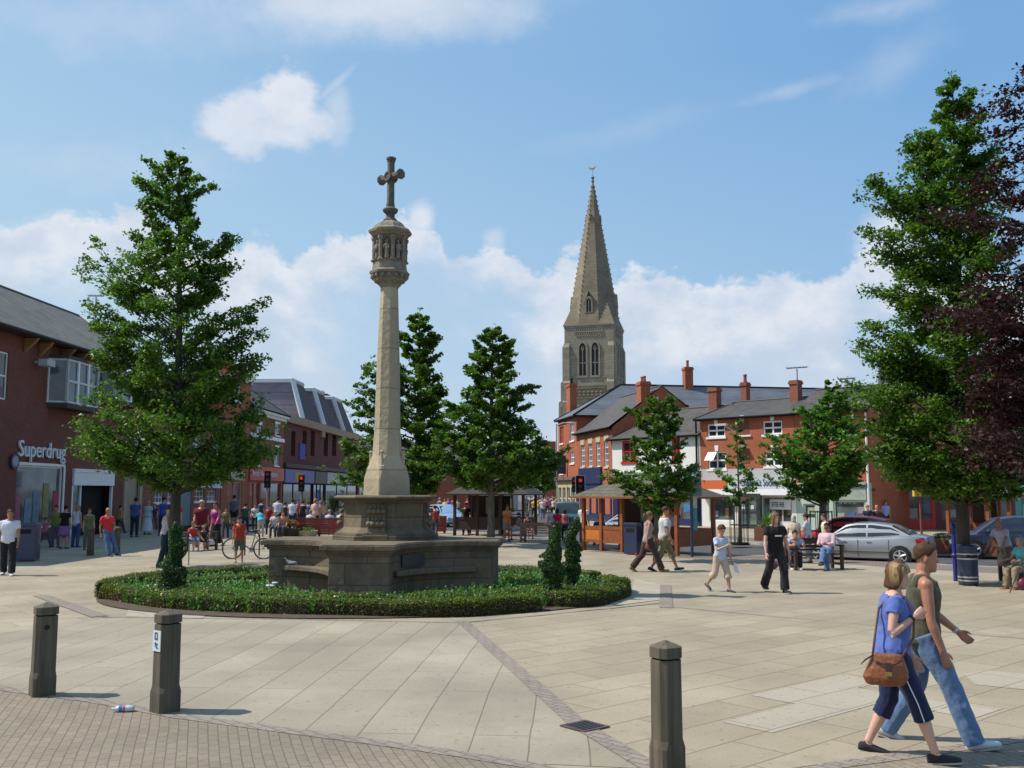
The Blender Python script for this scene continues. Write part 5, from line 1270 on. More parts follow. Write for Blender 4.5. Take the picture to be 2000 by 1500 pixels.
for (a,c) in ((seg(1756),seg(1776)),(seg(1780),seg(1800)),(seg(1805),seg(1868)),(seg(1885),seg(1950))):
    m=MB(); z=zs-.15; m.add([(a,-.02,z),(c,-.02,z),(c,-1.2,z-.65),(a,-1.2,z-.65),(c,-1.2,z-.85),(a,-1.2,z-.85),(a,-.02,z-.85),(c,-.02,z-.85)],[(3,2,1,0),(5,4,2,3),(0,6,5,3),(1,2,4,7)]); m.build('awning',plain('faded red canvas',(.42,.045,.07),rough=.8),r)
roof(r,0,24,0,10,ze,ze+3,SL_brown)
# alley wall filler
# ---------------------------------------------------------------- far end of the street
def simple(name,label,px0,px1,Y,pyt,mat,roofm,ops_px=(),depth=8,rise=2.2,sh=WHT2,hl=0):
    f=Fac((xat(px0,950,Y),Y),(xat(px1,950,Y),Y)); r=f.root(name,label); ze=f.z((px0+px1)/2,pyt)
    oo=[(f.u(a),f.z(a,d),f.u(c),f.z(a,b)) for a,b,c,d in ops_px]
    mb=wall(r,f,0,f.len,0,ze,oo,mat); shell(mb,0,f.len,depth,ze); 
    if not hl: gable(mb,0,0,depth,ze,ze+rise,flip=True); gable(mb,f.len,0,depth,ze,ze+rise)
    mb.build('wall',mat,r)
    for o in oo: window(r,o,cols=2,rows=2,glass=GL2)
    if rise: roof(r,0,f.len,0,depth,ze,ze+rise,roofm,hl=hl,hr=hl)
    return r
simple('distant_brick_building','small brick building seen past the left edge of the church tower',1064,1086,150,862,BR_mid,SL_brown,[(1070,873,1076,884)],rise=0)
simple('distant_white_building','pale house closing the far end of the street',1020,1062,128,925,WHT2,SL_brown,[(1030,933,1036,942),(1046,933,1052,942)])
simple('distant_terrace','distant shops seen under the trees beyond the dark shelter',765,930,92,915,BR_mid,SL_brown,[(775+i*22,922,783+i*22,938) for i in range(7)],rise=2.6)
simple('distant_shop','grey fronted distant shop seen between the far trees',935,1012,112,918,GREYP,SL_brown,[(945,926,955,940),(968,926,978,940),(990,926,1000,940)],rise=2.4)
# ================================================================= CHURCH
YC=148; cxm=(xat(1103,640,YC)+xat(1222,640,YC))/2
M_ch=stonemat('church limestone',(.34,.30,.23),(.235,.205,.155),course=.45,blk=1.1,lichen=.15,scale=.25)
M_ch2=stonemat('church ironstone base',(.30,.245,.14),(.2,.16,.10),course=.4,blk=.8,lichen=.15,scale=.3)
M_sp=stonemat('spire stone',(.27,.22,.15),(.18,.145,.105),course=.5,blk=1.3,lichen=.25,scale=.22)
M_lou=plain('dark louvres',(.03,.028,.025),rough=.8)
ch=empty('church_tower',(xat(1162,800,YC+4),YC+4,0),R(-17.6),'tall grey stone church tower with an octagonal spire and weathercock','church')
Zc=lambda py,px=1160: zat(px,py,YC)
hw=3.86
ztw=Zc(634)
bw=[(hw,Zc(752),ztw),(hw+.35,Zc(790),Zc(752)),(hw+.5,0,Zc(790))]
# belfry stage with openings on all four sides (front two shown)
def side(k,mbf):
    pass
import itertools
def archpts(x0,x1,z0,zs,zt_,n=5):
    """pointed arch outline from bottom-left ccw"""
    xm=(x0+x1)/2; pts=[(x0,z0),(x1,z0),(x1,zs)]
    for i in range(1,n+1):
        t=i/n; pts.append((x1+(xm-x1)*t**1.6 if False else x1-(x1-xm)*(1-math.cos(t*math.pi/2.0)), zs+(zt_-zs)*math.sin(t*math.pi/2)**.9))
    for i in range(n-1,-1,-1):
        t=i/n; pts.append((x0+(xm-x0)*(1-math.cos(t*math.pi/2.0)), zs+(zt_-zs)*math.sin(t*math.pi/2)**.9))
    return pts
belf0,belf1=Zc(733),Zc(668)
mb=MB(); mb.box(-hw,hw,-hw,hw,Zc(752),ztw); mb.build('belfry_stage',M_ch,ch)
mb=MB(); mb.box(-hw-.35,hw+.35,-hw-.35,hw+.35,Zc(792),Zc(752)); mb.build('middle_stage',M_ch,ch)
mb=MB(); mb.box(-hw-.5,hw+.5,-hw-.5,hw+.5,0,Zc(792)); mb.build('lower_stage',M_ch2,ch)
for z,o in ((Zc(752),.42),(Zc(792),.56),(Zc(736),.06),(Zc(637),.08),(ztw+.05,.16)):
    mb=MB(); mb.box(-hw-o,hw+o,-hw-o,hw+o,z-.13,z+.13); mb.build('string_course',M_ch,ch)
# buttresses at the corners, two steps
for sx in (-1,1):
    for sy in (-1,1):
        mb=MB()
        for (w_,o,z0,z1) in ((.95,.32,Zc(742),Zc(672)),(1.1,.62,Zc(780),Zc(742)),(1.25,.95,0,Zc(780))):
            x=sx*(hw-w_/2+.12); y=sy*hw
            mb.box(x-w_/2,x+w_/2,min(y,y+sy*o),max(y,y+sy*o),z0,z1-.35)
            mb.add([(x-w_/2,y,z1-.35),(x+w_/2,y,z1-.35),(x+w_/2,y+sy*o,z1-.35),(x-w_/2,y+sy*o,z1-.35),(x-w_/2,y,z1+.3),(x+w_/2,y,z1+.3)],[(3,2,5,4) if sy<0 else (2,3,4,5),(0,3,4),(2,1,5)])
            y2=sy*(hw-w_/2+.12); x2=sx*hw
            mb.box(min(x2,x2+sx*o),max(x2,x2+sx*o),y2-w_/2,y2+w_/2,z0,z1-.35)
            mb.add([(x2,y2-w_/2,z1-.35),(x2,y2+w_/2,z1-.35),(x2+sx*o,y2+w_/2,z1-.35),(x2+sx*o,y2-w_/2,z1-.35),(x2,y2-w_/2,z1+.3),(x2,y2+w_/2,z1+.3)],[(3,2,5,4),(0,3,4),(2,1,5)])
        mb.build('buttress',M_ch,ch)
for k in range(4):
    Rk=Matrix.Rotation(k*math.pi/2,4,'Z')
    for s in (-1,1):
        x=s*.98; W=.72
        o=empty('belfry_window',(0,0,0)); o.parent=ch
        m=MB(); m.m=Rk; P=archpts(x-W*1.12,x+W*1.12,belf0-.3,Zc(682),Zc(664)); Q=archpts(x-W*.74,x+W*.74,belf0,Zc(683),Zc(669))
        m.rings([[(a,-hw-.02,b) for a,b in P],[(a,-hw-.16,b) for a,b in P],[(a,-hw-.16,b) for a,b in Q],[(a,-hw-.015,b) for a,b in Q]],cap=False); m.build('moulded_arch',M_ch,o)
        m=MB(); m.m=Rk; m.add([(a,-hw-.012,b) for a,b in Q],[tuple(range(len(Q)))]); m.build('louvre_opening',M_lou,o)
        m=MB(); m.m=Rk; m.box(x-.06,x+.06,-hw-.12,-hw-.013,belf0,Zc(683)+.3)
        for sgn in (-1,1): m.tube([(x,-hw-.08,Zc(685)),(x+sgn*.22,-hw-.08,Zc(680)),(x+sgn*.05,-hw-.08,Zc(675))],.05,4)
        m.box(x-W*.58,x+W*.58,-hw-.10,-hw-.013,belf0+(Zc(683)-belf0)*.5-.07,belf0+(Zc(683)-belf0)*.5+.07)
        m.build('tracery',M_ch,o)
    # arcaded frieze
    m=MB(); m.m=Rk
    for i in range(13):
        x=-2.1+i*.35; m.box(x-.05,x+.05,-hw-.1,-hw,Zc(653),Zc(640)); m.ball((x+.17,-hw-.05,Zc(655)),(.13,.08,.14),6,4)
    m.box(-2.3,2.3,-hw-.12,-hw,Zc(648),Zc(646)); m.build('carved_frieze',M_ch,ch)
    m=MB(); m.m=Rk
    for i in range(7):
        for j in range(2): m.ball((-2.0+i*.66,-hw-.5,Zc(766)-j*.45),(.25,.1,.17),7,4)
    m.box(-2.6,2.6,-hw-.55,-hw-.34,Zc(778),Zc(776)); m.box(-2.6,2.6,-hw-.55,-hw-.34,Zc(759),Zc(757)); m.build('carved_panel',M_ch2,ch)
# broach spire
zt_=Zc(340); so_=hw+.12
def ring8(r,z): return [(r*math.cos(R(22.5)+i*math.pi/4)/math.cos(R(22.5)),r*math.sin(R(22.5)+i*math.pi/4)/math.cos(R(22.5)),z) for i in range(8)]
zb_=ztw+.18; Hs=zt_-zb_
mb=MB(); mb.rings([ring8(so_-.05,zb_),ring8(.10,zt_)]); mb.build('spire',M_sp,ch)
for sx in (-1,1):
    for sy in (-1,1):
        m=MB(); zz=zb_+Hs*.20; kk=1-.20; q=(so_-.05)*kk
        tp_=(sx*q*.70,sy*q*.70,zz)
        a=(sx*so_,sy*so_,zb_); b=(sx*so_,sy*so_*.40,zb_); c=(sx*so_*.40,sy*so_,zb_)
        m.add([a,b,c,tp_],[(0,1,3),(0,3,2),(0,2,1),(1,2,3)]); m.build('broach',M_sp,ch)
m=MB()
for i in range(8):
    a=ring8(so_-.05,zb_)[i]; b=ring8(.10,zt_)[i]; a=Vector(a);b=Vector(b)
    for k in range(2,30):
        t=k/30; p=a.lerp(b,t); o_=Vector((p.x,p.y,0)).normalized(); p=p+o_*.06; m.ball(tuple(p),(.09,.09,.12),5,4)
m.build('crockets',M_sp,ch)
def lucarne(k,t,w_,h_,rotk=0):
    Rk=Matrix.Rotation(k*math.pi/2,4,'Z'); z0=zb_+Hs*t; rr=(so_-.05)*(1-t); rt=(so_-.05)*(1-t-h_*1.25/Hs)
    m=MB(); m.m=Rk
    P=archpts(-w_,w_,z0,z0+h_*.62,z0+h_); Q=archpts(-w_*.6,w_*.6,z0+.12,z0+h_*.58,z0+h_*.86)
    y=-rr-.10
    m.rings([[(a,-rt+.1,b) for a,b in P],[(a,y,b) for a,b in P],[(a,y,b) for a,b in Q],[(a,y+.1,b) for a,b in Q]],cap=False)
    m.add([(-w_*1.15,y-.03,z0+h_*.5),(w_*1.15,y-.03,z0+h_*.5),(0,y-.03,z0+h_*1.3),(-w_*1.15,-rt+.1,z0+h_*.5),(w_*1.15,-rt+.1,z0+h_*.5),(0,-rt+.1,z0+h_*1.3)],[(0,2,5,3),(2,1,4,5)])
    o=m.build('lucarne',M_ch,ch)
    m=MB(); m.m=Rk; m.add([(a,y+.09,b) for a,b in Q],[tuple(range(len(Q)))]); m.build('lucarne_opening',M_lou,o)
    m=MB(); m.m=Rk; m.box(-.05,.05,y,y+.08,z0+.12,z0+h_*.75); m.build('mullion',M_ch,o)
for k in range(4): lucarne(k,.075,.62,2.6); lucarne(k,.70,.28,1.15)
m=MB(); m.lathe([(.1,zt_-.1),(.3,zt_+.1),(.14,zt_+.3),(.2,zt_+.55),(.32,zt_+.75),(.12,zt_+.95),(.05,zt_+1.1),(.03,zt_+1.2)],8); m.build('finial',M_sp,ch)
m=MB(); m.tube([(0,0,zt_+1.1),(0,0,Zc(315))],.035,5); z=Zc(313)
pr=[(-.55,.0),(-.7,.35),(-.45,.2),(-.2,.05),(.1,.08),(.3,.3),(.5,.35),(.42,.12),(.3,-.1),(.05,-.22),(-.25,-.18)]
m.rings([[(x,-.03,z+y) for x,y in pr],[(x,.03,z+y) for x,y in pr]]); m.build('weathercock',plain('gilt weathercock',(.45,.32,.12),metal=.6,rough=.4,bmp=0),ch)
# low church body behind the brick houses
m=MB(); m.box(-hw,hw,hw+.5,hw+30,0,9); m.add([(-hw-2,hw+.5,9),(hw+2,hw+.5,9),(hw+2,hw+30,9),(-hw-2,hw+30,9),(0,hw+.5,14),(0,hw+30,14)],[(0,1,4),(1,2,5,4),(2,3,5),(3,0,4,5)]); m.build('nave',M_ch2,ch)
# ================================================================= STREET FURNITURE
def grainmat(name,c,cd):
    m,nt,b=newmat(name); f=noisefac(nt,22,.3,.7,detail=6,stretch=(1,1,.06)); f2=noisefac(nt,3,.4,.7,detail=6,stretch=(1,1,.5)); f3=noisefac(nt,5,.56,.66,detail=5)
    x=mixc(nt,f,cd,c); x=mixc(nt,N_mul(nt,f2,.55),x,tuple(v*.8 for v in cd)); x=mixc(nt,N_mul(nt,f3,.5),x,(c[0]*.55,c[1]*.8,c[2]*.4))
    L(nt,x,b.inputs['Base Color']); b.inputs['Roughness'].default_value=.85; bump(nt,b,f,.35,.006); return m
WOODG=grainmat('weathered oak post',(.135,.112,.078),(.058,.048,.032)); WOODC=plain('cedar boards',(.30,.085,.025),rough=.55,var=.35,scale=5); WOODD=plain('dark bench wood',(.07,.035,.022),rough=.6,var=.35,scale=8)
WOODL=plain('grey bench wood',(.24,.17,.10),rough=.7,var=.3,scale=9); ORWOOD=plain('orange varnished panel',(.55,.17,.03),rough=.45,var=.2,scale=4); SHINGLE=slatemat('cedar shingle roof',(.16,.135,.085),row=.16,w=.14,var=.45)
NAVYM=plain('navy street furniture paint',(.022,.035,.095),rough=.38,var=.15,bmp=0,coat=.3); STEEL=plain('steel band',(.62,.58,.5),metal=.6,rough=.35,var=.1,bmp=0); BLUEP=plain('royal blue post paint',(.02,.025,.20),rough=.35,var=.1,bmp=0)
def bollard(pos,h,w,label,rz=R(38),sticker=False,hole=False,h0=0):
    o=empty('wooden_bollard',pos,rz,label,'bollard','chamfered oak bollards on the square'); hw=w/2
    def sq(hh,c,z): return [(x,y,z) for x,y in sq8(hh,c)]
    mb=MB(); mb.rings([sq(hw*1.03,.03,0),sq(hw*1.03,.03,h*.20),sq(hw*.97,.045,h*.26),sq(hw*.97,.05,h*.858)]); mb.build('post',WOODG,o,bevel=.004)
    mb=MB(); mb.rings([sq(hw*.80,.05,h*.856),sq(hw*.80,.05,h*.875)]); mb.build('groove',plain('black groove',(.02,.017,.012),rough=.9),o)
    mb=MB(); mb.rings([sq(hw*1.0,.045,h*.872),sq(hw*1.0,.045,h*.955),sq(.012,.004,h)]); mb.build('pointed_cap',WOODG,o,bevel=.004)
    if sticker:
        mb=MB(); mb.box(-hw*.62,hw*.60,-hw-.006,-hw+.002,h*.60,h*.80); s=mb.build('notice',plain('white notice plate',(.62,.66,.68),rough=.5,bmp=0,var=.05),o); s.rotation_euler=(0,0,0)
        k=plain('blue notice print',(.03,.12,.25),bmp=0); m=MB(); z=h*.745
        for x0,x1,z0,z1 in ((-.035,.02,.03,.04),(-.035,-.02,-.035,.03),(.008,.02,-.035,.03),(-.035,.0,-.035,-.02)): m.box(x0,x1,-hw-.010,-hw-.0055,z+z0,z+z1)
        z=h*.66
        for x0,x1,z0,z1 in ((-.04,.03,.008,.016),(-.02,-.012,-.02,.03),(.004,.012,-.035,.02),(.0,.035,-.03,-.022)): m.box(x0,x1,-hw-.010,-hw-.0055,z+z0,z+z1)
        m.build('notice_print',k,s)
    if hole:
        mb=MB(); mb.rings([[(hw+.003 if False else -.01+rr*math.cos(i*.628),-hw-.004+q,h*.74+rr*math.sin(i*.628)) for i in range(10)] for rr,q in ((.028,0),(.022,.003))]); mb.build('bolt_hole',plain('black groove',(.02,.017,.012),rough=.9),o)
    return o
p=gnd(82,1358); bollard(p,1.01,.235,'dark oak bollard standing alone at the far left of the paver edge',hole=True)
p=gnd(322,1390); bollard(p,1.03,.235,'oak bollard carrying a small white notice',sticker=True,rz=R(-40))
p=gnd(1304,1510); bollard(p,1.04,.225,'nearest oak bollard, cut off by the bottom edge of the photo',rz=R(28))
p=gnd(176,1085); bollard(p,.98,.22,'oak bollard that the man in the red shirt leans on',rz=R(30))
p=gnd(227,1080); bollard(p,.95,.22,'oak bollard just right of the man in the red shirt',rz=R(40))
def bench(pos,rz,L_,mat,label,back=True,arm=True,h=.44,hb=.86,grp='wooden benches on the square'):
    o=empty('park_bench',pos,rz,label,'bench',grp)   # faces local -y
    mb=MB()
    for i in range(5): mb.box(-L_/2,L_/2,-.25+i*.105,-.25+i*.105+.085,h-.03,h)
    mb.build('seat',mat,o)
    if back:
        mb=MB(); n=int(L_/.14)
        mb.box(-L_/2,L_/2,.27,.31,hb-.09,hb); mb.box(-L_/2,L_/2,.26,.30,h+.08,h+.13)
        for i in range(3): z=h+.17+i*.10; mb.box(-L_/2+.04,L_/2-.04,.27,.295,z,z+.07)
        mb.build('backrest',mat,o)
    for sx in (-1,1):
        x=sx*(L_/2-.04)
        mb=MB(); mb.box(x-.04,x+.04,-.26,-.18,0,h+.22 if arm else h-.03); mb.build('leg',mat,o)
        mb=MB(); mb.box(x-.04,x+.04,.24,.32,0,hb-.09 if back else h-.03); mb.build('leg',mat,o)
        mb=MB(); mb.box(x-.03,x+.03,-.18,.24,.12,.18); mb.build('side_rail',mat,o)
        if arm: mb=MB(); mb.box(x-.05,x+.05,-.30,.24,h+.22,h+.26); mb.build('armrest',mat,o)
    return o
bench(gnd(1592,1112),R(14),1.55,WOODD,'dark brown bench with the man in a pink shirt sitting on it')
bench(gnd(1052,1060),R(158),1.5,WOODL,'pale wooden bench in front of the dark shelter, seen from behind')
bench(gnd(386,1075),R(60),1.5,WOODD,'dark bench with two children sitting on it, left of the bicycle')
bench(gnd(1997,1140),R(80),1.5,WOODD,'dark bench at the right edge, under the person in turquoise')
# tall red timber seat backs near the far left pavement
def redbench(px0,px1,py,label):
    a=gnd(px0,py); b=gnd(px1,py); L_=(b-a).length; o=empty('red_bench',(a+b)/2,math.atan2(b.y-a.y,b.x-a.x),label,'bench','red painted timber seats')
    m=plain('oxide red timber',(.24,.03,.022),rough=.5,var=.2,scale=4); mb=MB()
    n=7
    for i in range(n): mb.box(-L_/2,L_/2,-.04,.0,.10+i*.11,.10+i*.11+.104)
    mb.build('back_boards',m,o); mb=MB(); mb.box(-L_/2-.02,L_/2+.02,-.07,.03,.87,.92); mb.build('top_rail',m,o)
    for x in (-L_/2+.1,0,L_/2-.1): k=MB(); k.box(x-.05,x+.05,.0,.09,0,.87); k.build('leg',m,o)
    k=MB(); k.box(-L_/2,L_/2,.09,.5,.40,.45); k.build('seat',m,o)
    for x in (-L_/2+.15,L_/2-.15): k=MB(); k.box(x-.04,x+.04,.4,.48,0,.40); k.build('leg',m,o)
redbench(578,668,1048,'long red timber seat seen from behind, left of the monument plinth')
redbench(833,872,1042,'short dark red timber seat seen from behind, right of the monument plinth')
# litter bins
def boxbin(pos,w,d,h,rz,label):
    o=empty('litter_bin',pos,rz,label,'litter bin','navy box litter bins'); mb=MB(); mb.box(-w/2,w/2,-d/2,d/2,.03,h-.10); mb.build('bin_body',NAVYM,o,bevel=.01)
    mb=MB(); mb.box(-w/2-.02,w/2+.02,-d/2-.02,d/2+.02,h-.10,h-.02); mb.box(-w/2+.02,w/2-.02,-d/2+.02,d/2-.02,h-.02,h); mb.build('lid',NAVYM,o,bevel=.008)
    mb=MB(); mb.box(-w*.3,w*.3,-d/2-.004,-d/2+.001,h-.34,h-.2); mb.build('slot',INT,o); return o
boxbin(gnd(52,1096),.62,.55,1.22,R(8),'tall navy box bin beside the shop at the left edge')
boxbin(gnd(1236,1083),.50,.45,1.12,R(-30),'tall navy box bin at the right hand end of the lit bus shelter')
o=empty('litter_bin',gnd(1892,1143),0,'round navy litter bin with four pale steel bands','litter bin'); hb=.97
mb=MB(); mb.lathe([(.19,.0),(.21,.03),(.225,.05),(.225,hb-.1),(.235,hb-.09),(.235,hb-.04),(.2,hb)],28); mb.build('bin_body',NAVYM,o,smooth=True,autos=35)
for z in (.12,.20,.63,.74):
    mb=MB(); mb.rings([[(r_*math.cos(i*math.pi/14),r_*math.sin(i*math.pi/14),zz) for i in range(28)] for r_,zz in ((.222,z-.018),(.235,z-.016),(.235,z+.016),(.222,z+.018))],cap=False); mb.build('steel_band',STEEL,o,smooth=True,autos=35)
mb=MB(); mb.box(-.12,.12,-.232,-.226,hb-.30,hb-.24); mb.build('slot',INT,o)
def post(name,pos,h,r_,mat,label,cat,grp=None,n=10):
    o=empty(name,pos,0,label,cat,grp); mb=MB(); mb.tube([(0,0,0),(0,0,h)],r_,n); mb.build('post',mat,o,smooth=True,autos=40); return o
o=post('blue_post',gnd(1867,1135),1.36,.055,BLUEP,'royal blue post between the right tree trunk and the round bin','post')
mb=MB(); mb.lathe([(.075,1.30),(.08,1.36),(.06,1.42),(.0,1.46)],10); mb.lathe([(.075,.6),(.08,.64),(.075,.68)],10); mb.build('post_cap',BLUEP,o,smooth=True)
o=post('thin_post',gnd(368,1104),.62,.02,plain('grey galvanised',(.35,.35,.33),rough=.5,bmp=0),'thin grey stake standing by the hedge near the left tree','post')
# bus stop sign
o=post('bus_stop_post',gnd(1352,1088),zat(1352,930,33.8),.05,NAVYM,'tall navy bus stop post with grey flag sign and blue box','sign')
mb=MB(); mb.box(.05,.36,-.03,.03,2.05,2.72); mb.build('grey_flag_sign',plain('grey sign plate',(.19,.21,.22),rough=.5,bmp=0),o)
mb=MB()
for i in range(5): mb.box(.09,.32,-.034,-.031,2.12+i*.09,2.125+i*.09)
mb.box(.10,.31,-.034,-.031,2.60,2.63); mb.build('timetable_lines',BLACKP,o)
mb=MB(); mb.box(-.26,-.06,-.04,.04,2.20,2.52); mb.build('blue_box',BLUEP,o)
mb=MB(); mb.box(.06,.20,-.02,.02,1.65,2.02); mb.build('cream_notice',plain('cream notice',(.6,.58,.42),bmp=0),o)
mb=MB(); mb.box(.06,.20,-.02,.02,.90,1.62); mb.build('teal_panel',TEAL,o)
# red post with yellow box, lamp columns
def lamp(px,py,pytop,label,arm=1):
    g=gnd(px,py); h=zat(px,pytop,g.y); o=post('lamp_column',g,h,.05,plain('grey column',(.25,.25,.25),rough=.5,bmp=0),label,'street lamp'); mb=MB(); mb.tube([(0,0,h-.1),(arm*.5,0,h+.08),(arm*.9,0,h+.1)],.035,6); mb.build('arm',LEAD,o); mb=MB(); mb.ball((arm*1.1,0,h+.09),(.35,.12,.07),8,5); mb.build('lamp_head',LEAD,o); return o
lamp(1088,1016,828,'tall grey street lamp column in front of the church tower foot')
o=post('sign_post',gnd(1801,1062),2.3,.05,plain('dark red post',(.25,.04,.04),bmp=0),'dark post with a small yellow box in front of the maroon awnings','sign'); mb=MB(); mb.box(-.28,.02,-.12,.1,2.0,2.3); mb.build('yellow_box',plain('yellow box',(.75,.45,.02),bmp=0,rough=.5),o)
# phone kiosk
o=empty('phone_kiosk',gnd(1466,1032),R(-30),'glazed telephone kiosk in front of the charity shop','phone box'); H_=1.95; W_=.55
fr=plain('charcoal frame',(.05,.05,.055),rough=.5,bmp=0); mb=MB()
for x in (-W_,W_,0):
    for y in (-.45,.45): mb.box(x-.035,x+.035,y-.035,y+.035,0,H_)
mb.box(-W_-.03,W_+.03,-.5,.5,H_,H_+.12); mb.box(-W_,W_,-.47,-.43,.0,.25); mb.box(-W_,W_,-.47,-.43,.95,1.02); mb.build('kiosk_frame',fr,o)
mb=MB(); mb.quad((-W_,-.44,.25),(W_,-.44,.25),(W_,-.44,H_),(-W_,-.44,H_)); mb.quad((W_,-.44,.25),(W_,.44,.25),(W_,.44,H_),(W_,-.44,H_)); mb.build('kiosk_glass',glassmat('kiosk glass',(.14,.18,.16),.15),o)
for x in (-W_/2,W_/2): mb=MB(); mb.box(x-.2,x+.2,-.50,-.475,H_-.2,H_-.12); mb.build('red_sign_strip',REDP,o)
for x in (-W_/2,W_/2): mb=MB(); mb.box(x-.09,x+.09,-.462,-.455,1.15,1.38); mb.build('notice',SIGNW,o)
# traffic lights
def tlight(px,py,pyt,lit,label,frame=False,dx=0):
    g=gnd(px,py); h=zat(px,pyt,g.y); o=post('traffic_light',g,h-.1,.05,plain('grey column',(.25,.25,.25),rough=.5,bmp=0),label,'traffic light','traffic lights')
    mb=MB(); mb.box(-.16,.16,-.12,.1,h-.95,h); mb.build('signal_head',BLACKP,o)
    for i,(c,on) in enumerate((((.9,.03,.02),lit),((.10,.06,.01),False),((.01,.06,.03),False))):
        mb=MB(); z=h-.17-i*.3; mb.rings([[(r_*math.cos(k*.5236),yy,z+r_*math.sin(k*.5236)) for k in range(12)] for r_,yy in ((.10,-.125),(.09,-.135))]); mb.build('lens',emis('red signal',(.8,.03,.02),.6) if on else plain('dark lens %d'%i,c,rough=.3,bmp=0),o)
        mb=MB(); mb.rings([[(.12*math.cos(k*.5236),yy,z+.12*math.sin(k*.5236)) for k in range(0,7)]+[(.11*math.cos(k*.5236),yy,z+.11*math.sin(k*.5236)) for k in range(6,-1,-1)] for yy in (-.12,-.30)]); mb.build('hood',BLACKP,o)
    if frame: mb=MB(); mb.box(-.24,.24,-.05,-.03,h-1.05,h+.08); mb.build('backing_board',BLACKP,o); mb=MB(); mb.box(-.26,-.24,-.06,-.02,h-1.07,h+.1); mb.box(.24,.26,-.06,-.02,h-1.07,h+.1); mb.box(-.26,.26,-.06,-.02,h+.08,h+.1); mb.build('white_border',SIGNW,o)
tlight(1134,1040,932,True,'traffic light with a white border showing red, left of the lit bus shelter',True)
tlight(1122,1022,934,False,'dark traffic light right behind the red one',False)
tlight(587,1034,928,True,'traffic light showing red in front of the mansard building')
tlight(520,1036,920,False,'unlit traffic light on a blue post in front of the red shop fascia')
# bus shelters
DKW=plain('dark stained timber',(.045,.018,.012),rough=.6,var=.3,scale=4); DKSH=slatemat('dark shade-toned shingles',(.055,.045,.03),row=.16,w=.14,var=.45)  # tree shade on the dark shelter's roof is put into this darker shingle colour
def shelter(fl,fr_,depth,label,zroof,zeave,wood,npost=4,dark=False,panel=True,mid=None,name='bus_shelter',lit0=False):
    a=Vector(fl); b=Vector(fr_); d=(b-a); L_=d.length; rz=math.atan2(d.y,d.x); o=empty(name,(a.x,a.y,0),rz,label,'bus shelter','timber bus shelters')
    xs=[L_*i/(npost-1) for i in range(npost)] if mid is None else [0]+mid+[L_]
    for y in (0,depth):
        for x in (xs if y==0 else [0,L_/2,L_]):
            mb=MB(); mb.box(x-.065,x+.065,y-.065,y+.065,0,zeave); mb.build('post',wood,o,bevel=.006)
    mb=MB(); mb.box(-.1,L_+.1,-.06,.06,zeave-.02,zeave+.1); mb.box(-.1,L_+.1,depth-.06,depth+.06,zeave-.02,zeave+.1); mb.box(-.06,.06,.06,depth-.06,zeave-.02,zeave+.1); mb.box(L_-.06,L_+.06,.06,depth-.06,zeave-.02,zeave+.1); mb.build('wall_plate',wood,o)
    ov=.38; ze=zeave-.02; hp=1.05
    A=(-ov,-ov,ze);B=(L_+ov,-ov,ze);C=(L_+ov,depth+ov,ze);D=(-ov,depth+ov,ze);R0=(hp-.2,depth/2,zroof);R1=(L_-hp+.2,depth/2,zroof)
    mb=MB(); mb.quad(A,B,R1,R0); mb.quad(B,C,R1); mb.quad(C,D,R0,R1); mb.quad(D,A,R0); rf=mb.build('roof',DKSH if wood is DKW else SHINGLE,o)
    mb=MB(); mb.quad(D,C,B,A); mb.quad((A[0],A[1],ze-.07),(B[0],B[1],ze-.07),B,A); mb.quad((B[0],B[1],ze-.07),(C[0],C[1],ze-.07),C,B); mb.quad((D[0],D[1],ze-.07),(A[0],A[1],ze-.07),A,D); mb.build('roof_edge',wood,rf)
    if panel:
        for i in range(len(xs)-1):
            if mid and i==2: continue
            x0,x1=xs[i]+.07,xs[i+1]-.07
            mb=MB(); mb.box(x0,x1,-.03,.03,.80,.93); mb.box(x0,x1,-.03,.03,.30,.42); mb.build('rail',wood,o)
            mb=MB(); mb.box(x0,x1,-.015,.015,.42,.80); mb.build('lower_panel',ORWOOD if (i==0 and lit0) else wood,o)
    mb=MB(); mb.box(.1,L_-.1,depth-.02,depth+.02,.3,.9); mb.build('rear_panel',wood,o)
    for xx in (0,L_): mb=MB(); mb.box(xx-.03,xx+.03,.1,depth-.1,.3,.9); mb.build('end_panel',wood,o)
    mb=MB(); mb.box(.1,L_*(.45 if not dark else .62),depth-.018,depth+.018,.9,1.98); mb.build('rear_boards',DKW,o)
    mb=MB(); mb.box(.2,L_-.2,depth-.5,depth-.15,.42,.47)
    mb.build('inside_seat',wood,o)
    mb=MB(); mb.box(L_*.25,L_*.36,depth-.05,depth-.03,1.05,1.9); mb.build('timetable_board',plain('pale timetable',(.42,.45,.40),rough=.4,bmp=0,var=.3,scale=6),o)
    return o
pl=gnd(1141,1074); pr=gnd(1323,1086)
def frac(px,a=pl,b=pr):
    d=(b-a); L_=Vector((d.x,d.y)).length; r_=(px-1000)/F; t=(a.x-r_*a.y)/(r_*d.y-d.x); return t*L_
shelter((pl.x,pl.y),(pr.x,pr.y),2.0,'orange brown timber bus shelter with a shingle roof behind the slim tree',zat(1240,935,36),zat(1200,969,35.5),WOODC,mid=[frac(1173),frac(1213)],lit0=True)
a=gnd(888,1046); b=gnd(1022,1048)
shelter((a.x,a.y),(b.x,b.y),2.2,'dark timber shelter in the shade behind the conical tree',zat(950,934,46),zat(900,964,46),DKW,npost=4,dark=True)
a=Vector((xat(1862,1000,40),40.5)); b=Vector((xat(1984,1000,38),38.5))
shelter((a.x,a.y),(b.x,b.y),1.8,'timber shelter with orange posts across the road, behind the right hand trees',zat(1900,940,40),zat(1900,968,40),WOODC,npost=4,panel=False)
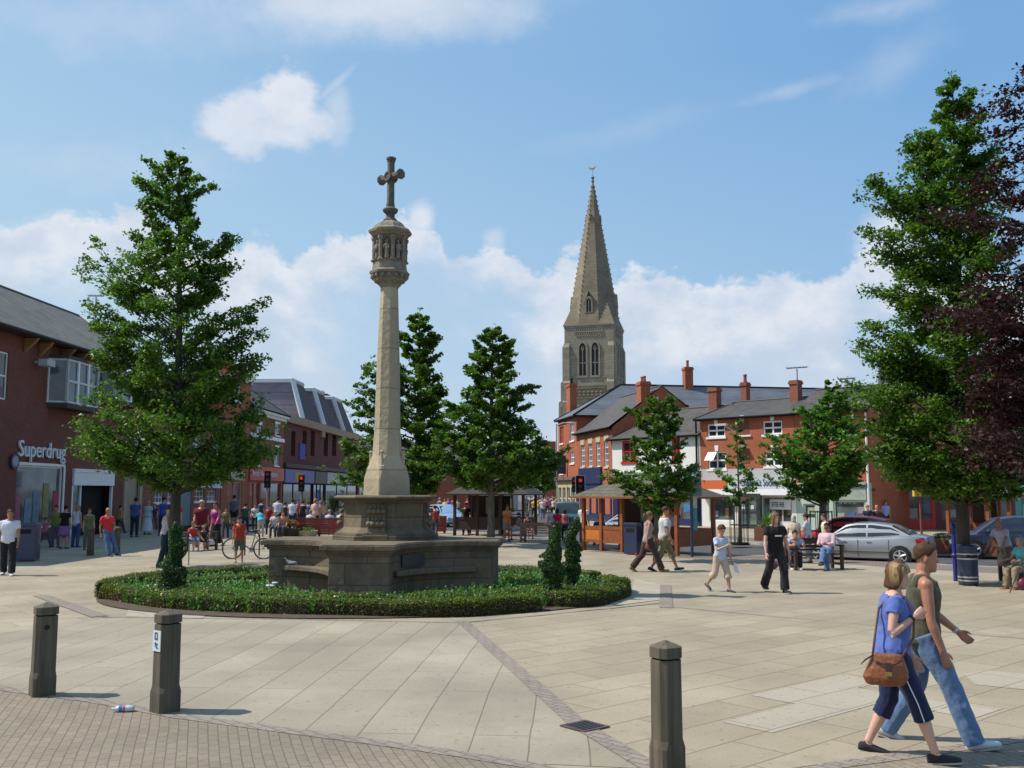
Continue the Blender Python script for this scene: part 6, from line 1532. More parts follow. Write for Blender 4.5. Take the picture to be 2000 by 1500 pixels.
# planters
CORT=plain('rusty brown planter',(.20,.075,.035),rough=.7,var=.3,scale=3); M_pf=plain('purple petals',(.35,.12,.40),rough=.6,bmp=0); M_pp=plain('pink petals',(.62,.22,.30),rough=.6,bmp=0)
def foliage_blob(root,c,r3,n,ls,mat,name='foliage',up=.5):
    d=rng.standard_normal((n,3)); d/=np.linalg.norm(d,axis=1)[:,None]; d*=rng.random(n)[:,None]**.4; P=np.array([c])+d*np.array([r3]); P[:,2]=np.maximum(P[:,2],c[2]-.02); fan_mesh(name,leafquads(P,ls,up=up),None,mat,root)
def blades(root,c,n,l,mat,spread=.8,w_=.03,name='spiky_leaves'):
    V=[]
    for i in range(n):
        a=rng.random()*6.28; e=rng.uniform(.25,1.45); d=np.array([math.cos(a)*math.cos(e),math.sin(a)*math.cos(e),math.sin(e)]); s=np.array([-math.sin(a),math.cos(a),0])*w_; L_=l*rng.uniform(.7,1.1); c_=np.array(c); m=c_+d*L_*.55+np.array([0,0,.06*l]); V.append([c_-s*.4,m-s,c_+d*L_-np.array([0,0,.12*l*math.cos(e)]),m+s])
    fan_mesh(name,np.array(V),None,mat,root)
def planter(pos,w,d,h,rz,label,spiky=True,flw=M_pf):
    o=empty('planter',pos,rz,label,'planter','brown square planters by the road'); mb=MB(); mb.box(-w/2,w/2,-d/2,d/2,0,h); mb.build('planter_box',CORT,o,bevel=.01)
    mb=MB(); mb.box(-w/2+.04,w/2-.04,-d/2+.04,d/2-.04,h,h+.015); mb.build('soil',M_soil,o)
    foliage_blob(o,(0,0,h+.05),(w*.5,d*.5,.14),700,.08,M_leafA); foliage_blob(o,(0,0,h+.12),(w*.5,d*.5,.10),120,.06,flw,'flower_heads')
    if spiky: blades(o,(0,0,h+.05),70,.75,M_leafB)
    return o
planter(gnd(1500,1056),1.0,.9,.58,R(-30),'brown planter with pink flowers behind the boy in the black shirt',True,M_pp)
planter(gnd(1655,1070),1.15,.9,.5,R(-30),'planter with tall spiky grass in front of the red car',True,M_pp)
planter(gnd(1846,1081),.85,.8,.55,R(-30),'brown planter just left of the right tree trunk',False)
planter(gnd(1926,1085),1.2,.8,.58,R(-30),'brown planter with purple flowers just right of the right tree trunk',False)
def tub(pos,r_,h,label,mat,leaf):
    o=empty('planted_tub',pos,0,label,'planter','round planted tubs'); mb=MB(); mb.lathe([(r_*.8,0),(r_*.95,h*.3),(r_,h*.8),(r_*1.04,h),(r_*.9,h),(r_*.88,h-.06)],18); mb.build('tub',mat,o,smooth=True,autos=30); leaf(o,h)
tub(gnd(566,1049),.62,.42,'big dark round tub planted with rusty orange leaves, left of the monument',plain('dark oak tub',(.06,.05,.03),rough=.8),lambda o,h:(foliage_blob(o,(0,0,h+.15),(.5,.5,.3),900,.10,leafmat('rust leaf',(.20,.07,.02),(.28,.12,.03),(.14,.13,.03),.2)),blades(o,(0,0,h),40,.6,leafmat('rust blade',(.22,.08,.02),(.3,.15,.04),(.2,.1,.03),.2))))
tub(gnd(600,1049),.5,.32,'low stone tub between the big dark tub and the red seat',BEIGE,lambda o,h:foliage_blob(o,(0,0,h+.05),(.4,.4,.12),300,.08,M_leafA))
# cordyline by the red seats
o=empty('spiky_palm',gnd(652,1040),0,'dark spiky palm plant behind the red seat beside the plinth','plant'); mb=MB(); mb.tube([(0,0,0),(0,0,1.0)],[.07,.05],7); mb.build('trunk',M_barkd,o)
blades(o,(0,0,1.05),160,1.15,leafmat('palm blade',(.012,.025,.012),(.03,.045,.02),(.05,.07,.03),.2),w_=.035)
# tree guards
def guard(pos,h,r_,label):
    o=empty('tree_guard',pos,0,label,'tree guard','black iron tree guards'); mb=MB()
    for i in range(8): a=i*math.pi/4; mb.tube([(r_*math.cos(a),r_*math.sin(a),0),(r_*math.cos(a),r_*math.sin(a),h)],.014,5)
    for z in (.08,h*.5,h-.04): mb.tube([(r_*math.cos(i*math.pi/6),r_*math.sin(i*math.pi/6),z) for i in range(13)],.016,5)
    mb.lathe([(r_*1.15,0),(r_*1.15,.06),(r_,.06)],12)
    mb.build('iron_cage',BLACKP,o)
guard((xat(1440,900,41),41,0),1.65,.38,'black iron guard round the thin staked sapling')
guard((xat(1600,900,36.5),36.5,0),1.5,.42,'black iron guard round the round headed tree')
for px in (1434,1447):
    o=empty('tree_stake',(xat(px,1000,40.8),40.8,0),0,'pale round stake %s of the sapling trunk'%('left' if px<1440 else 'right'),'tree stake'); mb=MB(); mb.tube([(0,0,0),(0,0,2.35)],.035,7); mb.build('stake',plain('pale stake',(.42,.36,.24),rough=.8),o)
# vehicles
TYRE=plain('tyre rubber',(.018,.018,.018),rough=.8,var=.2,bmp=0); ALLOY=plain('alloy wheel',(.42,.42,.43),metal=.3,rough=.5,var=.1,bmp=0); CARGL=glassmat('car glass',(.025,.035,.04),.04)
def carpaint(name,c,met=.3):
    m,nt,b=newmat(name); b.inputs['Base Color'].default_value=rgba(c); b.inputs['Metallic'].default_value=met; b.inputs['Roughness'].default_value=.32; b.inputs['Coat Weight'].default_value=.6; b.inputs['Coat Roughness'].default_value=.06; return m
def car(name,pos,rz,paint,label,kind='saloon',scale=1,grp=None,plate=True):
    """x forward; origin on the ground mid wheelbase"""
    o=empty(name,pos,rz,label,'car',grp); o.scale=(scale,)*3
    if kind=='saloon':
        st=[(-2.24,.42,.74,.66),(-2.18,.27,.97,.78),(-1.9,.22,1.03,.85),(-1.2,.18,1.0,.875),(-.4,.17,.93,.875),(.5,.17,.91,.875),(1.0,.17,.90,.87),(1.5,.18,.83,.86),(1.95,.2,.76,.82),(2.2,.24,.66,.70),(2.27,.36,.56,.58)]
        gh=[(-1.72,1.01,.66),(-1.05,1.36,.60),(-.45,1.43,.60),(.1,1.42,.60),(.45,1.36,.60),(1.12,.90,.70)]; wb=1.36
    elif kind=='hatch':
        st=[(-1.95,.40,.78,.72),(-1.92,.26,.95,.80),(-1.6,.2,.98,.84),(-.9,.17,.96,.855),(0,.17,.93,.855),(.9,.17,.92,.85),(1.35,.18,.87,.84),(1.75,.22,.76,.78),(1.98,.3,.6,.62)]
        gh=[(-1.86,.96,.66),(-1.6,1.36,.60),(-1.0,1.46,.60),(-.1,1.47,.60),(.35,1.40,.60),(1.1,.92,.70)]; wb=1.25
    else: # 4x4
        st=[(-2.2,.45,1.0,.82),(-2.18,.38,1.10,.88),(-1.2,.32,1.10,.90),(0,.32,1.08,.90),(.9,.32,1.08,.89),(1.3,.32,1.06,.88),(2.0,.34,1.0,.85),(2.15,.42,.9,.80)]
        gh=[(-2.14,1.08,.78),(-2.0,1.72,.68),(-1.0,1.78,.68),(.2,1.78,.68),(.6,1.72,.68),(1.05,1.06,.76)]; wb=1.3
    rs=[]
    for x,zb,zt_,w_ in st:
        zm=zb+(zt_-zb)*.45
        half=[(0,zb),(w_*.80,zb),(w_*.97,zb+.06),(w_,zm),(w_*.985,zt_-.14),(w_*.93,zt_-.04),(w_*.72,zt_),(w_*.3,zt_+.012)]
        rs.append([(x,-y,z) for y,z in half]+[(x,y,z) for y,z in half[::-1][:-1]])
    mb=MB(); mb.rings(rs); body=mb.build('body',paint,o,smooth=True,autos=38)
    # greenhouse
    rs=[]
    zb=[np.interp(g_[0],[s_[0] for s_ in st],[s_[2] for s_ in st])-.03 for g_ in gh]
    for (x,zr_,w_),zz in zip(gh,zb):
        wl_=np.interp(x,[s_[0] for s_ in st],[s_[3] for s_ in st])*.90; t=max(.02,(zr_-zz))/.5; t=min(1,t)
        wr=wl_+(w_-wl_)*t
        rs.append([(x,-wl_,zz),(x,-(wl_*.55+wr*.45)-.01,zz+(zr_-zz)*.5),(x,-wr,zr_-.03),(x,-wr*.8,zr_),(x,0,zr_+.012),(x,wr*.8,zr_),(x,wr,zr_-.03),(x,(wl_*.55+wr*.45)+.01,zz+(zr_-zz)*.5),(x,wl_,zz)])
    mb=MB(); mb.rings(rs); mb.build('roof',paint,o,smooth=True,autos=40)
    def offs(p,n,k=.012): return tuple(Vector(p)+n*k)
    # side glass, front and rear screens
    n=len(gh)
    for sgn,i0 in ((1,0),(-1,8)):
        ia,ib=(0,2) if sgn==1 else (8,6)
        pts=[]
        for k in range(n): pts.append((Vector(rs[k][ia]),Vector(rs[k][ib])))
        def lerp_x(x,top):
            for k in range(n-1):
                a,b=pts[k][top],pts[k+1][top]
                if a.x<=x<=b.x: return a.lerp(b,(x-a.x)/(b.x-a.x+1e-6))
            return pts[0][top] if x<pts[0][top].x else pts[-1][top]
        x0=gh[0][0]+ (.35 if kind=='saloon' else .15); x1=gh[-1][0]-.16; cuts=[x0,(x0+x1)/2-.06,x1] if kind!='4x4' else [x0,x0+.9,(x0+x1)/2+.3,x1]
        for c in range(len(cuts)-1):
            xa,xb=cuts[c]+.03,cuts[c+1]-.03; m=8; top=[];bot=[]
            for j in range(m+1):
                x=xa+(xb-xa)*j/m; a=lerp_x(x,0); b=lerp_x(x,1); h=b.z-a.z
                if h<.12: continue
                lo=a.lerp(b,min(.3,.055/h)); hi=a.lerp(b,1-.05/h); bot.append(lo);top.append(hi)
            if len(bot)<2: continue
            nn=Vector((0,-sgn,.25)).normalized(); q=[offs(v,nn,.016) for v in bot]+[offs(v,nn,.016) for v in top[::-1]]
            k=len(bot); mb=MB(); mb.add(q,[(j,j+1,2*k-2-j,2*k-1-j) for j in range(k-1)]); mb.build('side_window',CARGL,o)
    def screen(k0,k1,nm):
        a,b=rs[k0],rs[k1]; mb=MB(); A=[Vector(a[0]),Vector(a[8])]; T=[Vector(b[2]),Vector(b[6])]
        if kind=='saloon' and k0==0: pass
        nrm=(Vector(a[8])-Vector(a[0])).cross(Vector(b[4])-Vector(a[0])).normalized(); 
        if nrm.x*(1 if k0>k1 else -1)<0: nrm=-nrm
        q=[A[0].lerp(T[0],.10)+Vector((0,.05,0)),A[1].lerp(T[1],.10)-Vector((0,.05,0)),T[1].lerp(A[1],.03)-Vector((0,.03,0)),T[0].lerp(A[0],.03)+Vector((0,.03,0))]
        q=[offs(v,nrm,.03) for v in q]; mb.quad(*q); mb.build(nm,CARGL,o)
    screen(0,1,'rear_window'); screen(n-1,n-2,'windscreen')
    R_=.315 if kind!='4x4' else .37
    for sx in (1,-1):
        for sy in (1,-1):
            w_=empty('wheel',(sx*wb,sy*.80,R_),0); w_.parent=o
            def cyl(r_,y0,y1,n=24): return [[(r_*math.cos(2*math.pi*i/n),y,r_*math.sin(2*math.pi*i/n)) for i in range(n)] for y in (y0,y1)]
            mb=MB(); mb.rings([[(rr*math.cos(2*math.pi*i/24),y,rr*math.sin(2*math.pi*i/24)) for i in range(24)] for rr,y in ((R_*.7,-sy*.1),(R_,-sy*.1),(R_,sy*.07),(R_*.93,sy*.095),(R_*.68,sy*.095))]); mb.build('tyre',TYRE,w_,smooth=True,autos=35)
            mb=MB(); mb.rings([[(rr*math.cos(2*math.pi*i/24),y,rr*math.sin(2*math.pi*i/24)) for i in range(24)] for rr,y in ((R_*.69,sy*.09),(R_*.69,sy*.101),(R_*.6,sy*.10),(R_*.58,sy*.05))],cap=False)
            for s_ in range(5):
                a=s_*2*math.pi/5+.3; mb.tube([(0,sy*.085,0),(R_*.62*math.cos(a),sy*.095,R_*.62*math.sin(a))],[.045,.035],5)
            mb.build('rim',ALLOY,w_,smooth=True,autos=35)
            mb=MB(); n_=20; mb.rings([[(sx*wb+rr*math.cos(2*math.pi*i/n_),sy*y,R_+rr*math.sin(2*math.pi*i/n_)) for i in range(n_)] for rr,y in ((R_*1.17,.70),(R_*1.17,.884 if kind!='4x4' else .905),(R_*1.05,.888 if kind!='4x4' else .908),(R_*1.05,.70))],cap=False); mb.quad(*[(sx*wb+R_*1.1*math.cos(2*math.pi*i/n_),sy*.872,R_+R_*1.1*math.sin(2*math.pi*i/n_)) for i in range(n_)]); mb.build('wheel_arch',TYRE,o)
    tl=plain('red tail light',(.42,.01,.01),rough=.2,bmp=0,coat=.5); hl_=plain('head light',(.7,.72,.75),rough=.1,bmp=0,metal=.4)
    xr=st[0][0]; xf=st[-1][0]
    for sy in (1,-1):
        mb=MB()
        if kind=='saloon': mb.add([(-2.17,sy*.50,.93),(-2.21,sy*.50,.76),(-2.19,sy*.78,.74),(-1.90,sy*.885,.74),(-1.86,sy*.862,.90),(-2.1,sy*.79,.965)],[(0,1,2,5),(5,2,3,4)] if sy<0 else [(5,2,1,0),(4,3,2,5)])
        else: mb.box(xr-.015,xr+.06,min(sy*.58,sy*.76),max(sy*.58,sy*.76),.66,.92)
        mb.build('tail_light',tl,o)
        mb=MB(); mb.box(xf-.20,xf-.0,min(sy*.50,sy*.72),max(sy*.50,sy*.72),.52,.64) if kind!='4x4' else mb.box(xf-.06,xf+.02,min(sy*.5,sy*.75),max(sy*.5,sy*.75),.72,.88); mb.build('headlight',hl_,o)
        mb=MB(); mb.ball((.78 if kind!='4x4' else .8,sy*.98,.97 if kind!='4x4' else 1.15),(.07,.11,.075),8,6); mb.tube([(.8,sy*.84,.93),(.79,sy*.95,.95)],.025,5); mb.build('wing_mirror',paint,o)
        for x in (-.35,.5): mb=MB(); mb.box(x-.09,x+.09,min(sy*.868,sy*.892),max(sy*.868,sy*.892),.765,.79); mb.build('door_handle',paint,o)
        mb=MB(); mb.tube([(-1.0,sy*.880,.44),(1.0,sy*.880,.44)],.012,4); mb.build('side_trim',TYRE,o)
        for x in (-1.0,.02,.98): mb=MB(); mb.box(x-.006,x+.006,min(sy*.86,sy*.8795),max(sy*.86,sy*.8795),.3,.86); mb.build('door_seam',TYRE,o)
    if plate:
        mb=MB(); z=.72 if kind=='saloon' else .55; mb.box(xr-.02+(.02 if kind=='saloon' else 0),xr+.05,-.26,.26,z,z+.11); mb.build('number_plate',plain('yellow plate',(.62,.45,.05),bmp=0,rough=.4),o)
    mb=MB(); mb.box(xf-.06,xf+.012,-.30,.30,.42 if kind!='4x4' else .6,.53 if kind!='4x4' else .85); mb.build('grille',TYRE,o)
    return o
SILV=carpaint('silver car paint',(.40,.40,.41),.7)
SZ=Vector((0,0,-.11))
car('parked_car',Vector((11.15,31.5,0))+Vector((.45,.9,0))+SZ,R(147),SILV,'silver saloon car parked by the kerb behind the couple, tail lights towards us','saloon',.93)
car('parked_car',Vector((xat(1652,1000,37.6),37.6,0))+SZ,R(150),carpaint('red car paint',(.50,.025,.03),.1),'red car half hidden behind the silver saloon and the spiky planter','hatch',.95)
car('parked_car',Vector((xat(1965,1000,34.5),34.5,0))+SZ,R(165),carpaint('dark blue car paint',(.02,.025,.06)),'dark blue car at the right edge behind the planters','hatch',1.0)
car('offroad_car',Vector((3.35,58.5,0))+SZ,R(-97),carpaint('teal car paint',(.02,.10,.11)),'teal off road car facing us, left of the lit bus shelter','4x4',.95)
car('parked_car',Vector((xat(868,1000,65),65,0))+SZ,R(-60),carpaint('pale blue car paint',(.30,.40,.55)),'pale blue car between the monument and the dark shelter','hatch',.98)
car('parked_car',Vector((xat(1232,1000,47.5),47.5,0))+SZ,R(160),carpaint('white silver car paint',(.55,.56,.58),.4),'pale silver car seen through the lit bus shelter','saloon',.95)
# bicycle
def bicycle(pos,rz,label):
    o=empty('bicycle',pos,rz,label,'bicycle'); R_=.34; fm=plain('purple bike frame',(.10,.05,.14),rough=.3,bmp=0); mt=plain('bike metal',(.45,.45,.46),metal=.7,rough=.35,bmp=0)
    for x in (-.53,.53):
        w_=empty('wheel',(x,0,R_),0); w_.parent=o; n=28
        mb=MB(); mb.tube([(R_*math.cos(2*math.pi*i/n),0,R_*math.sin(2*math.pi*i/n)) for i in range(n+1)],.019,6); mb.build('tyre',TYRE,w_)
        mb=MB(); mb.tube([((R_-.025)*math.cos(2*math.pi*i/n),0,(R_-.025)*math.sin(2*math.pi*i/n)) for i in range(n+1)],.012,5)
        for i in range(14): a=i*math.pi/7; mb.tube([(0,0,0),((R_-.03)*math.cos(a),0,(R_-.03)*math.sin(a))],.0025,3)
        mb.tube([(0,-.05,0),(0,.05,0)],.02,6); mb.build('rim_and_spokes',mt,w_)
    mb=MB(); BB=(-.10,0,.30); ST=(-.22,0,.78); HT=(.34,0,.80); HB=(.38,0,.64); RA=(-.53,0,R_)
    for a,b,r_ in ((BB,ST,.016),(ST,HT,.016),(BB,HB,.02),(HT,HB,.02),(RA,BB,.011),(RA,ST,.010)): mb.tube([a,b],r_,7)
    mb.build('frame',fm,o)
    mb=MB(); mb.tube([HB,(.45,0,.5),(.53,0,R_)],.014,6); mb.build('fork',plain('red fork',(.5,.04,.04),rough=.3,bmp=0),o)
    mb=MB(); mb.tube([(.34,0,.8),(.32,0,.95)],.013,6); mb.tube([(.36,-.28,.97),(.32,-.1,.96),(.32,.1,.96),(.36,.28,.97)],.013,6); mb.build('handlebar',mt,o)
    mb=MB(); mb.tube([ST,(-.24,0,.90)],.013,6); mb.ball((-.25,0,.93),(.13,.065,.03),8,5); mb.build('saddle',TYRE,o)
    mb=MB(); mb.rings([[(BB[0]+.09*math.cos(i*.52),y,BB[2]+.09*math.sin(i*.52)) for i in range(12)] for y in (-.045,-.04)]); mb.tube([(BB[0],-.05,BB[2]),(BB[0]+.1,-.06,BB[2]-.13)],.01,5); mb.tube([(BB[0],.05,BB[2]),(BB[0]-.1,.06,BB[2]+.13)],.01,5); mb.build('crank',mt,o)
    return o
g=gnd(484,1092); bicycle((g.x,g.y,0),R(176),'bicycle with pale rimmed wheels leaning on the rack behind the boy in red')
o=empty('bicycle_rack',gnd(492,1085),0,'black hoop bicycle rack behind the bicycle','bicycle rack')
mb=MB(); mb.tube([(-.25,0,0),(-.25,0,.7),(-.15,0,.82),(.15,0,.82),(.25,0,.7),(.25,0,0)],.025,7); mb.build('hoop',BLACKP,o)
# small things
o=empty('plastic_bottle',gnd(242,1391),R(8),'crushed clear plastic bottle with a blue and pink label lying on the pavers','bottle')
PB=plain('clear plastic',(.60,.66,.70),rough=.15,bmp=0); mb=MB(); mb.rings([[(x,r_*math.cos(i*.628),.036+r_*math.sin(i*.628)) for i in range(10)] for x,r_ in ((-.105,.012),(-.09,.013),(-.075,.03),(-.05,.034),(-.02,.030),(.01,.034),(.05,.033),(.09,.03),(.1,.02))]); mb.build('bottle',PB,o,smooth=True)
mb=MB(); mb.rings([[(x,.0352*math.cos(i*.628),.036+.0352*math.sin(i*.628)) for i in range(10)] for x in (-.045,-.015)]); mb.build('blue_label',plain('blue label',(.05,.16,.5),bmp=0),o)
mb=MB(); mb.rings([[(x,.0352*math.cos(i*.628),.036+.0352*math.sin(i*.628)) for i in range(10)] for x in (-.005,.015)]); mb.build('pink_label',plain('pink label',(.55,.06,.16),bmp=0),o)
mb=MB(); mb.rings([[(x,.014*math.cos(i*.628),.036+.014*math.sin(i*.628)) for i in range(10)] for x in (-.12,-.104)]); mb.build('cap',SIGNW,o)
o=empty('drink_can',gnd(1240,1085)+Vector((0,-.35,0)),0,'small red drink can on the paving beside the tall navy bin','can'); mb=MB(); mb.lathe([(.028,0),(.033,.01),(.033,.105),(.028,.115)],12); mb.build('can',REDP,o,smooth=True,autos=30)
# wings of paper caught in the bed
o=empty('plastic_bag',gnd(520,1176)+Vector((0,.25,.30)),0,'scrap of white plastic caught among the bedding plants','plastic bag'); mb=MB(); mb.ball((0,0,0),(.11,.05,.03),7,5); mb.ball((.1,.02,.06),(.07,.03,.02),6,5); mb.build('crumpled_bag',SIGNW,o)
# pigeon on the left bench seat
o=empty('pigeon',(at(568,1102,20.25).x,20.25,.667),R(170),'grey pigeon standing on the left hand stone bench seat','pigeon')
pg=plain('pigeon grey',(.11,.115,.14),rough=.7,var=.3,scale=30); mb=MB()
mb.rings([[(x,w_*math.cos(i*.628),z+h_*math.sin(i*.628)) for i in range(10)] for x,z,w_,h_ in ((-.17,.065,.01,.005),(-.13,.07,.03,.012),(-.07,.09,.045,.035),(0,.105,.055,.055),(.06,.12,.045,.05),(.09,.145,.03,.035),(.105,.175,.022,.025),(.12,.195,.022,.022),(.14,.195,.014,.014),(.148,.193,.004,.004))]); mb.build('body',pg,o,smooth=True)
mb=MB(); mb.tube([(.145,0,.193),(.168,0,.186)],[.006,.002],5); mb.tube([(.01,.02,.055),(.015,.02,0),(.035,.02,0)],.004,4); mb.tube([(.01,-.02,.055),(.015,-.02,0),(.035,-.02,0)],.004,4); mb.build('beak_and_legs',plain('pigeon pink',(.35,.12,.10),bmp=0),o)
mb=MB(); 
for s_ in (1,-1): mb.ball((-.04,s_*.045,.105),(.09,.016,.035),8,5)
mb.build('wings',plain('pale wing',(.28,.29,.33),var=.4,scale=40),o,smooth=True)
# ================================================================= PEOPLE
SK=(.52,.27,.18); SKT=(.42,.19,.115); SKP=(.60,.36,.27)
HAIRC={'brown':(.10,.045,.022),'dark':(.025,.016,.012),'blond':(.42,.27,.11),'grey':(.38,.37,.36),'white':(.62,.60,.56),'light':(.22,.13,.06),'red':(.16,.05,.02)}
TSC=bpy.data.scenes.new('tmp')
def remesh(mb,name,mat,parent,voxel,disp=0,dsc=8,smooth_it=3,extra=None,seed=0,sf=.5):
    me=bpy.data.meshes.new('t'); me.from_pydata(mb.v,[],mb.f); me.update()
    o=bpy.data.objects.new('t',me); TSC.collection.objects.link(o)
    md=o.modifiers.new('r','REMESH'); md.mode='VOXEL'; md.voxel_size=voxel; md.use_smooth_shade=True
    if smooth_it: sm=o.modifiers.new('s','SMOOTH'); sm.iterations=smooth_it; sm.factor=sf
    vl=TSC.view_layers[0]; vl.update(); dg=vl.depsgraph; m2=bpy.data.meshes.new_from_object(o.evaluated_get(dg)); bpy.data.objects.remove(o); bpy.data.meshes.remove(me)
    if disp:
        nv=len(m2.vertices); co=np.empty(nv*3,np.float32); m2.vertices.foreach_get('co',co); co=co.reshape(-1,3)
        no=np.empty(nv*3,np.float32); m2.vertex_normals.foreach_get('vector',no); no=no.reshape(-1,3)
        k=np.array([noise.noise(Vector((c[0]*dsc,c[1]*dsc,c[2]*dsc*.55+seed)))+.5*noise.noise(Vector((c[0]*dsc*2.3,c[1]*dsc*2.3,c[2]*dsc*1.6+seed))) for c in co],np.float32)
        co=co+no*(k*disp)[:,None]; m2.vertices.foreach_set('co',co.reshape(-1)); m2.update()
    if extra is not None and extra.v:
        bm=bmesh.new(); bm.from_mesh(m2); t=bpy.data.meshes.new('e'); t.from_pydata(extra.v,[],extra.f); t.polygons.foreach_set('use_smooth',[True]*len(t.polygons)); bm.from_mesh(t); bm.to_mesh(m2); bm.free(); bpy.data.meshes.remove(t)
    m2.name=name; m2.materials.clear(); m2.materials.append(mat)
    q=bpy.data.objects.new(name,m2); COL.objects.link(q); q.parent=parent
    return q
def V3(*a): return Vector(a)
def person(pos,heading,label,H=1.75,fem=False,fat=1.0,pose=None,top=('tee',(.5,.5,.5)),bot=('trousers',(.1,.1,.12)),hair=('short','brown'),skin_c=SK,shoe=(.05,.04,.04),lod=1,seat=None,group=None,hat=None,barefoot=False,child=False,headyaw=0,headpitch=0,lean=3,twist=0,cat='person',bag=None):
    P_=dict(hl=0,kl=4,hr=0,kr=4,sl=0,el=12,sr=0,er=12,al=8,ar=8,il=0,ir=0,fl=0,fr=0,spl=3,spr=3)
    if pose: P_.update(pose)
    s=H/1.75; root=empty('person',pos,heading,label,cat,group); root.scale=(s,s,s)
    hip=.92; TH=.43; SHN=.42
    def legj(side,flex,knee,sp):
        a=R(flex); b=R(flex-knee); y=side*.09; sy=side*math.sin(R(sp))
        K=V3(math.sin(a)*TH,y+sy*TH,-math.cos(a)*TH); A=K+V3(math.sin(b)*SHN,sy*SHN*.4,-math.cos(b)*SHN); return V3(0,y,0),K,A,b
    hl=legj(1,P_['hl'],P_['kl'],P_['spl']); hr=legj(-1,P_['hr'],P_['kr'],P_['spr'])
    low=min(hl[2].z-max(0,math.sin(R(-P_['fl']))*.0),hr[2].z); pz=.085-low
    if seat is not None: pz=seat+.10
    Pv=V3(0,0,pz)
    L_=R(lean); T=V3(math.sin(L_),0,math.cos(L_)); Fw=V3(math.cos(L_),0,-math.sin(L_)); tw=R(twist)
    def tp_(d,w_=0,f_=0,tf=1): 
        d=float(d); w_=float(w_); f_=float(f_)
        a=tw*min(1,max(0,d/.45))*tf; return Pv+T*d+V3(0,1,0)*(w_*math.cos(a)+f_*math.sin(a))+Fw*(f_*math.cos(a)-w_*math.sin(a))
    shw=(.165 if fem else .185)*(1 if not child else .92)
    if fem: tor=[(-.09,.115,.085,0),(-.04,.168,.112,-.01),(.04,.170,.108,-.01),(.14,.130,.092,0),(.22,.134,.095,.005),(.30,.150,.118,.018),(.38,.158,.102,.01),(.44,.150,.08,0),(.485,.085,.06,-.005),(.51,.05,.05,0)]
    else: tor=[(-.09,.115,.085,0),(-.04,.160,.110,0),(.04,.160,.108,0),(.14,.145,.10,.005),(.24,.160,.110,.005),(.34,.178,.118,.005),(.40,.180,.108,0),(.45,.165,.085,-.005),(.49,.09,.065,-.01),(.52,.055,.055,-.005)]
    def torso(mb,d0,d1,g,fatk=1,n=18):
        rows=[]
        ds=[t[0] for t in tor]
        lst=[d0]+[d for d in ds if d0<d<d1]+[d1]
        for d in lst:
            w_=np.interp(d,ds,[t[1] for t in tor])*fat; dp=np.interp(d,ds,[t[2] for t in tor])*(1+(fat-1)*1.6); f0=np.interp(d,ds,[t[3] for t in tor])
            w_+=g; dp+=g
            rows.append([tuple(tp_(d,w_*math.sin(2*math.pi*i/n),f0+dp*math.cos(2*math.pi*i/n))) for i in range(n)])
        mb.rings(rows)
    S={}
    for side,nm in ((1,'l'),(-1,'r')):
        a=R(P_['s'+nm])+L_*.3; ab=R(P_['a'+nm]); e=R(P_['e'+nm]); inw=R(P_['i'+nm])
        sh=tp_(.435,side*shw*.98*(.9+.1*fat),0)
        d1=V3(math.sin(a)*math.cos(ab),side*math.sin(ab),-math.cos(a)*math.cos(ab))
        E=sh+d1*.285
        b=a+e; d2=V3(math.sin(b)*math.cos(inw),side*(math.sin(ab)*.5*math.cos(e)-math.sin(inw)),-math.cos(b)*math.cos(inw)).normalized()
        W=E+d2*.255; S[nm]=(sh,E,W,d1,d2)
    vox={0:.0075,1:.017,2:.026}[lod]
    mb=MB(); ex=MB()
    torso(mb,-.09,.51,0)
    for nm,side,lg in (('l',1,hl),('r',-1,hr)):
        a,K,A,b=lg; a=Pv+a; K=Pv+K; A=Pv+A; k=(.9+.1*fat)*(1.06 if fem else 1)
        mb.tube([a+V3(0,0,.04),a.lerp(K,.35),K.lerp(a,.12),K,K.lerp(A,.25),K.lerp(A,.45),K.lerp(A,.85),A],[.072*k,.082*k,.057,.054,.056,.054,.036,.035],12)
        fd=R(P_['f'+nm]); c=V3(math.cos(fd),0,math.sin(fd)); up=V3(-math.sin(fd),0,math.cos(fd)); yy=V3(0,side*.08,0)
        base=A-up*.05
        mb.rings([[tuple(base+c*x+(yy*x)+V3(0,1,0)*(w_*math.cos(i*math.pi/5))+up*(z+h_*math.sin(i*math.pi/5))) for i in range(10)] for x,z,w_,h_ in ((-.06,.0,.022,.022),(-.04,.0,.034,.034),(0,.01,.034,.05),(.05,.0,.036,.036),(.10,-.01,.042,.024),(.15,-.015,.042,.017),(.18,-.018,.028,.012))])
        sh,E,W,d1,d2=S[nm]; kk=(.86 if fem else 1)*(1 if not child else .9)*(.75+.25*fat)
        mb.ball(tuple(sh),(.058*kk,.058*kk,.058*kk),10,7)
        mb.tube([sh,sh.lerp(E,.35),E.lerp(sh,.1),E,E.lerp(W,.22),W.lerp(E,.25),W],[.052*kk,.050*kk,.038*kk,.037*kk,.041*kk,.030*kk,.025*kk],10)
        # hand
        d=d2; inn=V3(0,-side,0); n_=(inn-d*inn.dot(d)); n_=n_.normalized() if n_.length>.1 else V3(1,0,0); ac=n_.cross(d).normalized()*side   # ac towards thumb side (forward when hanging)
        if ac.dot(V3(1,0,.3))<0: ac=-ac
        grip=P_.get('grip'+nm,22)
        hm=ex if lod else mb
        if lod==2: mb.ball(tuple(W+d*.06),(.035,.03,.05),7,5)
        M=Matrix((( d.x,ac.x,n_.x,W.x),(d.y,ac.y,n_.y,W.y),(d.z,ac.z,n_.z,W.z),(0,0,0,1)))
